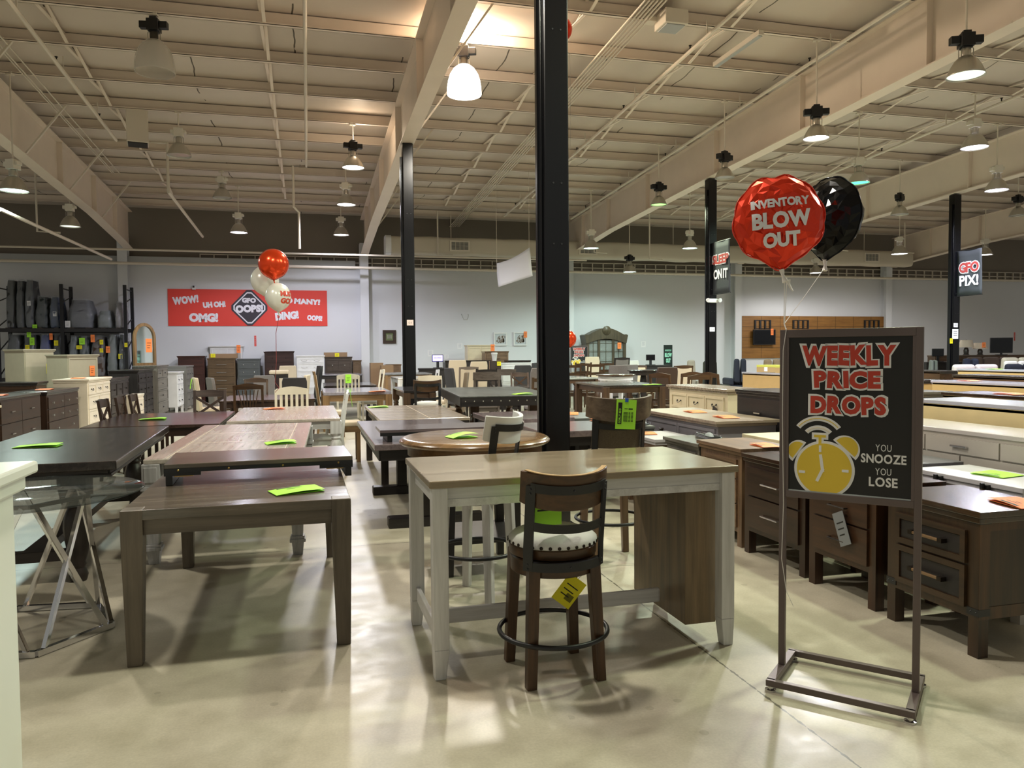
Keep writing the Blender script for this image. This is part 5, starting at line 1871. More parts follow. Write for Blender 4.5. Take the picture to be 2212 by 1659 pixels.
PC = paint('cream_chair_paint', (226, 216, 196))
PW = paint('white_chair_paint', (222, 222, 220))
PT = paint('taupe_chair_paint', (120, 108, 98))
CH = [
    ('xback', 'dark crossed-back chair nearest of the three left of the reddish table', 226, 864, 9.35, -90, W_esp, None, None),
    ('xback', 'dark crossed-back chair in the middle of the three left of the reddish table', 262, 858, 10.05, -90, W_esp, None, None),
    ('xback', 'dark crossed-back chair farthest of the three left of the reddish table', 290, 853, 10.75, -90, W_esp, None, None),
    ('xback', 'brown crossed-back chair facing the camera at the far end of the reddish table', 452, 844, 11.45, 180, ((58, 46, 42), (86, 70, 64)), None, None),
    ('fan', 'brown fan-backed spindle chair behind the taupe table', 536, 829, 12.3, 0, W_choc, None, None),
    ('slat', 'cream slat-backed chair with an arched rail, at the far end of the white-legged taupe table', 629, 836, 12.1, 180, PC, None, None),
    ('slat', 'white slat-backed chair seen edge-on with a lime tag, right of the white-legged taupe table', 741, 843, 9.75, 90, PW, None, 'lime'),
    ('uphol', 'cream upholstered chair seen from the side with a lime tag, beside the crossed-back chair', 424, 817, 15.0, -75, W_choc, M_beige, 'lime'),
    ('uphol', 'grey upholstered chair seen from the side behind the crossed-back chair', 456, 817, 15.6, -70, W_choc, M_greyf, None),
    ('bow', 'brown arched-rail chair behind the fan-backed one', 553, 817, 15.8, 180, W_choc, None, None),
    ('uphol', 'grey upholstered chair behind the arched-rail brown chair', 570, 812, 17.4, 180, W_dark, M_greyf, None),
    ('tufted', 'cream tufted chair before the tall dark chest', 622, 791, 21.3, 180, W_dark, M_beige, None),
    ('uphol', 'charcoal-backed chair with pale sides behind the cream slat-backed chair', 636, 817, 14.9, 0, PC, M_char, None),
    ('uphol', 'cream-sided chair right of the charcoal-backed one', 661, 811, 16.6, 80, PC, M_beige, None),
    ('uphol', 'black chair seen from the side in front of the white chest', 687, 791, 18.2, 100, W_blk, M_iron, None),
    ('frameback', 'brown chair with beige back leaning at the left side of the rustic table', 686, 804, 13.9, -90, W_oak, M_beige, None),
    ('slat', 'greyish cream slat-backed chair at the far end of the rustic table with a lime tag', 752, 808, 17.5, 0, PC, None, 'lime'),
    ('open', 'cream chair seen from the side right of the rustic table', 822, 800, 17.4, 95, PC, M_linen, None),
    ('open', 'cream open-backed chair right of the C-5 column', 928, 813, 14.9, 0, PC, None, None),
    ('uphol', 'tall cream upholstered chair, left of the pair before the cream wardrobe', 988, 779, 20.0, 0, W_oak, M_beige, None),
    ('uphol', 'tall cream upholstered chair, right of the pair before the cream wardrobe', 1034, 782, 20.6, 0, W_oak, M_beige, None),
    ('frameback', 'taupe-framed chair with a cream panel between the two tall cream chairs', 1012, 794, 18.0, 0, PT, M_beige, None),
    ('ladder', 'dark ladder-back chair behind the bent-rail grey chair', 1050, 797, 16.4, 0, W_blk, None, None),
    ('panelback', 'grey-brown chair with a wide bent back rail behind the riveted table', 1051, 805, 14.6, 0, ((74, 66, 62), (104, 94, 88)), None, None),
    ('tufted', 'taupe channel-tufted chair tilting beside the riveted table', 1004, 805, 14.2, 75, W_dark, M_taupef, None),
    ('uphol', 'dark grey chair edge-on left of the tufted taupe chair', 974, 796, 16.2, -80, W_dark, M_char, None),
    ('xback', 'small dark crossed-back chair seen edge-on behind the riveted table', 1070, 812, 15.2, -70, W_blk, None, None),
    ('xback', 'brown crossed-back chair behind the black glossy table', 1123, 806, 18.9, 180, W_choc, None, None),
    ('panelback', 'grey bent-rail chair left of the brown crossed-back chair', 1092, 799, 19.6, 0, ((74, 66, 62), (104, 94, 88)), None, None),
    ('uphol', 'charcoal wide-backed chair behind the brown crossed-back chair', 1129, 790, 20.5, 0, W_blk, M_char, None),
    ('uphol', 'charcoal chair turned sideways before the pale dresser', 1152, 785, 21.8, 60, W_blk, M_char, None),
    ('uphol', 'grey-brown upholstered chair just left of the near column', 1171, 796, 14.5, 0, W_dark, M_greyf, None),
    ('ladder', 'brown ladder-back chair half hidden by the left edge of the near column', 1176, 816, 13.2, 0, W_choc, None, None),
    ('uphol', 'cream-backed chair edge-on right of the C-5 column', 966, 806, 16.8, 80, PC, M_beige, None),
    ('open', 'white low chair right of the C-5 column near the monitor', 943, 800, 20.7, 90, PW, None, None),
    ('ladder', 'brown ladder-back chair touching the right edge of the near column', 1236, 788, 19.4, 0, W_choc, None, None),
    ('ladder', 'brown ladder-back chair second from the near column under the far balloon', 1259, 784, 20.2, 0, W_choc, None, None),
    ('ladder', 'brown ladder-back chair third from the near column, with a pale tag', 1286, 786, 19.2, 0, W_choc, None, None),
    ('ladder', 'brown ladder-back chair fourth from the near column, before the glass cabinet', 1310, 784, 22.6, 0, W_choc, None, None),
    ('frameback', 'tall grey-backed chair in a dark frame in front of the glass cabinet', 1342, 774, 21.6, 0, W_blk, M_greyf, None),
    ('tub', 'grey tub chair left of the pair behind the white-apron table', 1337, 790, 18.7, -10, W_blk, M_greyf, None),
    ('tub', 'grey tub chair right of the pair behind the white-apron table', 1363, 789, 19.3, 8, W_blk, M_greyf, None),
    ('frameback', 'beige panel chair by the small dark pedestal table', 1381, 791, 20.6, 180, W_choc, M_beige, None),
    ('uphol', 'dark brown panel-backed chair left of the beige framed chair', 1440, 794, 16.0, 0, W_choc, mat('brown_leather', (62, 46, 38), .45), None),
    ('frameback', 'beige panel chair in a brown frame behind the cream dresser', 1474, 791, 16.4, 5, W_choc, M_beige, None),
    ('bow', 'brown arched chair edge-on just left of the cream dresser', 1428, 806, 14.4, -60, W_choc, None, None),
    ('bow', 'wide brown arched chair over the top of the cream dresser', 1510, 809, 13.4, 0, W_choc, None, None),
    ('bow', 'brown arched chair behind the wide one over the cream dresser', 1493, 804, 15.1, 0, W_choc, None, None),
    ('bow', 'brown arched chair right of the wide one, by the SLEEP column', 1534, 805, 13.9, -70, W_choc, None, None),
    ('tufted', 'mint-lit cream tufted chair in front of the glass cabinet', 1281, 772, 23.7, 180, W_dark, M_beige, None),
    ('uphol', 'small cream chair by the wall right of the tall grey-backed chair', 1366, 780, 23.7, 180, W_dark, M_linen, None),
]
for st, lb, px, yt, d, fc, frm, fb, tg in CH:
    chair(st, lb, px, yt, d, fc, frm, fb, tag_col=tg, w=.52 if st in ('slat', 'panelback') else .47)

swivel_stool('dark brown swivel stool with a nail-trimmed cream seat, left of the riveted table', (1.70, 11.26, 0), R(-8), 0.76, W_choc, M_linen, back_h=0.34, ring_z=.3)
# cream low stool beside the parquet table
t = thing('dining_stool', 'brown stool with a cream pad tucked by the left side of the parquet table', 'stool', (.48, 10.95, 0), R(0))
MB().box(-.22, .22, -.2, .2, .50, .56).build('seat_pad', M_beige, t, bevel=.02)
MB().box(-.21, .21, -.19, .19, .42, .50).build('seat_frame', wd(W_oak, 'X', .4), t)
for sx in (-1, 1):
    for sy in (-1, 1):
        MB().box(sx * .18 - .025, sx * .18 + .025, sy * .16 - .025, sy * .16 + .025, 0, .42).build('leg', wd(W_oak, 'Z', .4), t)
# bench with a cream top at the back left
c = AT(603, 19.6)
t = thing('counter_stool', 'cream-topped counter bench before the slate chest, lime tag on it', 'bench', (c.x, c.y, 0), 0)
MB().box(-.24, .24, -.2, .2, 1.0, 1.1).build('seat_pad', M_beige, t, bevel=.03)
for sx in (-1, 1):
    for sy in (-1, 1):
        MB().box(sx * .2 - .02, sx * .2 + .02, sy * .16 - .02, sy * .16 + .02, 0, 1.0).build('leg', wd(W_blk, 'Z', .4), t)
MB().box(-.2, .2, -.17, .17, .9, 1.0).build('seat_frame', wd(W_blk, 'X', .4), t)
# ------------------------------------------------------------------ pipes, ducts and boxes under the roof
def PRo(px, py, off):            # point on a plane 'off' below the purlins
    v = _ray(px, py)
    return CP + v * ((7.15 - off - CAM_H) / (v.z + 0.045 * v.y))


def pipe(label, pts, r, name='ceiling_pipe', group='pipes and conduits under the roof', m=None, heads=0, clamps=0, cat='pipe'):
    t = thing(name, label, cat, pts[0], 0, group)
    o = Vector(pts[0])
    lp = [Vector(p) - o for p in pts]
    MB().tube(lp, r, 8).build('pipe_run', m or M_creamp, t, smooth=True)
    a, b = lp[0], lp[1]
    for k in range(heads):
        q = a.lerp(b, (k + .5) / heads)
        MB().lathe([(.012, 0), (.012, .05), (.025, .055), (.025, .065)], 8, (q.x, q.y, q.z + r)).build('sprinkler_head', M_dark, t)
    for k in range(clamps):
        q = a.lerp(b, (k + .3) / clamps)
        MB().box(q.x - .008, q.x + .008, q.y - .008, q.y + .008, q.z + r, q.z + .26).build('hanger_rod', M_creamp, t)
    return t


def along_y(px, py, off, y0, y1):
    q = PRo(px, py, off)
    return [(q.x, y0, roof_z(y0) - off), (q.x, y1, roof_z(y1) - off)]


a = along_y(150, 172, .22, 7.5, 18.2)
e = a[1]
c = PY(362, 350, 18.2)
pipe('sprinkler pipe with a drop, slanting down across the upper left of the ceiling', a + [(c.x, 18.2, e[2]), (c.x, 18.2, e[2] - 1.05), (c.x + .05, 23.4, e[2] - 1.25)], .035, heads=4, clamps=5)
for k, (px, py) in enumerate(((60, 172), (82, 190), (150, 250))):
    a = along_y(px, py, .06, 7.5, 21.5)
    pipe('thin conduit at upper left, %s from the left edge' % ORD[k], a, .012)
a = along_y(660, 180, .12, 7.5, 19.8)
e = a[1]
pipe('conduit running straight away down the middle of the left bay, with a drop', a + [(a[1][0] - .32, 19.8, e[2]), (a[1][0] - .32, 19.8, e[2] - 1.0), (a[1][0] - .2, 20.0, e[2] - 1.1), (a[1][0] - .2, 20.0, e[2] - 2.0)], .03, clamps=3)
for k, (px, py, n) in enumerate(((1430, 165, 4), (1760, 130, 4), (2000, 290, 3), (2150, 330, 3))):
    a = along_y(px, py, .20, 7.5, 24.0)
    pipe('sprinkler pipe right of the near column, %s from the left' % ORD[k], a, .032, heads=n + 2, clamps=6)
for k in range(6):
    pts = []
    for px, py in ((1420, 0), (1330, 100), (1243, 195), (1160, 292), (1072, 392), (985, 490)):
        q = PRo(px + 9 * (k - 2.5) * (1 - py / 900), py, .05)
        pts.append((q.x, q.y, roof_z(q.y) - .05))
    x0 = pts[2][0]
    pts = [(x0 + (p[0] - x0) * .15, p[1], p[2]) for p in pts]
    pipe('cream conduit in the six-conduit bundle right of the near column, %s from the left' % ORD[k], pts, .014)
# mains along the back wall
za = PY(400, 542, 24.6).z
pipe('upper sprinkler main along the back wall above the red banner', [(-13.5, 24.6, za), (9.2, 24.6, za)], .03, clamps=0)
zb_ = PY(400, 571, 25.6).z
pipe('lower sprinkler main along the back wall', [(-13.5, 25.6, zb_), (33.5, 25.6, zb_)], .045)
for k, (px, y0, y1, Y) in enumerate(((78, 430, 500, 22.0), (945, 480, 550, 24.6), (1283, 440, 545, 24.0), (1403, 420, 560, 23.0), (1810, 440, 540, 22.5), (1955, 480, 545, 23.5))):
    p0, p1 = PY(px, y0, Y), PY(px, y1, Y)
    pipe('vertical drop pipe from the roof, %s from the left' % ORD[k], [(p0.x, Y, roof_z(Y) + .02), (p0.x, Y, p1.z), (p0.x + .5, Y + .1, p1.z)], .025)
pipe('slanting sprinkler branch low at the left edge', [PY(0, 452, 15.5), PY(240, 560, 22.8)], .035)

DX0 = PY(842, 530, 25.0).x
t = thing('air_duct', 'long cream wrapped air duct along the back wall, right of the C-5 column', 'duct', (DX0, 25.0, 4.98), 0)
g = MB()
o_ = [(.30 * math.copysign(abs(math.cos(a)) ** .45, math.cos(a)), .29 * math.copysign(abs(math.sin(a)) ** .45, math.sin(a))) for a in [2 * PI * i / 28 for i in range(28)]]
rows = []
for i in range(60):
    x = 20.0 * i / 59
    s = 1 + .02 * math.sin(i * 2.1) + .012 * math.sin(i * 5.3)
    rows.append([(x, y * s, z * s - .01 * math.sin(i * 1.3)) for y, z in o_])
g.loft(rows, close_u=True, caps=True)
g.build('duct_body', mat('duct_wrap', (206, 196, 178), .5, bump=.3, bscale=4), t, smooth=True)
g = MB()
g.loft([[(-.10, y * .9, z * .95) for y, z in o_], [(-.16, y * 1.06, z * 1.06) for y, z in o_], [(.02, y * 1.06, z * 1.06) for y, z in o_]], close_u=True, caps=True)
g.build('end_wrap', mat('foil_wrap', (236, 236, 238), .3, bump=.6, bscale=20), t, smooth=True)
for px in (993, 1270, 1883):
    vx = PY(px, 528, 24.7).x - DX0
    v = MB()
    for (x0, x1, z0, z1) in ((-.33, .33, .13, .17), (-.33, .33, -.17, -.13), (-.33, -.28, -.13, .13), (.28, .33, -.13, .13)):
        v.box(vx + x0, vx + x1, -.335, -.30, z0, z1)
    vt = v.build('vent', M_creamp, t)
    MB().box(vx - .28, vx + .28, -.318, -.30, -.13, .13).build('vent_opening', mat('vent_grey', (120, 120, 116), .6), vt)
    b = MB()
    for k in range(4):
        b.box(vx - .28 + k * .14 - .006, vx - .28 + k * .14 + .006, -.33, -.318, -.13, .13)
    for k in range(7):
        b.box(vx - .28, vx + .28, -.328, -.318, -.13 + k * .04, -.125 + k * .04)
    b.build('vent_louvre', M_creamp, vt)
for k, hx in enumerate((2, 6, 10, 14, 18)):
    MB().box(hx - .01, hx + .01, -.01, .01, .27, roof_z(25.0) - 4.98 + .02).build('duct_hanger', M_creamp, t)

q = PR(296, 245)
t = thing('heater_box', 'cream heater box hanging under the purlins at upper left', 'heater', (q.x, q.y, roof_z(q.y)), R(10), None)
MB().box(-.20, .20, -.22, .22, -.62, .03).build('box_body', M_creamp, t, bevel=.02)
MB().box(-.18, .18, -.20, .20, -.635, -.62).build('box_opening', M_dark, t)
q = PR(1450, 32)
t = thing('junction_box', 'cream box under the purlins beside the conduit bundle', 'box', (q.x, q.y, roof_z(q.y)), 0)
MB().box(-.19, .19, -.2, .2, -.20, .02).build('box_body', M_creamp, t, bevel=.012)
MB().box(-.15, .15, -.16, .16, -.215, -.20).build('box_cover', M_girt, t)
q = PR(1405, 40)
t = thing('junction_box', 'small cream junction box at the end of a conduit', 'box', (q.x, q.y, roof_z(q.y)), 0)
MB().box(-.08, .08, -.08, .08, -.07, .01).build('box_body', M_creamp, t, bevel=.008)
a, b = PR(1645, 62), PR(1547, 142)
t = thing('strip_light', 'unlit strip light fixture under the roof right of the conduit bundle', 'light', (a.x, (a.y + b.y) / 2, roof_z((a.y + b.y) / 2)), 0)
L_ = abs(a.y - b.y) / 2
MB().box(-.05, .05, -L_, L_, -.06, .02).build('fixture_body', M_creamp, t, bevel=.008)
MB().box(-.035, .035, -L_ + .03, L_ - .03, -.075, -.06).build('tube_cover', M_girt, t)

# ------------------------------------------------------------------ back wall: banner, pictures, papers
YB = YW - .012


def wpt(px, py, Y=YB):
    return PY(px, py, Y)


def comic(body, sd, bold=.075, jit=.09, space=.75):
    return text_mb(body, 1, bold, jit, 0, space, seed=sd)


p0, p1 = wpt(364, 704), wpt(706, 628)
bw, bh = p1.x - p0.x, p1.z - p0.z
M_bred = mat('banner_red', (232, 70, 58), .55)
M_bchar = mat('banner_charcoal', (54, 50, 60), .55)
M_btxt = mat('banner_white', (240, 238, 246), .55)
t = thing('wall_banner', 'long red wall banner with WOW, UH OH, OMG and a dark GFO OOPS diamond', 'banner', ((p0.x + p1.x) / 2, YB, (p0.z + p1.z) / 2))
MB().box(-bw / 2, bw / 2, -.012, .008, -bh / 2, bh / 2).build('banner_panel', M_bred, t)


def put(body, px, py, w, h, tilt, sd, m=M_btxt, y=-.014):
    c = wpt(px, py)
    g = fit(comic(body, sd), w / 342.0 * bw, h / 76.0 * bh)
    g.xf(Matrix.Translation((c.x - t.location.x, y, c.z - t.location.z)) @ Matrix.Rotation(R(-tilt), 4, 'Y'))
    g.build('lettering', m, t, flip=True)


put('WOW!', 401, 648, 54, 17, 7, 3)
put('UH OH!', 463, 658, 48, 13, 4, 5)
put('OMG!', 440, 686, 61, 19, 0, 6)
put('SO MANY!', 650, 651, 86, 13, -3, 8)
put('DING!', 620, 682, 52, 18, 6, 9)
put('OOPS!', 680, 687, 34, 12, -5, 11)
c = wpt(539, 665)
dx, dz = c.x - t.location.x, c.z - t.location.z
for nm, m_, hw_, hh_, y in (('diamond', M_bchar, 44, 42.5, -.02), ('diamond_border', M_btxt, 39, 37.5, -.024), ('diamond_field', M_bchar, 35.5, 34, -.028)):
    kx, kz = bw / 342.0, bh / 76.0
    a_, b_ = hw_ * kx, hh_ * kz
    pts = []
    for sx, sz in ((1, 0), (0, 1), (-1, 0), (0, -1)):
        for d_ in (-.12, .12):
            u = (sx * (1 - abs(d_)) + (-sz) * d_ * 1, sz * (1 - abs(d_)) + sx * d_ * 1)
            pts.append((dx + a_ * u[0], dz + b_ * u[1]))
    MB().prism(pts, y, y + .016, 'y').build(nm, m_, t)
put('GFO', 538, 649, 30, 11, 0, 12, y=-.032)
put('OOPS!', 539, 667, 60, 17, 3, 13, y=-.032)


def wall_frame(label, px0, px1, py0, py1, fm, ff, mat_m, art, name='framed_picture', cat='picture'):
    a_, b_ = wpt(px0, py1), wpt(px1, py0)
    t = thing(name, label, cat, ((a_.x + b_.x) / 2, YB - .01, (a_.z + b_.z) / 2))
    w, h = (b_.x - a_.x) / 2, (b_.z - a_.z) / 2
    g = MB()
    for (x0, x1, z0, z1) in ((-w, w, h - ff, h), (-w, w, -h, -h + ff), (-w, -w + ff, -h + ff, h - ff), (w - ff, w, -h + ff, h - ff)):
        g.box(x0, x1, -.03, .02, z0, z1)
    g.build('frame', fm, t)
    MB().box(-w + ff, w - ff, -.008, .0, -h + ff, h - ff).build('picture_mat', mat_m, t)
    if art:
        art(t, w - ff, h - ff)
    return t


def art_twig(t, w, h):
    g = MB()
    rg_ = random.Random(5)
    for k in range(7):
        x, z = rg_.uniform(-.5, .2) * w, -h * .7
        pts = [(x, -.010, z)]
        for j in range(4):
            x += rg_.uniform(-.1, .35) * w
            z += h * rg_.uniform(.2, .42)
            pts.append((max(-w * .8, min(w * .8, x)), -.010, min(z, h * .7)))
        g.tube(pts, .010, 5)
    for k in range(14):
        g.lathe([(.03, 0), (.03, .002)], 8, closed_ends=True)
        g.xf(Matrix.Translation((rg_.uniform(-.7, .7) * w, -.009, rg_.uniform(-.6, .6) * h)) @ Matrix.Rotation(R(90), 4, 'X'), len(g.v) - 16)
    g.build('twig_drawing', mat('sepia', (134, 118, 104), .8), t)


def art_forest(t, w, h):
    g = MB()
    for k in range(9):
        x = -w * .5 + k * w * .125
        g.box(x - .012, x + .012, -.011, -.009, -h * .5, h * .5)
    g.build('birch_trunks', mat('birch', (190, 192, 170), .8), t)


wall_frame('square picture in a broad dark frame left of the C-5 column', 827, 855, 713, 742, wd(W_esp, 'X', .4), .10, mat('forest_green', (112, 122, 84), .8), art_forest)
wall_frame('white-framed twig drawing, left of the pair', 1066, 1095, 718, 747, PT_white, .05, mat('picture_grey', (196, 202, 206), .7), art_twig)
wall_frame('white-framed twig drawing with an orange tag, right of the pair', 1109, 1138, 717, 747, PT_white, .05, mat('picture_grey', (196, 202, 206), .7), art_twig)


def wall_paper(label, px0, px1, py0, py1, col='white', name='wall_notice', cat='paper', txt=None):
    a_, b_ = wpt(px0, py1), wpt(px1, py0)
    w, h = (b_.x - a_.x) / 2, (b_.z - a_.z) / 2
    t = thing(name, label, cat, ((a_.x + b_.x) / 2, YB + .008, (a_.z + b_.z) / 2), 0, 'papers on the back wall')
    MB().box(-w, w, -.004, .004, -h, h).build('sheet', PAPERS.get(col, col), t)
    g = MB()
    for k in range(4):
        g.box(-w * .6, w * (.6 - .15 * (k % 2)), -.006, -.004, h * (.6 - .34 * k), h * (.68 - .34 * k))
    g.build('printing', mat('faint_print', (176, 176, 190), .6), t)
    return t


wall_paper('pinned white notice left of the monitor', 924, 936, 756, 770)
wall_paper('white notice with a black dot left of the cream wardrobe', 988, 999, 741, 754)
wall_paper('white notice low on the wall right of the monitor', 961, 969, 766, 775)
wall_paper('bluish notice right of the glass cabinet', 1385, 1395, 737, 750)
M_redst = mat('red_sticker', (226, 88, 78), .6)
wall_paper('thin vertical red sticker under the red banner', 549.5, 553.5, 725, 748, M_redst)
wall_paper('thin vertical red sticker on the far right wall', 2190.5, 2193.5, 718, 736, M_redst)
t = thing('security_camera', 'small white camera on the wall above the red banner', 'camera', wpt(419, 622), 0)
MB().box(-.06, .06, -.10, .012, -.06, .06).build('camera_body', PT_white, t, bevel=.02)
MB().lathe([(.03, 0), (.03, .06)], 10, (0, -.1, 0)).build('lens', M_iron, t)
t = thing('wire_bracket', 'bent wire bracket on the wall above the two tall cream chairs', 'bracket', wpt(1004, 685), 0)
MB().tube([(-.12, .012, .1), (-.12, -.06, .08), (-.1, -.1, 0), (-.06, -.12, -.1), (.06, -.12, -.1), (.1, -.1, 0), (.12, -.06, .08), (.12, .012, .1)], .008, 6).build('wire_loop', M_nickel, t, smooth=True)

# display board with brackets and a television
a_, b_ = wpt(1601, 774), wpt(1917, 684)
t = thing('display_board', 'brown plank display board on the back wall with empty black brackets', 'display board', ((a_.x + b_.x) / 2, YB - .03, (a_.z + b_.z) / 2))
w, h = (b_.x - a_.x) / 2, (b_.z - a_.z) / 2
MB().box(-w, w, -.03, .02, -h, h).build('board', wd(((126, 86, 36), (154, 108, 50)), 'X', .5), t)
g = MB()
for k in range(1, 8):
    g.box(-w + k * w / 4 - .008, -w + k * w / 4 + .008, -.033, -.03, -h, h)
for k in range(1, 4):
    g.box(-w, w, -.033, -.03, -h + k * h / 2 - .008, -h + k * h / 2 + .008)
g.build('plank_joint', mat('joint_brown', (84, 58, 26), .6), t)
for px in (1645, 1727, 1880):
    cx = wpt(px, 703).x - t.location.x
    cz = wpt(px, 701).z - t.location.z
    g = MB()
    for k in range(4):
        x = cx - .33 + k * .22
        g.box(x - .035, x + .035, -.07, -.03, cz - .17, cz + .17)
    for z in (-.16, .16):
        g.box(cx - .36, cx + .36, -.05, -.03, cz + z - .012, cz + z + .012)
    g.build('bracket', M_iron, t)
a_, b_ = wpt(1621, 745), wpt(1669, 712)
t = thing('television', 'flat black television on the brown display board', 'television', ((a_.x + b_.x) / 2, YB - .17, (a_.z + b_.z) / 2))
w, h = (b_.x - a_.x) / 2, (b_.z - a_.z) / 2
MB().box(-w, w, -.04, .02, -h, h).build('case', M_iron, t, bevel=.01)
MB().box(-w + .03, w - .03, -.043, -.04, -h + .03, h - .03).build('screen', mat('screen_black', (12, 13, 18), .12), t)
MB().box(-.12, .12, .02, .105, -.1, .1).build('mount', M_iron, t)
hang_tag(wpt(1668, 710, YB - .22), 0, 'orange tag on the corner of the wall television', 'orange', .12, .25)


# chests along the back wall
def wall_chest(label, px0, px1, ytop, rows, body=None, mats=None, handle=('bar', .25, 'nickel'), Y=25.75, base=0.0, **k):
    a_, b_ = PY(px0, ytop, Y), PY(px1, ytop, Y)
    return dresser(label, ((a_.x + b_.x) / 2, Y, base), '-y', b_.x - a_.x, .48, a_.z - base, rows, body, None, handle, mats=mats, group='chests against the back wall', **k)


CH5 = [(1, 1)] * 5
wall_chest('dark cherry tall chest, leftmost against the back wall', 384, 441, 769, CH5, ((48, 22, 18), (74, 36, 28)), handle=None, name='chest', cat='chest', over=.03)
wall_chest('walnut chest with five bright bar pulls under the red banner', 448, 508, 774, CH5, ((76, 58, 38), (104, 82, 56)), handle=('flat', .3, 'chrome'), name='chest', cat='chest', panel='flat', foot=.05)
wall_chest('slate-grey chest with winged pulls, right of the walnut chest', 513, 561, 775, CH5, None, (PT_slate, PT_slate), ('knob', .25, 'chrome'), name='chest', cat='chest')
wall_chest('tall near-black cherry chest in the middle of the left wall', 571, 634, 759, CH5, ((40, 22, 20), (60, 34, 30)), handle=('knob', .1, 'bronze'), name='chest', cat='chest', over=.03)
wall_chest('white tall chest with ring pulls on the back wall', 641, 700, 768, [(.6, 2), (1, 1), (1, 1), (1, 1), (1, 1)], None, (PT_white, PT_white), ('bail', .16, 'nickel'), Y=25.2, name='chest', cat='chest', over=.03, foot=.14)
wall_chest('wide dark brown dresser at the right of the white tall chest', 702, 760, 771, [(1, 2), (1, 2), (1, 2)], ((56, 46, 40), (78, 66, 58)), handle=('knob', .1, 'nickel'))
wall_chest('low brown chest turned beside the wide dark dresser', 762, 780, 778, [(1, 1), (1, 1)], ((82, 64, 48), (110, 88, 66)), handle=None)
zt = PY(480, 772, 26.0).z
t = dresser('white two-drawer dresser top showing above the walnut chest', ((PY(453, 747, 26.28).x + PY(523, 747, 26.28).x) / 2, 26.33, 0), '-y', PY(523, 747, 26.28).x - PY(453, 747, 26.28).x, .12, PY(480, 747, 26.26).z, [(1, 2), (1, 2), (1, 2), (1, 2)], None, None, ('knob', .1, 'nickel'), mats=(PT_white, PT_white), group='chests against the back wall', over=.05, foot=.1)
hang_tag(PY(515, 745, 26.1), 0, 'orange tag on the white dresser under the red banner', 'orange', .12, .26)


def carton(label, px0, px1, y0, y1, Y, dpt=.3, z=None, name='carton', col=(150, 122, 92), stripe=None):
    a_, b_ = PY(px0, y1, Y), PY(px1, y0, Y)
    zb0 = a_.z if z is None else z
    t = thing(name, label, 'box', ((a_.x + b_.x) / 2, Y + dpt / 2, zb0), 0, 'cartons')
    w = (b_.x - a_.x) / 2
    h = max(.05, b_.z - zb0)
    MB().box(-w, w, -dpt / 2, dpt / 2, 0, h).build('carton_body', mat('cardboard_%d' % col[0], col, .8, var=.05), t)
    MB().box(-w - .001, w + .001, -.03, .03, -.0 + .001, h + .001).build('packing_tape', stripe or mat('parcel_tape', (176, 150, 112), .4), t)
    return t


carton('flat long cardboard box lying on the walnut chest', 451, 512, 764, 773, 25.78, .3, z=PY(480, 774, 25.75).z + .004)
carton('long cardboard box on the wide dark dresser', 700, 750, 761, 770, 25.8, .3, z=PY(730, 771, 25.75).z + .004)
carton('cardboard box on the floor by the wall left of the C-5 column', 801, 828, 784, 806, 25.4, .5, z=0)
carton('lower cardboard box beside the one left of the C-5 column', 824, 850, 789, 806, 24.7, .5, z=0)
hang_tag(PY(460, 764, 25.76), 0, 'yellow tag leaning on the walnut chest', 'yellow', .14, .12)
hang_tag(PY(728, 763, 25.77), 0, 'yellow tag on the long cardboard box', 'yellow', .14, .12)

wall_chest('brown two-tier cabinet left of the C-5 column foot', 834, 866, 787, [(1, 2), (1, 2)], W_rust, handle=('knob', .1, 'nickel'), Y=25.6)
t = wall_chest('cream two-door wardrobe with an orange tag, below the twig drawings', 1010, 1068, 745, [(1, 2)], None, (PT_cream, PT_cream), ('knob', .08, 'black'), Y=25.2, name='wardrobe', cat='wardrobe', over=.03)
wall_chest('brown rustic chest in front of the cream wardrobe', 1048, 1098, 759, [(1, 1)] * 4, W_rust, None, ('bar', .2, 'bronze'), Y=24.4, name='chest', cat='chest')
hang_tag(PY(1064, 744, 24.35), 0, 'orange tag hanging at the corner of the brown rustic chest', 'orange', .13, .22)
hang_tag(wpt(1135, 716, YB - .05), 0, 'orange tag on the right twig drawing', 'orange', .12, .22)
wall_chest('dark low dresser behind the tall cream chairs', 962, 1060, 779, [(1, 3), (1, 3)], W_dark, None, ('knob', .1, 'bronze'), Y=23.4)
wall_chest('pale dresser with a framed front, left of the near column', 1083, 1152, 784, [(1, 1), (1, 1)], None, (PT_white, PT_white), None, Y=22.6)
wall_chest('dark long headboard-like cabinet behind the pale dresser', 1098, 1146, 778.5, [(1, 2), (1, 2)], W_dark, None, None, Y=23.8)
carton('small dark box with a white cup on it before the pale dresser', 1061, 1082, 780, 800, 22.0, .4, z=0, col=(60, 48, 42))
t = thing('paper_cup', 'white lidded cup on the small dark box', 'cup', PY(1068, 780, 22.2) + Vector((0, 0, .004)), 0)
MB().lathe([(.06, 0), (.09, .2), (.10, .21), (.10, .24), (.08, .25)], 14).build('cup_body', PT_white, t, smooth=True)
hang_tag(PY(1078, 781, 21.97), 0, 'yellow tag on the small dark box', 'yellow', .12, .12)


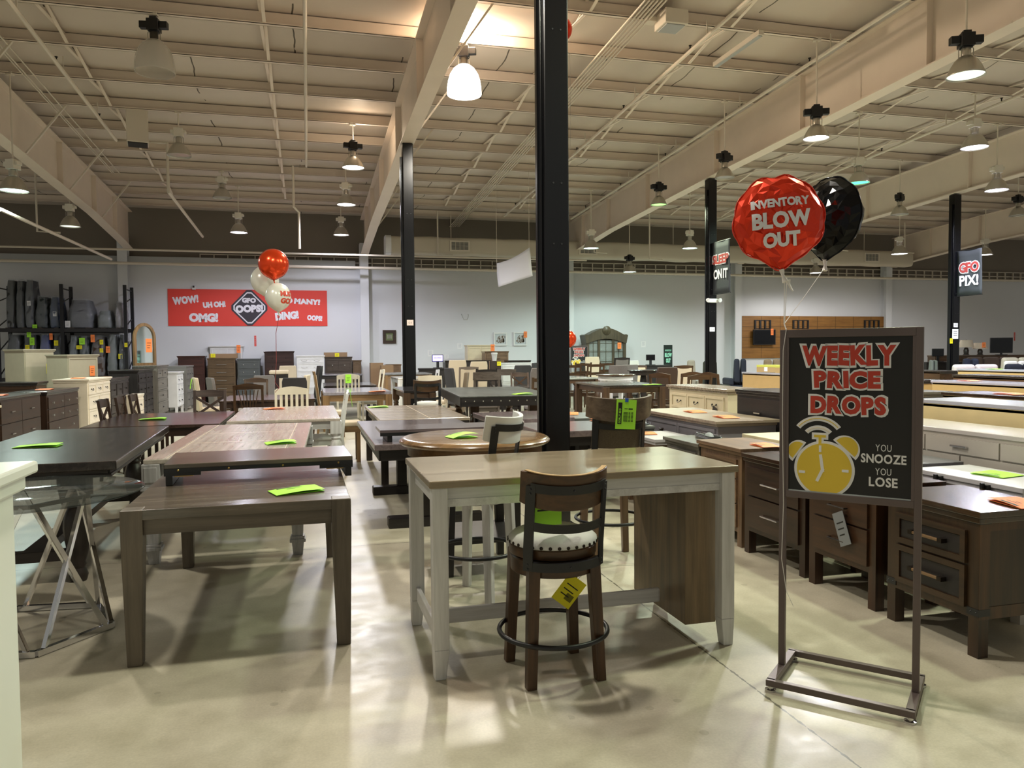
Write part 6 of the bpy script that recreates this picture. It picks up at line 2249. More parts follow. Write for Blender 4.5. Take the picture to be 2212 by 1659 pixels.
# monitors on stands
def monitor(label, px, ytop, d, w, h, screen, base_z=.9, txt=None):
    c = AT(px, d)
    yh = 766.5 - .0087 * (px - 675)
    zt_ = CAM_H - (ytop - yh) * d / FPX
    t = thing('computer_monitor', label, 'monitor', (c.x, c.y, base_z), R(-8), 'monitors')
    z0 = zt_ - base_z - h
    MB().box(-w / 2, w / 2, 0, .05, z0, z0 + h).build('monitor_case', M_iron, t, bevel=.01)
    s = MB().box(-w / 2 + .02, w / 2 - .02, -.003, 0, z0 + .02, z0 + h - .02).build('screen', screen, t)
    if txt:
        fit(text_mb(txt, 1, 0), w * .62, h * .14, (0, -.006, z0 + h * .55)).build('lettering', mat('screen_text', (60, 40, 190), .4), t, flip=True)
    MB().box(-.04, .04, .01, .04, .02, z0).build('stand', M_iron, t)
    MB().box(-.14, .14, -.06, .12, 0, .02).build('stand_base', M_iron, t)
    # desk under it
    k = thing('monitor_desk', 'dark sales desk under the %s' % ' '.join(label.split()[:9]), 'desk', (c.x, c.y, 0), R(-8), 'sales desks')
    MB().box(-.6, .6, -.3, .4, base_z - .04, base_z).build('desktop', wd(W_blk, 'X', .3), k)
    for sx in (-1, 1):
        MB().box(sx * .55 - .03, sx * .55 + .03, -.27, .37, 0, base_z - .04).build('side_panel', wd(W_blk, 'Z', .4), k)
    MB().box(-.52, .52, -.27, -.25, .3, base_z - .04).build('modesty_panel', wd(W_blk, 'X', .4), k)
    return t


monitor('monitor with a lilac screen reading GRAND', 946, 767, 23.2, .34, .22, mat('screen_lilac', (176, 168, 255), .3, emit=.9), 1.05, 'GRAND')
monitor('black monitor by the wall before the BLOW OUT board', 1406, 767, 25.0, .30, .19, mat('screen_black', (12, 13, 18), .12), 1.05)
monitor('black monitor seen from behind beside the GFO PIX column', 2027, 754, 23.6, .38, .24, mat('screen_black', (12, 13, 18), .12), 1.1)

# glass china cabinet
a_, b_ = PY(1264, 790, 25.6), PY(1350, 710, 25.6)
t = thing('china_cabinet', 'dark arched china cabinet with glass doors on the back wall', 'cabinet', ((a_.x + b_.x) / 2, 25.7, 0))
w = (b_.x - a_.x) / 2
zt = b_.z
M_cab = wd(((62, 54, 40), (88, 78, 58)), 'Z', .4)
MB().box(-w, w, -.22, .30, 0, .85).build('base_cabinet', M_cab, t, bevel=.02)
MB().box(-w + .04, w - .04, .26, .30, .85, zt - .35).build('back_panel', mat('cabinet_back', (150, 152, 146), .6), t)
for sx in (-1, 1):
    MB().box(sx * (w - .06) - .06, sx * (w - .06) + .06, -.2, .28, .85, zt - .38).build('side_post', M_cab, t)
    MB().box(sx * w * .36 - .045, sx * w * .36 + .045, -.2, -.14, .85, zt - .30).build('door_stile', M_cab, t)
top_ = []
for i in range(25):
    u = -1 + 2 * i / 24
    top_.append((u * (w + .06), zt - .38 + .10 + .30 * max(0, math.cos(u * PI / 2)) ** 1.2 + (.05 if abs(u) > .9 else 0)))
lo_ = [(u[0] * .93, zt - .52 + .16 * max(0, math.cos(u[0] / w * PI / 2))) for u in reversed(top_)]
MB().prism(top_ + lo_, -.24, .30, 'y').build('arched_cornice', M_cab, t)
MB().lathe([(.001, 0), (.16, .02), (.10, .06), (.03, .09)], 12, (0, 0, 0)).xf(Matrix.Translation((0, -.24, zt - .06)) @ Matrix.Rotation(R(90), 4, 'X')).build('carved_crest', M_cab, t, smooth=True)
for z in (1.2, 1.55):
    MB().box(-w + .08, w - .08, -.12, .26, z, z + .015).build('shelf', M_cab, t)
m_cg = mat('cabinet_glass', (215, 225, 222), .05, alpha=.22, spec=.8)
for x0, x1 in ((-w + .12, -w * .36 - .045), (-w * .36 + .045, w * .36 - .045), (w * .36 + .045, w - .12)):
    p_ = MB().box(x0, x1, -.165, -.155, .87, zt - .42).build('glass_door', m_cg, t)
    g = MB()
    for z in (1.15, 1.5, 1.8):
        g.box(x0, x1, -.172, -.150, z - .008, z + .008)
    g.box((x0 + x1) / 2 - .008, (x0 + x1) / 2 + .008, -.172, -.150, .87, zt - .42)
    g.build('muntin', M_cab, p_)
hang_tag(PY(1338, 740, 25.42), 0, 'orange tag on the right door of the glass cabinet', 'orange', .14, .22)

# boards standing at the back
c = PY(1443, 765, 25.2)
t = thing('poster_stand', 'narrow dark board reading BLOW OUT standing by the back wall', 'sign stand', (c.x, 25.2, 0), 0)
zz0, zz1 = PY(1443, 790, 25.2).z, PY(1443, 745, 25.2).z
ww = PY(1452, 765, 25.2).x - c.x
MB().box(-ww, ww, -.02, .02, zz0 - .3, zz1).build('poster', mat('green_black', (22, 40, 34), .5), t)
MB().box(-ww, ww, -.25, .25, 0, .04).build('base_bar', M_frame, t)
MB().box(-.03, .03, .02, .04, .04, zz0).build('post', M_frame, t)
m_mint = mat('mint_letters', (170, 240, 215), .5)
fit(comic('BLOW', 3), ww * 1.7, .17, (0, -.024, zz1 - .36)).build('lettering', m_mint, t, flip=True)
fit(comic('OUT', 4), ww * 1.1, .17, (0, -.024, zz1 - .56)).build('lettering', m_mint, t, flip=True)
fit(comic('INVENTORY', 5, .03), ww * 1.5, .07, (0, -.024, zz1 - .20)).build('lettering', m_mint, t, flip=True)
c = PY(1251, 765, 24.6)
t = thing('poster_stand', 'small distant WEEKLY PRICE DROPS poster stand beside the near column', 'sign stand', (c.x, 24.6, 0), 0)
zz1 = PY(1251, 747, 24.6).z
MB().box(-.30, .30, -.02, .02, zz1 - .03, zz1).build('frame_rail', M_frame, t)
for sx in (-1, 1):
    MB().box(sx * .30 - .015, sx * .30 + .015, -.015, .015, .03, zz1).build('post', M_frame, t)
    MB().box(sx * .30 - .02, sx * .30 + .02, -.2, .2, 0, .03).build('base_bar', M_frame, t)
price_poster(t, -.285, .285, zz1 - .72, zz1 - .03, -.006)

# ------------------------------------------------------------------ pallet racks with wrapped recliners at the far left
M_rack = mat('rack_black', (22, 22, 26), .45)
M_wrap = mat('plastic_wrap', (206, 214, 222), .16, alpha=.20, spec=.9, bump=.8, bscale=14)
RX = (-8.62, -6.95, -5.25)
for i, x in enumerate(RX):
    t = thing('rack_upright', 'black pallet rack upright frame against the back wall, %s from the left' % ORD[i], 'rack frame', (x, 25.2, 0), 0, 'rack uprights')
    for y in (0, .95):
        MB().box(-.045, .045, y - .04, y + .04, 0, 3.62).build('post', M_rack, t)
    g = MB()
    for k in range(5):
        g.bar((0, 0, .2 + k * .72), (0, .95, .2 + (k + 1) * .62), .03, .02)
    g.bar((0, 0, 3.5), (0, .95, 3.5), .03, .03)
    g.build('bracing', M_rack, t)
k = 0
for i in range(2):
    for z in (.78, 2.22):
        for y in (25.2, 26.15):
            g = MB().box(RX[i] + .045, RX[i + 1] - .045, y - .025, y + .025, z, z + .11)
            o = g.build('rack_beam', mat('rack_beam_dark', (40, 38, 40), .5))
            tag(o, 'dark rack beam, %s %s beam of the %s bay' % ('front' if y < 26 else 'rear', 'lower' if z < 1 else 'upper', 'left' if i == 0 else 'right'), 'rack beam', 'rack beams')
for i in range(2):
    for z in (.89, 2.33):
        g = MB()
        for s in range(4):
            x = RX[i] + .2 + s * .42
            g.box(x, x + .1, 25.18, 26.17, z, z + .018)
        g.box(RX[i] + .05, RX[i + 1] - .05, 25.3, 25.4, z - .006, z); g.box(RX[i] + .05, RX[i + 1] - .05, 25.9, 26.0, z - .006, z)
        o = g.build('rack_deck', mat('rack_deck_wood', (74, 62, 50), .8))
        tag(o, 'slatted deck on the %s level of the %s rack bay' % ('lower' if z < 1 else 'upper', 'left' if i == 0 else 'right'), 'rack deck', 'rack decks')


def wrapped(label, x0, x1, z0, z1, col, y0=25.22, y1=26.1, lumpy=.03, seed=1, flat=False):
    """a recliner or sofa standing on end in clear plastic"""
    rg_ = random.Random(seed)
    w, h, dp_ = (x1 - x0) / 2 * .92, z1 - z0, (y1 - y0) / 2
    t = thing('wrapped_recliner', label, 'wrapped recliner', ((x0 + x1) / 2, (y0 + y1) / 2, z0), 0, 'plastic-wrapped recliners on the racks')
    fm = mat('recliner_%d_%d_%d' % col, col, .8, bump=.2, bscale=80, var=.1, vscale=10)
    g = MB()
    rows = []
    n = 12
    for j in range(11):
        u = j / 10
        s = (.86 + .14 * math.sin(PI * min(1, u * 1.2 + .1)) ** .5) * (1 - .18 * (u ** 6))
        row = []
        for i in range(20):
            a = 2 * PI * i / 20
            cx = math.copysign(abs(math.cos(a)) ** .4, math.cos(a))
            sy = math.copysign(abs(math.sin(a)) ** .4, math.sin(a))
            kk = s * (.97 + rg_.uniform(-lumpy, lumpy) * .6)
            row.append((cx * w * kk, sy * dp_ * kk, h * u))
        rows.append(row)
    g.loft(rows, close_u=True, caps=True)
    g.build('upholstery', fm, t, smooth=True)
    g = MB()
    rows2 = []
    for j, r in enumerate(rows):
        rows2.append([(p[0] * 1.05 + rg_.uniform(-.018, .018), p[1] * 1.03 + rg_.uniform(-.018, .018), max(0.002, p[2] * 1.0 + (.03 if j == 10 else 0) + rg_.uniform(-.015, .015) * (0 < j))) for p in r])
    g.loft(rows2, close_u=True, caps=True)
    g.build('plastic_wrap', M_wrap, t)
    return t


def RXP(px):
    return PY(px, 700, 25.2).x


UP, LO = 2.352, .912
WR = [
    ('charcoal recliner on end in plastic, tallest at the far left of the upper rack', 10, 32, 1, 605, (62, 62, 60)),
    ('charcoal recliner on end in plastic, second on the upper rack', 33, 51, 1, 606, (56, 56, 58)),
    ('grey recliner on end with a white label, third on the upper rack', 52, 72, 1, 605, (84, 86, 92)),
    ('dark green-black recliner on end, fourth on the upper rack', 74, 102, 1, 641, (34, 42, 40)),
    ('blue recliner on end with paper labels, on the upper rack', 104, 130, 1, 642, (44, 62, 98)),
    ('grey wrapped sofa beside the rack upright with a white label card', 142, 201, 1, 648, (88, 88, 94)),
    ('clear-wrapped silver loveseat lying on the upper rack', 207, 240, 1, 690, (120, 126, 124)),
    ('pale wrapped recliner on end at the right end of the upper rack', 246, 273, 1, 653, (150, 146, 150)),
    ('dark recliner netted in plastic, leftmost on the lower rack', 6, 40, 0, 722, (52, 52, 54)),
    ('dark wrapped recliner second on the lower rack', 42, 74, 0, 716, (44, 46, 44)),
    ('blue and clear wrapped recliner pack on the lower rack', 78, 106, 0, 708, (56, 66, 130)),
    ('black wrapped recliner right of the blue pack', 108, 132, 0, 716, (40, 40, 46)),
    ('smoke-grey wrapped recliner above the right beige chest', 143, 164, 0, 727, (90, 98, 98)),
    ('charcoal wrapped recliner with a lime tag on the lower rack', 166, 188, 0, 728, (58, 64, 62)),
    ('brown wrapped recliner with orange and yellow tags on the lower rack', 190, 224, 0, 727, (72, 54, 44)),
    ('grey-green wrapped recliner with an orange tag on the lower rack', 227, 250, 0, 724, (100, 106, 102)),
    ('dark wrapped recliner at the right end of the lower rack', 252, 274, 0, 716, (60, 62, 68)),
]
for i, (lb, a0, a1, lv, yt, col) in enumerate(WR):
    z0 = UP if lv else LO
    zt_ = PY((a0 + a1) / 2, yt, 25.3).z
    x0, x1 = RXP(a0), RXP(a1)
    for xr in RX:
        if x0 < xr < x1:
            if xr - x0 > x1 - xr: x1 = xr - .06
            else: x0 = xr + .06
    wrapped(lb, x0, x1, z0, max(z0 + .5, zt_ if lv else min(zt_, 2.14)), col, seed=i + 2)
TG = [('lime', 62, 720, 8, 16), ('lime', 75, 708, 9, 14), ('lime', 69, 737, 9, 16), ('yellow', 59, 750, 8, 10), ('orange', 110, 727, 6, 14), ('yellow', 121, 741, 8, 11), ('lime', 177, 737, 11, 14), ('yellow', 171, 750, 11, 8), ('orange', 200, 731, 8, 16), ('yellow', 219, 739, 7, 10), ('yellow', 219, 757, 7, 9),
      ('orange', 233, 755, 8, 14), ('yellow', 260, 770, 8, 11), ('white', 146, 700, 10, 14), ('white', 118, 678, 7, 10), ('white', 62, 655, 7, 10), ('yellow', 283, 745, 6, 9)]
for i, (c_, px, py, w_, h_) in enumerate(TG):
    c = PY(px, py - h_ / 2, 25.155 if px > 280 else 25.24)
    if px > 280:
        c = Vector((-5.25, 25.158, c.z))
    hang_tag(c, 0, '%s tag on the wrapped recliners at far left, %s in order' % (c_, ORD[i] if i < 15 else ('sixteenth', 'seventeenth')[i - 15]), c_, w_ * 23 / FPX, h_ * 23 / FPX)


# ------------------------------------------------------------------ sofas and lamps at the back right
def sofa(label, px0, px1, ytop, d, fab, face=0.0, cushions=2, pillow=None, name='sofa'):
    c0, c1 = AT(px0, d), AT(px1, d)
    c = (c0 + c1) / 2
    w = (c1 - c0).length
    yh = 766.5 - .0087 * ((px0 + px1) / 2 - 675)
    h = max(.78, min(1.25, CAM_H - (ytop - yh) * d / FPX))
    t = thing(name, label, 'sofa', (c.x, c.y, 0), R(face) + math.atan2(c1.y - c0.y, c1.x - c0.x), 'sofas at the back right')
    MB().box(-w / 2, w / 2, -.42, .42, .10, .42).build('sofa_base', fab, t, bevel=.04)
    for k in range(cushions):
        ww = (w - .3) / cushions
        x = -w / 2 + .15 + k * ww
        MB().box(x + .005, x + ww - .005, -.40, .22, .42, .52).build('seat_cushion', fab, t, bevel=.04, seg=3)
        MB().hexa([(x + .005, .18, .52), (x + ww - .005, .18, .52), (x + ww - .005, .42, .5), (x + .005, .42, .5), (x + .02, .26, h), (x + ww - .02, .26, h), (x + ww - .02, .42, h - .02), (x + .02, .42, h - .02)]).build('back_cushion', fab, t, bevel=.06, seg=3)
    for sx in (-1, 1):
        MB().box(sx * (w / 2 - .075) - .075, sx * (w / 2 - .075) + .075, -.42, .40, .42, .64).build('arm', fab, t, bevel=.05, seg=3)
    if pillow:
        for k in range(2):
            MB().box(-w * .3 + k * w * .3, -w * .02 + k * w * .3, .08, .2, .5, h + .06).build('pillow', pillow, t, bevel=.05, seg=3)
    for sx in (-1, 1):
        for sy in (-1, 1):
            MB().box(sx * (w / 2 - .06) - .025, sx * (w / 2 - .06) + .025, sy * .36 - .025, sy * .36 + .025, 0, .10).build('leg', M_dark, t)
    return t


F = lambda n, c: mat('fabric_' + n, c, .9, bump=.2, bscale=120, var=.05, vscale=12)
sofa('grey-beige sofa left of the SLEEP column', 1478, 1520, 774, 22.0, F('stone', (150, 142, 130)), 0, 1)
sofa('dark olive recliner right at the SLEEP column', 1512, 1570, 772, 19.6, F('olive', (48, 50, 42)), 0, 1, name='recliner')
sofa('navy sofa by the brown display board', 1568, 1616, 774, 24.2, F('navy', (40, 42, 56)), 180, 2)
sofa('tan sofa partly behind the left post of the poster stand', 1630, 1690, 770, 22.5, F('tan', (128, 108, 88)), 180, 2)
sofa('grey-green sofa left of the GFO PIX column', 1982, 2022, 778, 21.0, F('sage', (112, 116, 114)), 180, 2)
sofa('navy sofa with a cushion at the foot of the GFO PIX column', 2052, 2110, 774, 20.5, F('navy2', (36, 40, 58)), 180, 2)
sofa('pale pinkish sofa with two plump cushions right of the GFO PIX column', 2027, 2150, 787, 18.6, F('blush', (206, 192, 194)), 180, 2)
sofa('brown sofa behind the cream pillows at the right edge', 2062, 2190, 768, 22.9, F('brown', (74, 58, 50)), 180, 3)
sofa('cream pillow-back sofa at the right edge', 2136, 2230, 770, 21.7, F('cream', (206, 198, 178)), 180, 2)
sofa('dark blue sofa with white pillows at the right edge', 2140, 2240, 786, 19.4, F('midnight', (28, 30, 46)), 180, 2, pillow=F('white', (222, 218, 214)))
sofa('grey sofa lowest at the right edge behind the dressers', 2146, 2240, 798, 16.6, F('grey', (140, 134, 140)), 180, 2)
for k, (px0, px1) in enumerate(((1569, 1588), (1590, 1612), (1614, 1636))):
    c = AT((px0 + px1) / 2, 17.6)
    w = (px1 - px0) * 17.6 / FPX / 2
    t = thing('carton', 'yellow-green striped carton on the far tan-backed dresser, %s of three from the left' % ORD[k], 'box', (8.70, 11.85 + (2 - k) * .62, 1.075), R(-75), 'striped cartons')
    MB().box(-.24, .24, -.14, .14, 0, .14).build('carton_body', mat('carton_tan', (176, 150, 104), .8), t)
    MB().box(-.241, .241, -.141, .141, .10, .141).build('stripe', mat('carton_lime', (196, 200, 90), .7), t)
    MB().box(-.05, .03, -.143, -.14, .02, .1).build('shipping_label', M_white, t)


def table_lamp(label, px, y0, y1, d, shade_m):
    c = AT(px, d)
    yh = 766.5 - .0087 * (px - 675)
    zt_, zb0 = CAM_H - (y0 - yh) * d / FPX, CAM_H - (y1 - yh) * d / FPX
    t = thing('table_lamp', label, 'lamp', (c.x, c.y, zb0), 0, 'table lamps')
    H = zt_ - zb0
    MB().lathe([(.09, 0), (.09, .02), (.07, .03), (.08, H * .3), (.05, H * .48), (.012, H * .5), (.012, H * .55)], 16).build('lamp_base', wd(W_dark, 'Z', .3), t, smooth=True)
    MB().lathe([(.22, H * .5), (.17, H * .97)], 24, closed_ends=False).build('lamp_shade', shade_m, t, smooth=True)
    MB().tube([(0, 0, H * .5), (0, 0, H)], .008, 6).build('finial', M_bronze, t)
    return c, zb0


m_sh = mat('linen_shade', (206, 192, 172), .8)
c1, z1_ = table_lamp('table lamp with a drum shade, left of the pair by the GFO PIX column', 2087, 735, 768, 24.5, m_sh)
c2, z2_ = table_lamp('table lamp with a drum shade and orange tag, right of the pair', 2117, 741, 768, 24.5, m_sh)
t = dresser('long dark console carrying the two lamps and the black television', ((c1.x + c2.x) / 2 + .8, c1.y - .9, 0), '-y', 4.2, .45, min(z1_, z2_) - .002, [(1, 4)], W_choc, None, ('knob', .08, 'bronze'), name='console', cat='console', group='consoles at the back right')
t.location = ((c1.x + c2.x) / 2 + .8, c1.y - .35, 0)
t.rotation_euler = (0, 0, math.atan2(c2.y - c1.y, c2.x - c1.x))
hang_tag(AT(2125, 24.25) + Vector((0, 0, PY(2125, 741, 20).z * 0 + z2_ + .40)), R(-30), 'orange tag on the right table lamp', 'orange', .10, .16)
c = AT(2163, 24.4)
t = thing('television', 'black television standing on the console at the right edge', 'television', (c.x, c.y, z2_), R(-30))
hh = CAM_H - (730 - 753) * 24.4 / FPX - z2_
MB().box(-.32, .32, 0, .05, .06, hh).build('case', M_iron, t, bevel=.01)
MB().box(-.30, .30, -.003, 0, .08, hh - .02).build('screen', mat('screen_black', (12, 13, 18), .12), t)
MB().box(-.15, .15, -.08, .1, 0, .015).build('stand_base', M_iron, t)
MB().box(-.03, .03, .0, .04, .015, .07).build('stand', M_iron, t)
# ------------------------------------------------------------------ balloons and hanging banners
M_fred = mat('red_foil', (232, 62, 34), .22, .62)
M_forg = mat('orange_red_foil', (236, 74, 32), .2, .62)
M_fblk = mat('black_foil', (16, 16, 19), .16, .55)
M_fwht = mat('white_foil', (222, 222, 212), .25, .1)
M_ribbon = mat('white_ribbon', (236, 232, 228), .4)
M_btext = mat('balloon_white', (236, 236, 240), .4)
M_rtext = mat('balloon_red_text', (206, 60, 30), .4)


class Balloon:
    def __init__(s, Rr, T, scallop=.02, heart=0.0, crumple=0.0, seed=1, tail=.12):
        s.R, s.T, s.sc, s.seed, s.cr, s.tail, s.heart = Rr, T, scallop, seed, crumple, tail, heart
        s.rg = random.Random(seed)
        s.ph = [(s.rg.uniform(0, 6.28), s.rg.uniform(3, 9), s.rg.uniform(3, 9)) for _ in range(5)]

    def rad(s, a):       # a from +x, z up
        r = 1 + s.sc * abs(math.sin(a * 5 + 1.0)) - s.sc * .5 + s.sc * .5 * math.sin(a * 3 + s.seed)
        d = (a + PI / 2 + PI) % (2 * PI) - PI
        r += s.tail * math.exp(-(d / .22) ** 2)
        d2 = (a - PI / 2 + PI) % (2 * PI) - PI
        r -= s.heart * math.exp(-(d2 / .16) ** 2)
        return s.R * r

    def dep(s, x, z):
        a = math.atan2(z, x)
        q = min(1.0, math.hypot(x, z) / s.rad(a))
        return s.T * (1 - q ** 2.3) ** .62

    def mesh(s, na=44, nr=9):
        if s.cr:
            na, nr = 30, 7
        g = MB()
        pts = {}
        for side in (-1, 1):
            for j in range(nr + 1):
                q = (j / nr) ** .8
                for i in range(na):
                    a = 2 * PI * (i + (.5 if j % 2 else 0) * (s.cr > 0)) / na
                    r = s.rad(a) * q
                    x, z = r * math.cos(a), r * math.sin(a)
                    dd = s.dep(x, z)
                    if 0 < j < nr and s.cr:
                        dd += s.rg.uniform(-1, 1) * s.cr * (.25 + .75 * q) 
                    pts[(side, j, i)] = (x, side * max(0, dd), z)
        idx = {}
        vs = []
        for k, v in pts.items():
            kk = k if k[1] not in (0, nr) else ((k[0], 0, 0) if k[1] == 0 else (0, nr, k[2]))
            if kk not in idx:
                idx[kk] = len(vs)
                vs.append(v)
            idx[k] = idx[kk]
        fs = []
        for side in (-1, 1):
            for j in range(nr):
                for i in range(na):
                    l = (i + 1) % na
                    A, B, C_, D_ = idx[(side, j, i)], idx[(side, j, l)], idx[(side, j + 1, l)], idx[(side, j + 1, i)]
                    if j == 0:
                        fs.append((A, C_, D_))
                    else:
                        fs += [(A, B, C_), (A, C_, D_)] if (i + j) % 2 else [(A, B, D_), (B, C_, D_)]
        g.add(vs, fs)
        return g

    def letter(s, mb, y=.005):
        me = bpy.data.meshes.new('tmp')
        me.from_pydata(mb.v, [], mb.f)
        bm = bmesh.new()
        bm.from_mesh(me)
        bmesh.ops.triangulate(bm, faces=bm.faces)
        for _ in range(3):
            es = [e for e in bm.edges if e.calc_length() > s.R * .09]
            if not es: break
            bmesh.ops.subdivide_edges(bm, edges=es, cuts=1)
            bmesh.ops.triangulate(bm, faces=bm.faces)
        vs = [(v.co.x, -s.dep(v.co.x, v.co.z) - y, v.co.z) for v in bm.verts]
        for i, v in enumerate(bm.verts): v.index = i
        fs = [tuple(v.index for v in f.verts) for f in bm.faces]
        bm.free()
        bpy.data.meshes.remove(me)
        return MB().add(vs, fs)


def balloon(label, loc, rz, Rr, m, T=.13, crumple=0.0, scallop=.02, texts=(), tm=None, seed=1, tilt=0.0, roll=0.0, heart=0.0, tail=.12, ribbon=None):
    t = thing('foil_balloon', label, 'balloon', loc, rz, 'foil balloons')
    t.rotation_euler = (tilt, roll, rz)
    B = Balloon(Rr, T, scallop, heart, crumple, seed, tail)
    B.mesh().build('balloon_skin', m, t, smooth=(crumple == 0))
    if crumple:
        g = MB()
        n = 64
        g.tube([(B.rad(2 * PI * i / n) * 1.008 * math.cos(2 * PI * i / n), 0, B.rad(2 * PI * i / n) * 1.008 * math.sin(2 * PI * i / n)) for i in range(n)], .0035, 5, closed=True)
        g.build('seam', m, t)
    g = MB()
    g.tube([(0, 0, -Rr * (1 + tail * .8)), (.004, 0, -Rr * (1 + tail) - .02), (.012, -.006, -Rr * (1 + tail) - .05)], [.012, .006, .014], 8)
    g.build('neck', M_ribbon if crumple else m, t, smooth=True)
    for body, dx, dz, w, h, sd in texts:
        g = fit(text_mb(body, 1, .05, .05, 0, .55, seed=sd), w, h, (dx, 0, dz))
        B.letter(g, .004 + crumple).build('lettering', tm or M_btext, t, flip=True)
    return t, B


ptop = Vector((SGX, SGY, 0)) + Matrix.Rotation(SGR, 3, 'Z') @ Vector((-hw, 0, 1.592))
c = PY(1681, 474, 3.02)
v1 = math.atan2(c.x, c.y)
t1, B1 = balloon('crumpled red foil balloon reading INVENTORY BLOW OUT, tied to the poster stand', c, -v1 + R(6), .192, M_fred, T=.085, crumple=.008, scallop=.045, heart=.075, tail=.20,
                 texts=(('INVENTORY', .003, .060, .245, .040, 3), ('BLOW', .003, -.015, .245, .075, 8), ('OUT', .0, -.100, .155, .066, 5)), seed=3, roll=R(-4))
c2 = PY(1793, 468, 3.38)
t2, B2 = balloon('crumpled black foil balloon behind the red INVENTORY BLOW OUT one', c2, -v1 - R(48), .195, M_fblk, T=.10, crumple=.007, scallop=.03, seed=8, roll=R(8), tail=.14)
def knot(tb, B):
    M = Matrix.Translation(tb.location) @ tb.rotation_euler.to_matrix().to_4x4()
    return M @ Vector((.01, -.004, -B.R * (1 + B.tail) - .03))


kn1 = knot(t1, B1)
kn2 = knot(t2, B2)
tie = Vector((ptop.x, ptop.y, 1.60))
t = thing('balloon_ribbon', 'white ribbons tying the red and black balloons to the poster stand', 'ribbon', tie, 0)
for a_, b_ in ((kn1, Vector((0, 0, .02))), (kn1 + Vector((.012, 0, 0)), Vector((.004, 0, .02))), (kn2, Vector((.002, 0, .02)))):
    g = MB()
    d = a_ - tie
    g.tube([d, d.lerp(b_, .5) + Vector((0, 0, -.004)), b_, Vector((0, -.018, -.01))], .0016, 5)
    g.build('ribbon_strand', M_ribbon, t)
g = MB()
pts = [Vector((0, -.02, 0)), Vector((-.018, -.022, -.1)), Vector((-.02, -.022, -.4)), Vector((-.012, -.022, -.8)), Vector((-.022, -.025, -1.05)), Vector((.0, -.03, -1.2)), Vector((.03, -.04, -1.27))]
g.tube(pts, .0015, 5)
g.build('ribbon_tail', M_ribbon, t)
g = MB()
d = kn1 - tie
for k in range(5):
    g.tube([d + Vector((.0 + .006 * k, -.004, -.01)), d + Vector((.012 + .004 * k, -.012 + .004 * k, -.03)), d + Vector((.02 + .004 * k, -.01, -.045 - .004 * k))], .0035, 5)
g.build('ribbon_bow', M_ribbon, t)

# the group of three over the left tables
dB = 10.7
cA = PY(591, 570, 10.95)
tA, BA = balloon('round orange-red foil balloon on top of the three-balloon bunch', cA, R(12), .205, M_forg, T=.15, scallop=.006, seed=2, tail=.10)
cB_ = PY(572, 606, 11.35)
tB, BB = balloon('plain white balloon in the middle of the three-balloon bunch', cB_, R(30), .205, M_fwht, T=.15, scallop=.006, seed=4, tail=.10)
cC = PY(601, 641, 10.75)
tC, BC = balloon('white balloon with red MUST GO lettering, lowest of the bunch', cC, R(40), .188, M_fwht, T=.14, scallop=.006, texts=(('MUST', .05, .035, .235, .075, 3), ('GO!', .03, -.06, .18, .075, 6)), tm=M_rtext, seed=6, tail=.10)
e = PY(601, 838, 11.75)
t = thing('balloon_ribbon', 'thin red string running from the three-balloon bunch down to the cream chair', 'ribbon', (cC.x, cC.y, cC.z - .22), 0)
o = Vector(t.location)
g = MB()
pp = [knot(tC, BC) - o, PY(596, 720, 10.9) - o, PY(597, 780, 11.2) - o, PY(594, 826, 11.6) - o, PY(603, 838, 11.83) - o, PY(594, 848, 11.86) - o]
g.tube(pp, .004, 5)
g.build('string', mat('red_string', (150, 60, 62), .5), t)
g = MB()
for kx in (knot(tA, BA), knot(tB, BB)):
    g.tube([kx - o, pp[0]], .003, 5)
g.build('string', M_ribbon, t)

c = PY(1229, 732, 18.0)
tD, BD = balloon('red foil balloon half hidden by the right edge of the near column', c, R(20), .21, M_forg, T=.15, scallop=.006, seed=9, tail=.1)
t = thing('balloon_ribbon', 'string from the far red balloon down to a chair', 'ribbon', (c.x, c.y, 0), 0)
MB().tube([knot(tD, BD) - Vector((c.x, c.y, 0)), (.02, .05, .35), (.03, .05, .004)], .003, 5).build('string', M_ribbon, t)
q = PR(1207, 40)
balloon('dark red foil balloon stuck under the roof behind the near column', (q.x, q.y - .1, roof_z(q.y) - .19), R(10), .19, M_fred, T=.13, scallop=.01, seed=12, tail=.1)
q0 = Vector((q.x + .14, q.y - .1, roof_z(q.y) - .42))
t = thing('balloon_ribbon', 'glittering thread hanging from the roof balloon beside the near column', 'ribbon', q0, 0)
MB().tube([(-.14, 0, 0), (.0, 0, -.15), (.01, 0, -.8), (.0, 0, -1.6)], .003, 5).build('string', M_nickel, t)


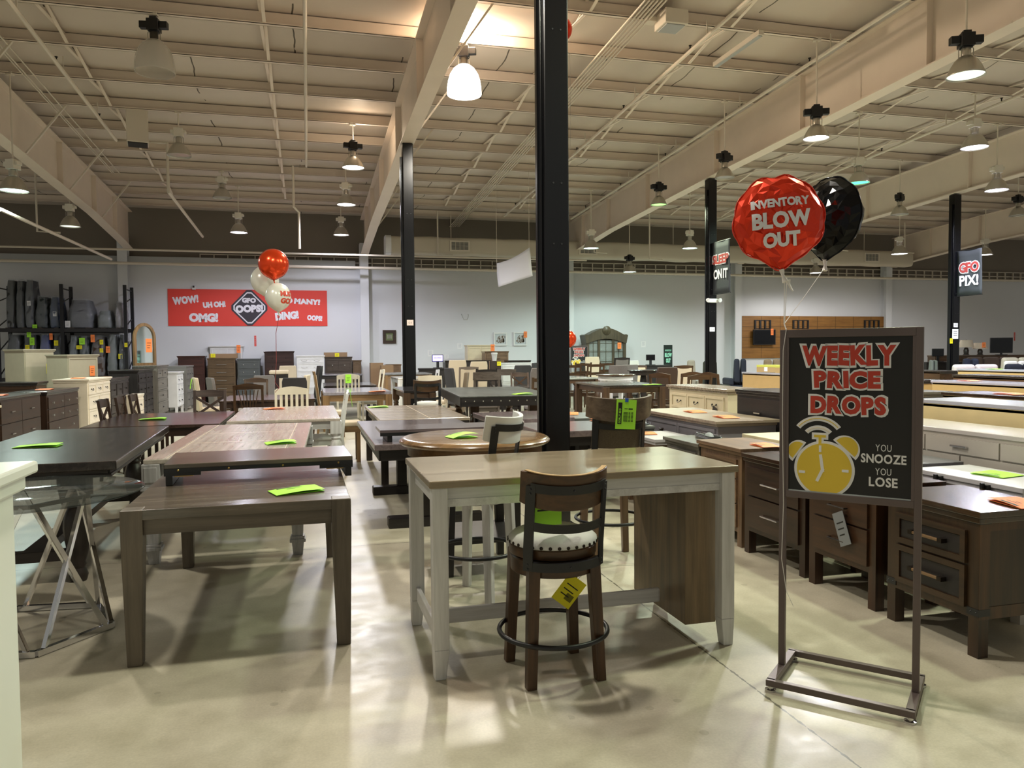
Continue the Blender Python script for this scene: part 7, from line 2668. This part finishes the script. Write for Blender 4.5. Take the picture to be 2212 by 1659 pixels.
# column banners
def column_banner(label, cx, cy, ctop_px, lines, seedb):
    t = thing('column_banner', label, 'banner', (cx, cy, 0), R(-90), 'column banners')
    p_t, p_b = ctop_px
    z1, z0 = PY(p_t[0], p_t[1], cy).z, PY(p_b[0], p_b[1], cy).z
    w = .74
    m_ = mat('banner_cloth', (58, 62, 66), .75)
    g = MB()
    rows = []
    for j in range(9):
        z = z0 + (z1 - z0) * j / 8
        rows.append([(.10 + w * i / 8, .012 * math.sin(i * .9 + j * .5), z) for i in range(9)])
    g.loft(rows)
    o = g.build('banner_cloth', m_, t, smooth=True)
    sd = o.modifiers.new('cloth', 'SOLIDIFY')
    sd.thickness = .004
    for z in (z0, z1):
        MB().tube([(.06, 0, z), (.10 + w + .02, 0, z)], .010, 8).build('banner_rod', M_iron, t)
    xm = .10 + w / 2
    for body, zf, ww, hh, red, s_ in lines:
        zc = z0 + (z1 - z0) * zf
        if red:
            fit(text_mb(body, 1, .10, .04, 0, .5, seed=s_), w * ww, (z1 - z0) * hh, (xm, -.020, zc)).build('lettering_outline', M_btxt, t, flip=True)
            fit(text_mb(body, 1, .045, .04, 0, .5, seed=s_), w * ww * .93, (z1 - z0) * hh * .84, (xm, -.024, zc)).build('lettering', mat('banner_text_red', (176, 70, 66), .6), t, flip=True)
        else:
            fit(text_mb(body, 1, .04, .04, 0, .6, seed=s_), w * ww, (z1 - z0) * hh, (xm, -.020, zc)).build('lettering', M_btxt, t, flip=True)
    return t


column_banner('dark grey banner reading SLEEP ON IT on its column', 9.0, 15.95, ((1545, 527), (1545, 638)), (('SLEEP', .66, 1.0, .21, True, 3), ('ON IT', .38, .82, .19, False, 5)), 3)
column_banner('dark olive banner reading GFO PIX on its column', 16.0, 16.1, ((2070, 545), (2070, 641)), (('GFO', .62, .86, .27, True, 4), ('PIX!', .33, .78, .24, False, 2)), 4)

# the blank white sheet hung by its corners
pts = [PY(1073, 569, 20.6), PY(1143, 535, 19.6), PY(1152, 596, 19.6), PY(1077, 620, 20.6)]
t = thing('hanging_sheet', 'blank white banner sheet hanging askew near the back wall', 'banner', pts[1], 0)
o = Vector(t.location)
rows = []
for j in range(10):
    v = j / 9
    row = []
    for i in range(12):
        u = i / 11
        p = pts[0].lerp(pts[1], u).lerp(pts[3].lerp(pts[2], u), v) - o
        p = p + Vector((0, .05 * math.sin(u * 5 + v * 3), -.06 * math.sin(PI * u) * (1 - v)))
        row.append(p)
    rows.append(row)
sh_ = MB().loft(rows).build('sheet', mat('sheet_white', (214, 214, 216), .7), t, smooth=True)
sh_.modifiers.new('cloth', 'SOLIDIFY').thickness = .004
g = MB()
for p in (pts[0], pts[1]):
    g2 = MB().tube([p - o, Vector((p.x, p.y, roof_z(p.y) + .02)) - o], .006, 5)
    g2.build('hanging_wire', M_creamp, t)

# plates and papers on the columns
def col_plate(label, cx, cy, px0, px1, py0, py1, txt=None, m=None, half=.10):
    Y = cy - half - .003
    a_, b_ = PY(px0, py1, Y), PY(px1, py0, Y)
    t = thing('column_plate', label, 'notice', ((a_.x + b_.x) / 2, Y, (a_.z + b_.z) / 2), 0, 'plates on the columns')
    w, h = (b_.x - a_.x) / 2, (b_.z - a_.z) / 2
    MB().box(-w, w, -.002, .004, -h, h).build('plate', m or mat('plate_pink', (232, 214, 206), .5), t)
    if txt:
        fit(text_mb(txt, 1, .0), w * 1.0, h * .6, (0, -.004, 0)).build('lettering', M_ink, t, flip=True)
    else:
        g = MB()
        for k in range(3):
            g.box(-w * .6, w * .6, -.004, -.002, h * (.5 - .4 * k), h * (.58 - .4 * k))
        g.build('printing', M_ink, t)
    return t


col_plate('pale plate reading C-5 on its black column', 1.9, 14.75, 879, 893, 691, 703, 'C-5')
col_plate('white plate reading C-4 on the SLEEP banner column', 9.0, 15.95, 1533, 1544, 707, 716, 'C-4', M_white)
col_plate('white notice, upper one on the GFO PIX column', 16.0, 16.1, 2060, 2069, 698, 707, None, M_white)
col_plate('white notice with a dark spot, lower one on the GFO PIX column', 16.0, 16.1, 2057, 2070, 711, 732, None, M_white)
col_plate('yellow sticker on the GFO PIX column', 16.0, 16.1, 2052, 2058, 731, 742, None, M_yellow)
c = PY(1540, 650, 15.8)
t = thing('exit_light', 'white emergency light with two lamp heads on the SLEEP banner column', 'emergency light', (c.x, 15.82, c.z), 0)
MB().box(-.11, .11, -.05, .03, -.04, .05).build('light_body', PT_white, t, bevel=.015)
for sx in (-1, 1):
    MB().lathe([(.035, 0), (.05, .05), (.045, .055)], 12, (0, 0, 0)).xf(Matrix.Translation((sx * .15, -.03, .02)) @ Matrix.Rotation(R(100), 4, 'X')).build('lamp_head', PT_white, t, smooth=True)
    MB().bar((sx * .1, -.02, .02), (sx * .15, -.03, .02), .02).build('lamp_arm', PT_white, t)
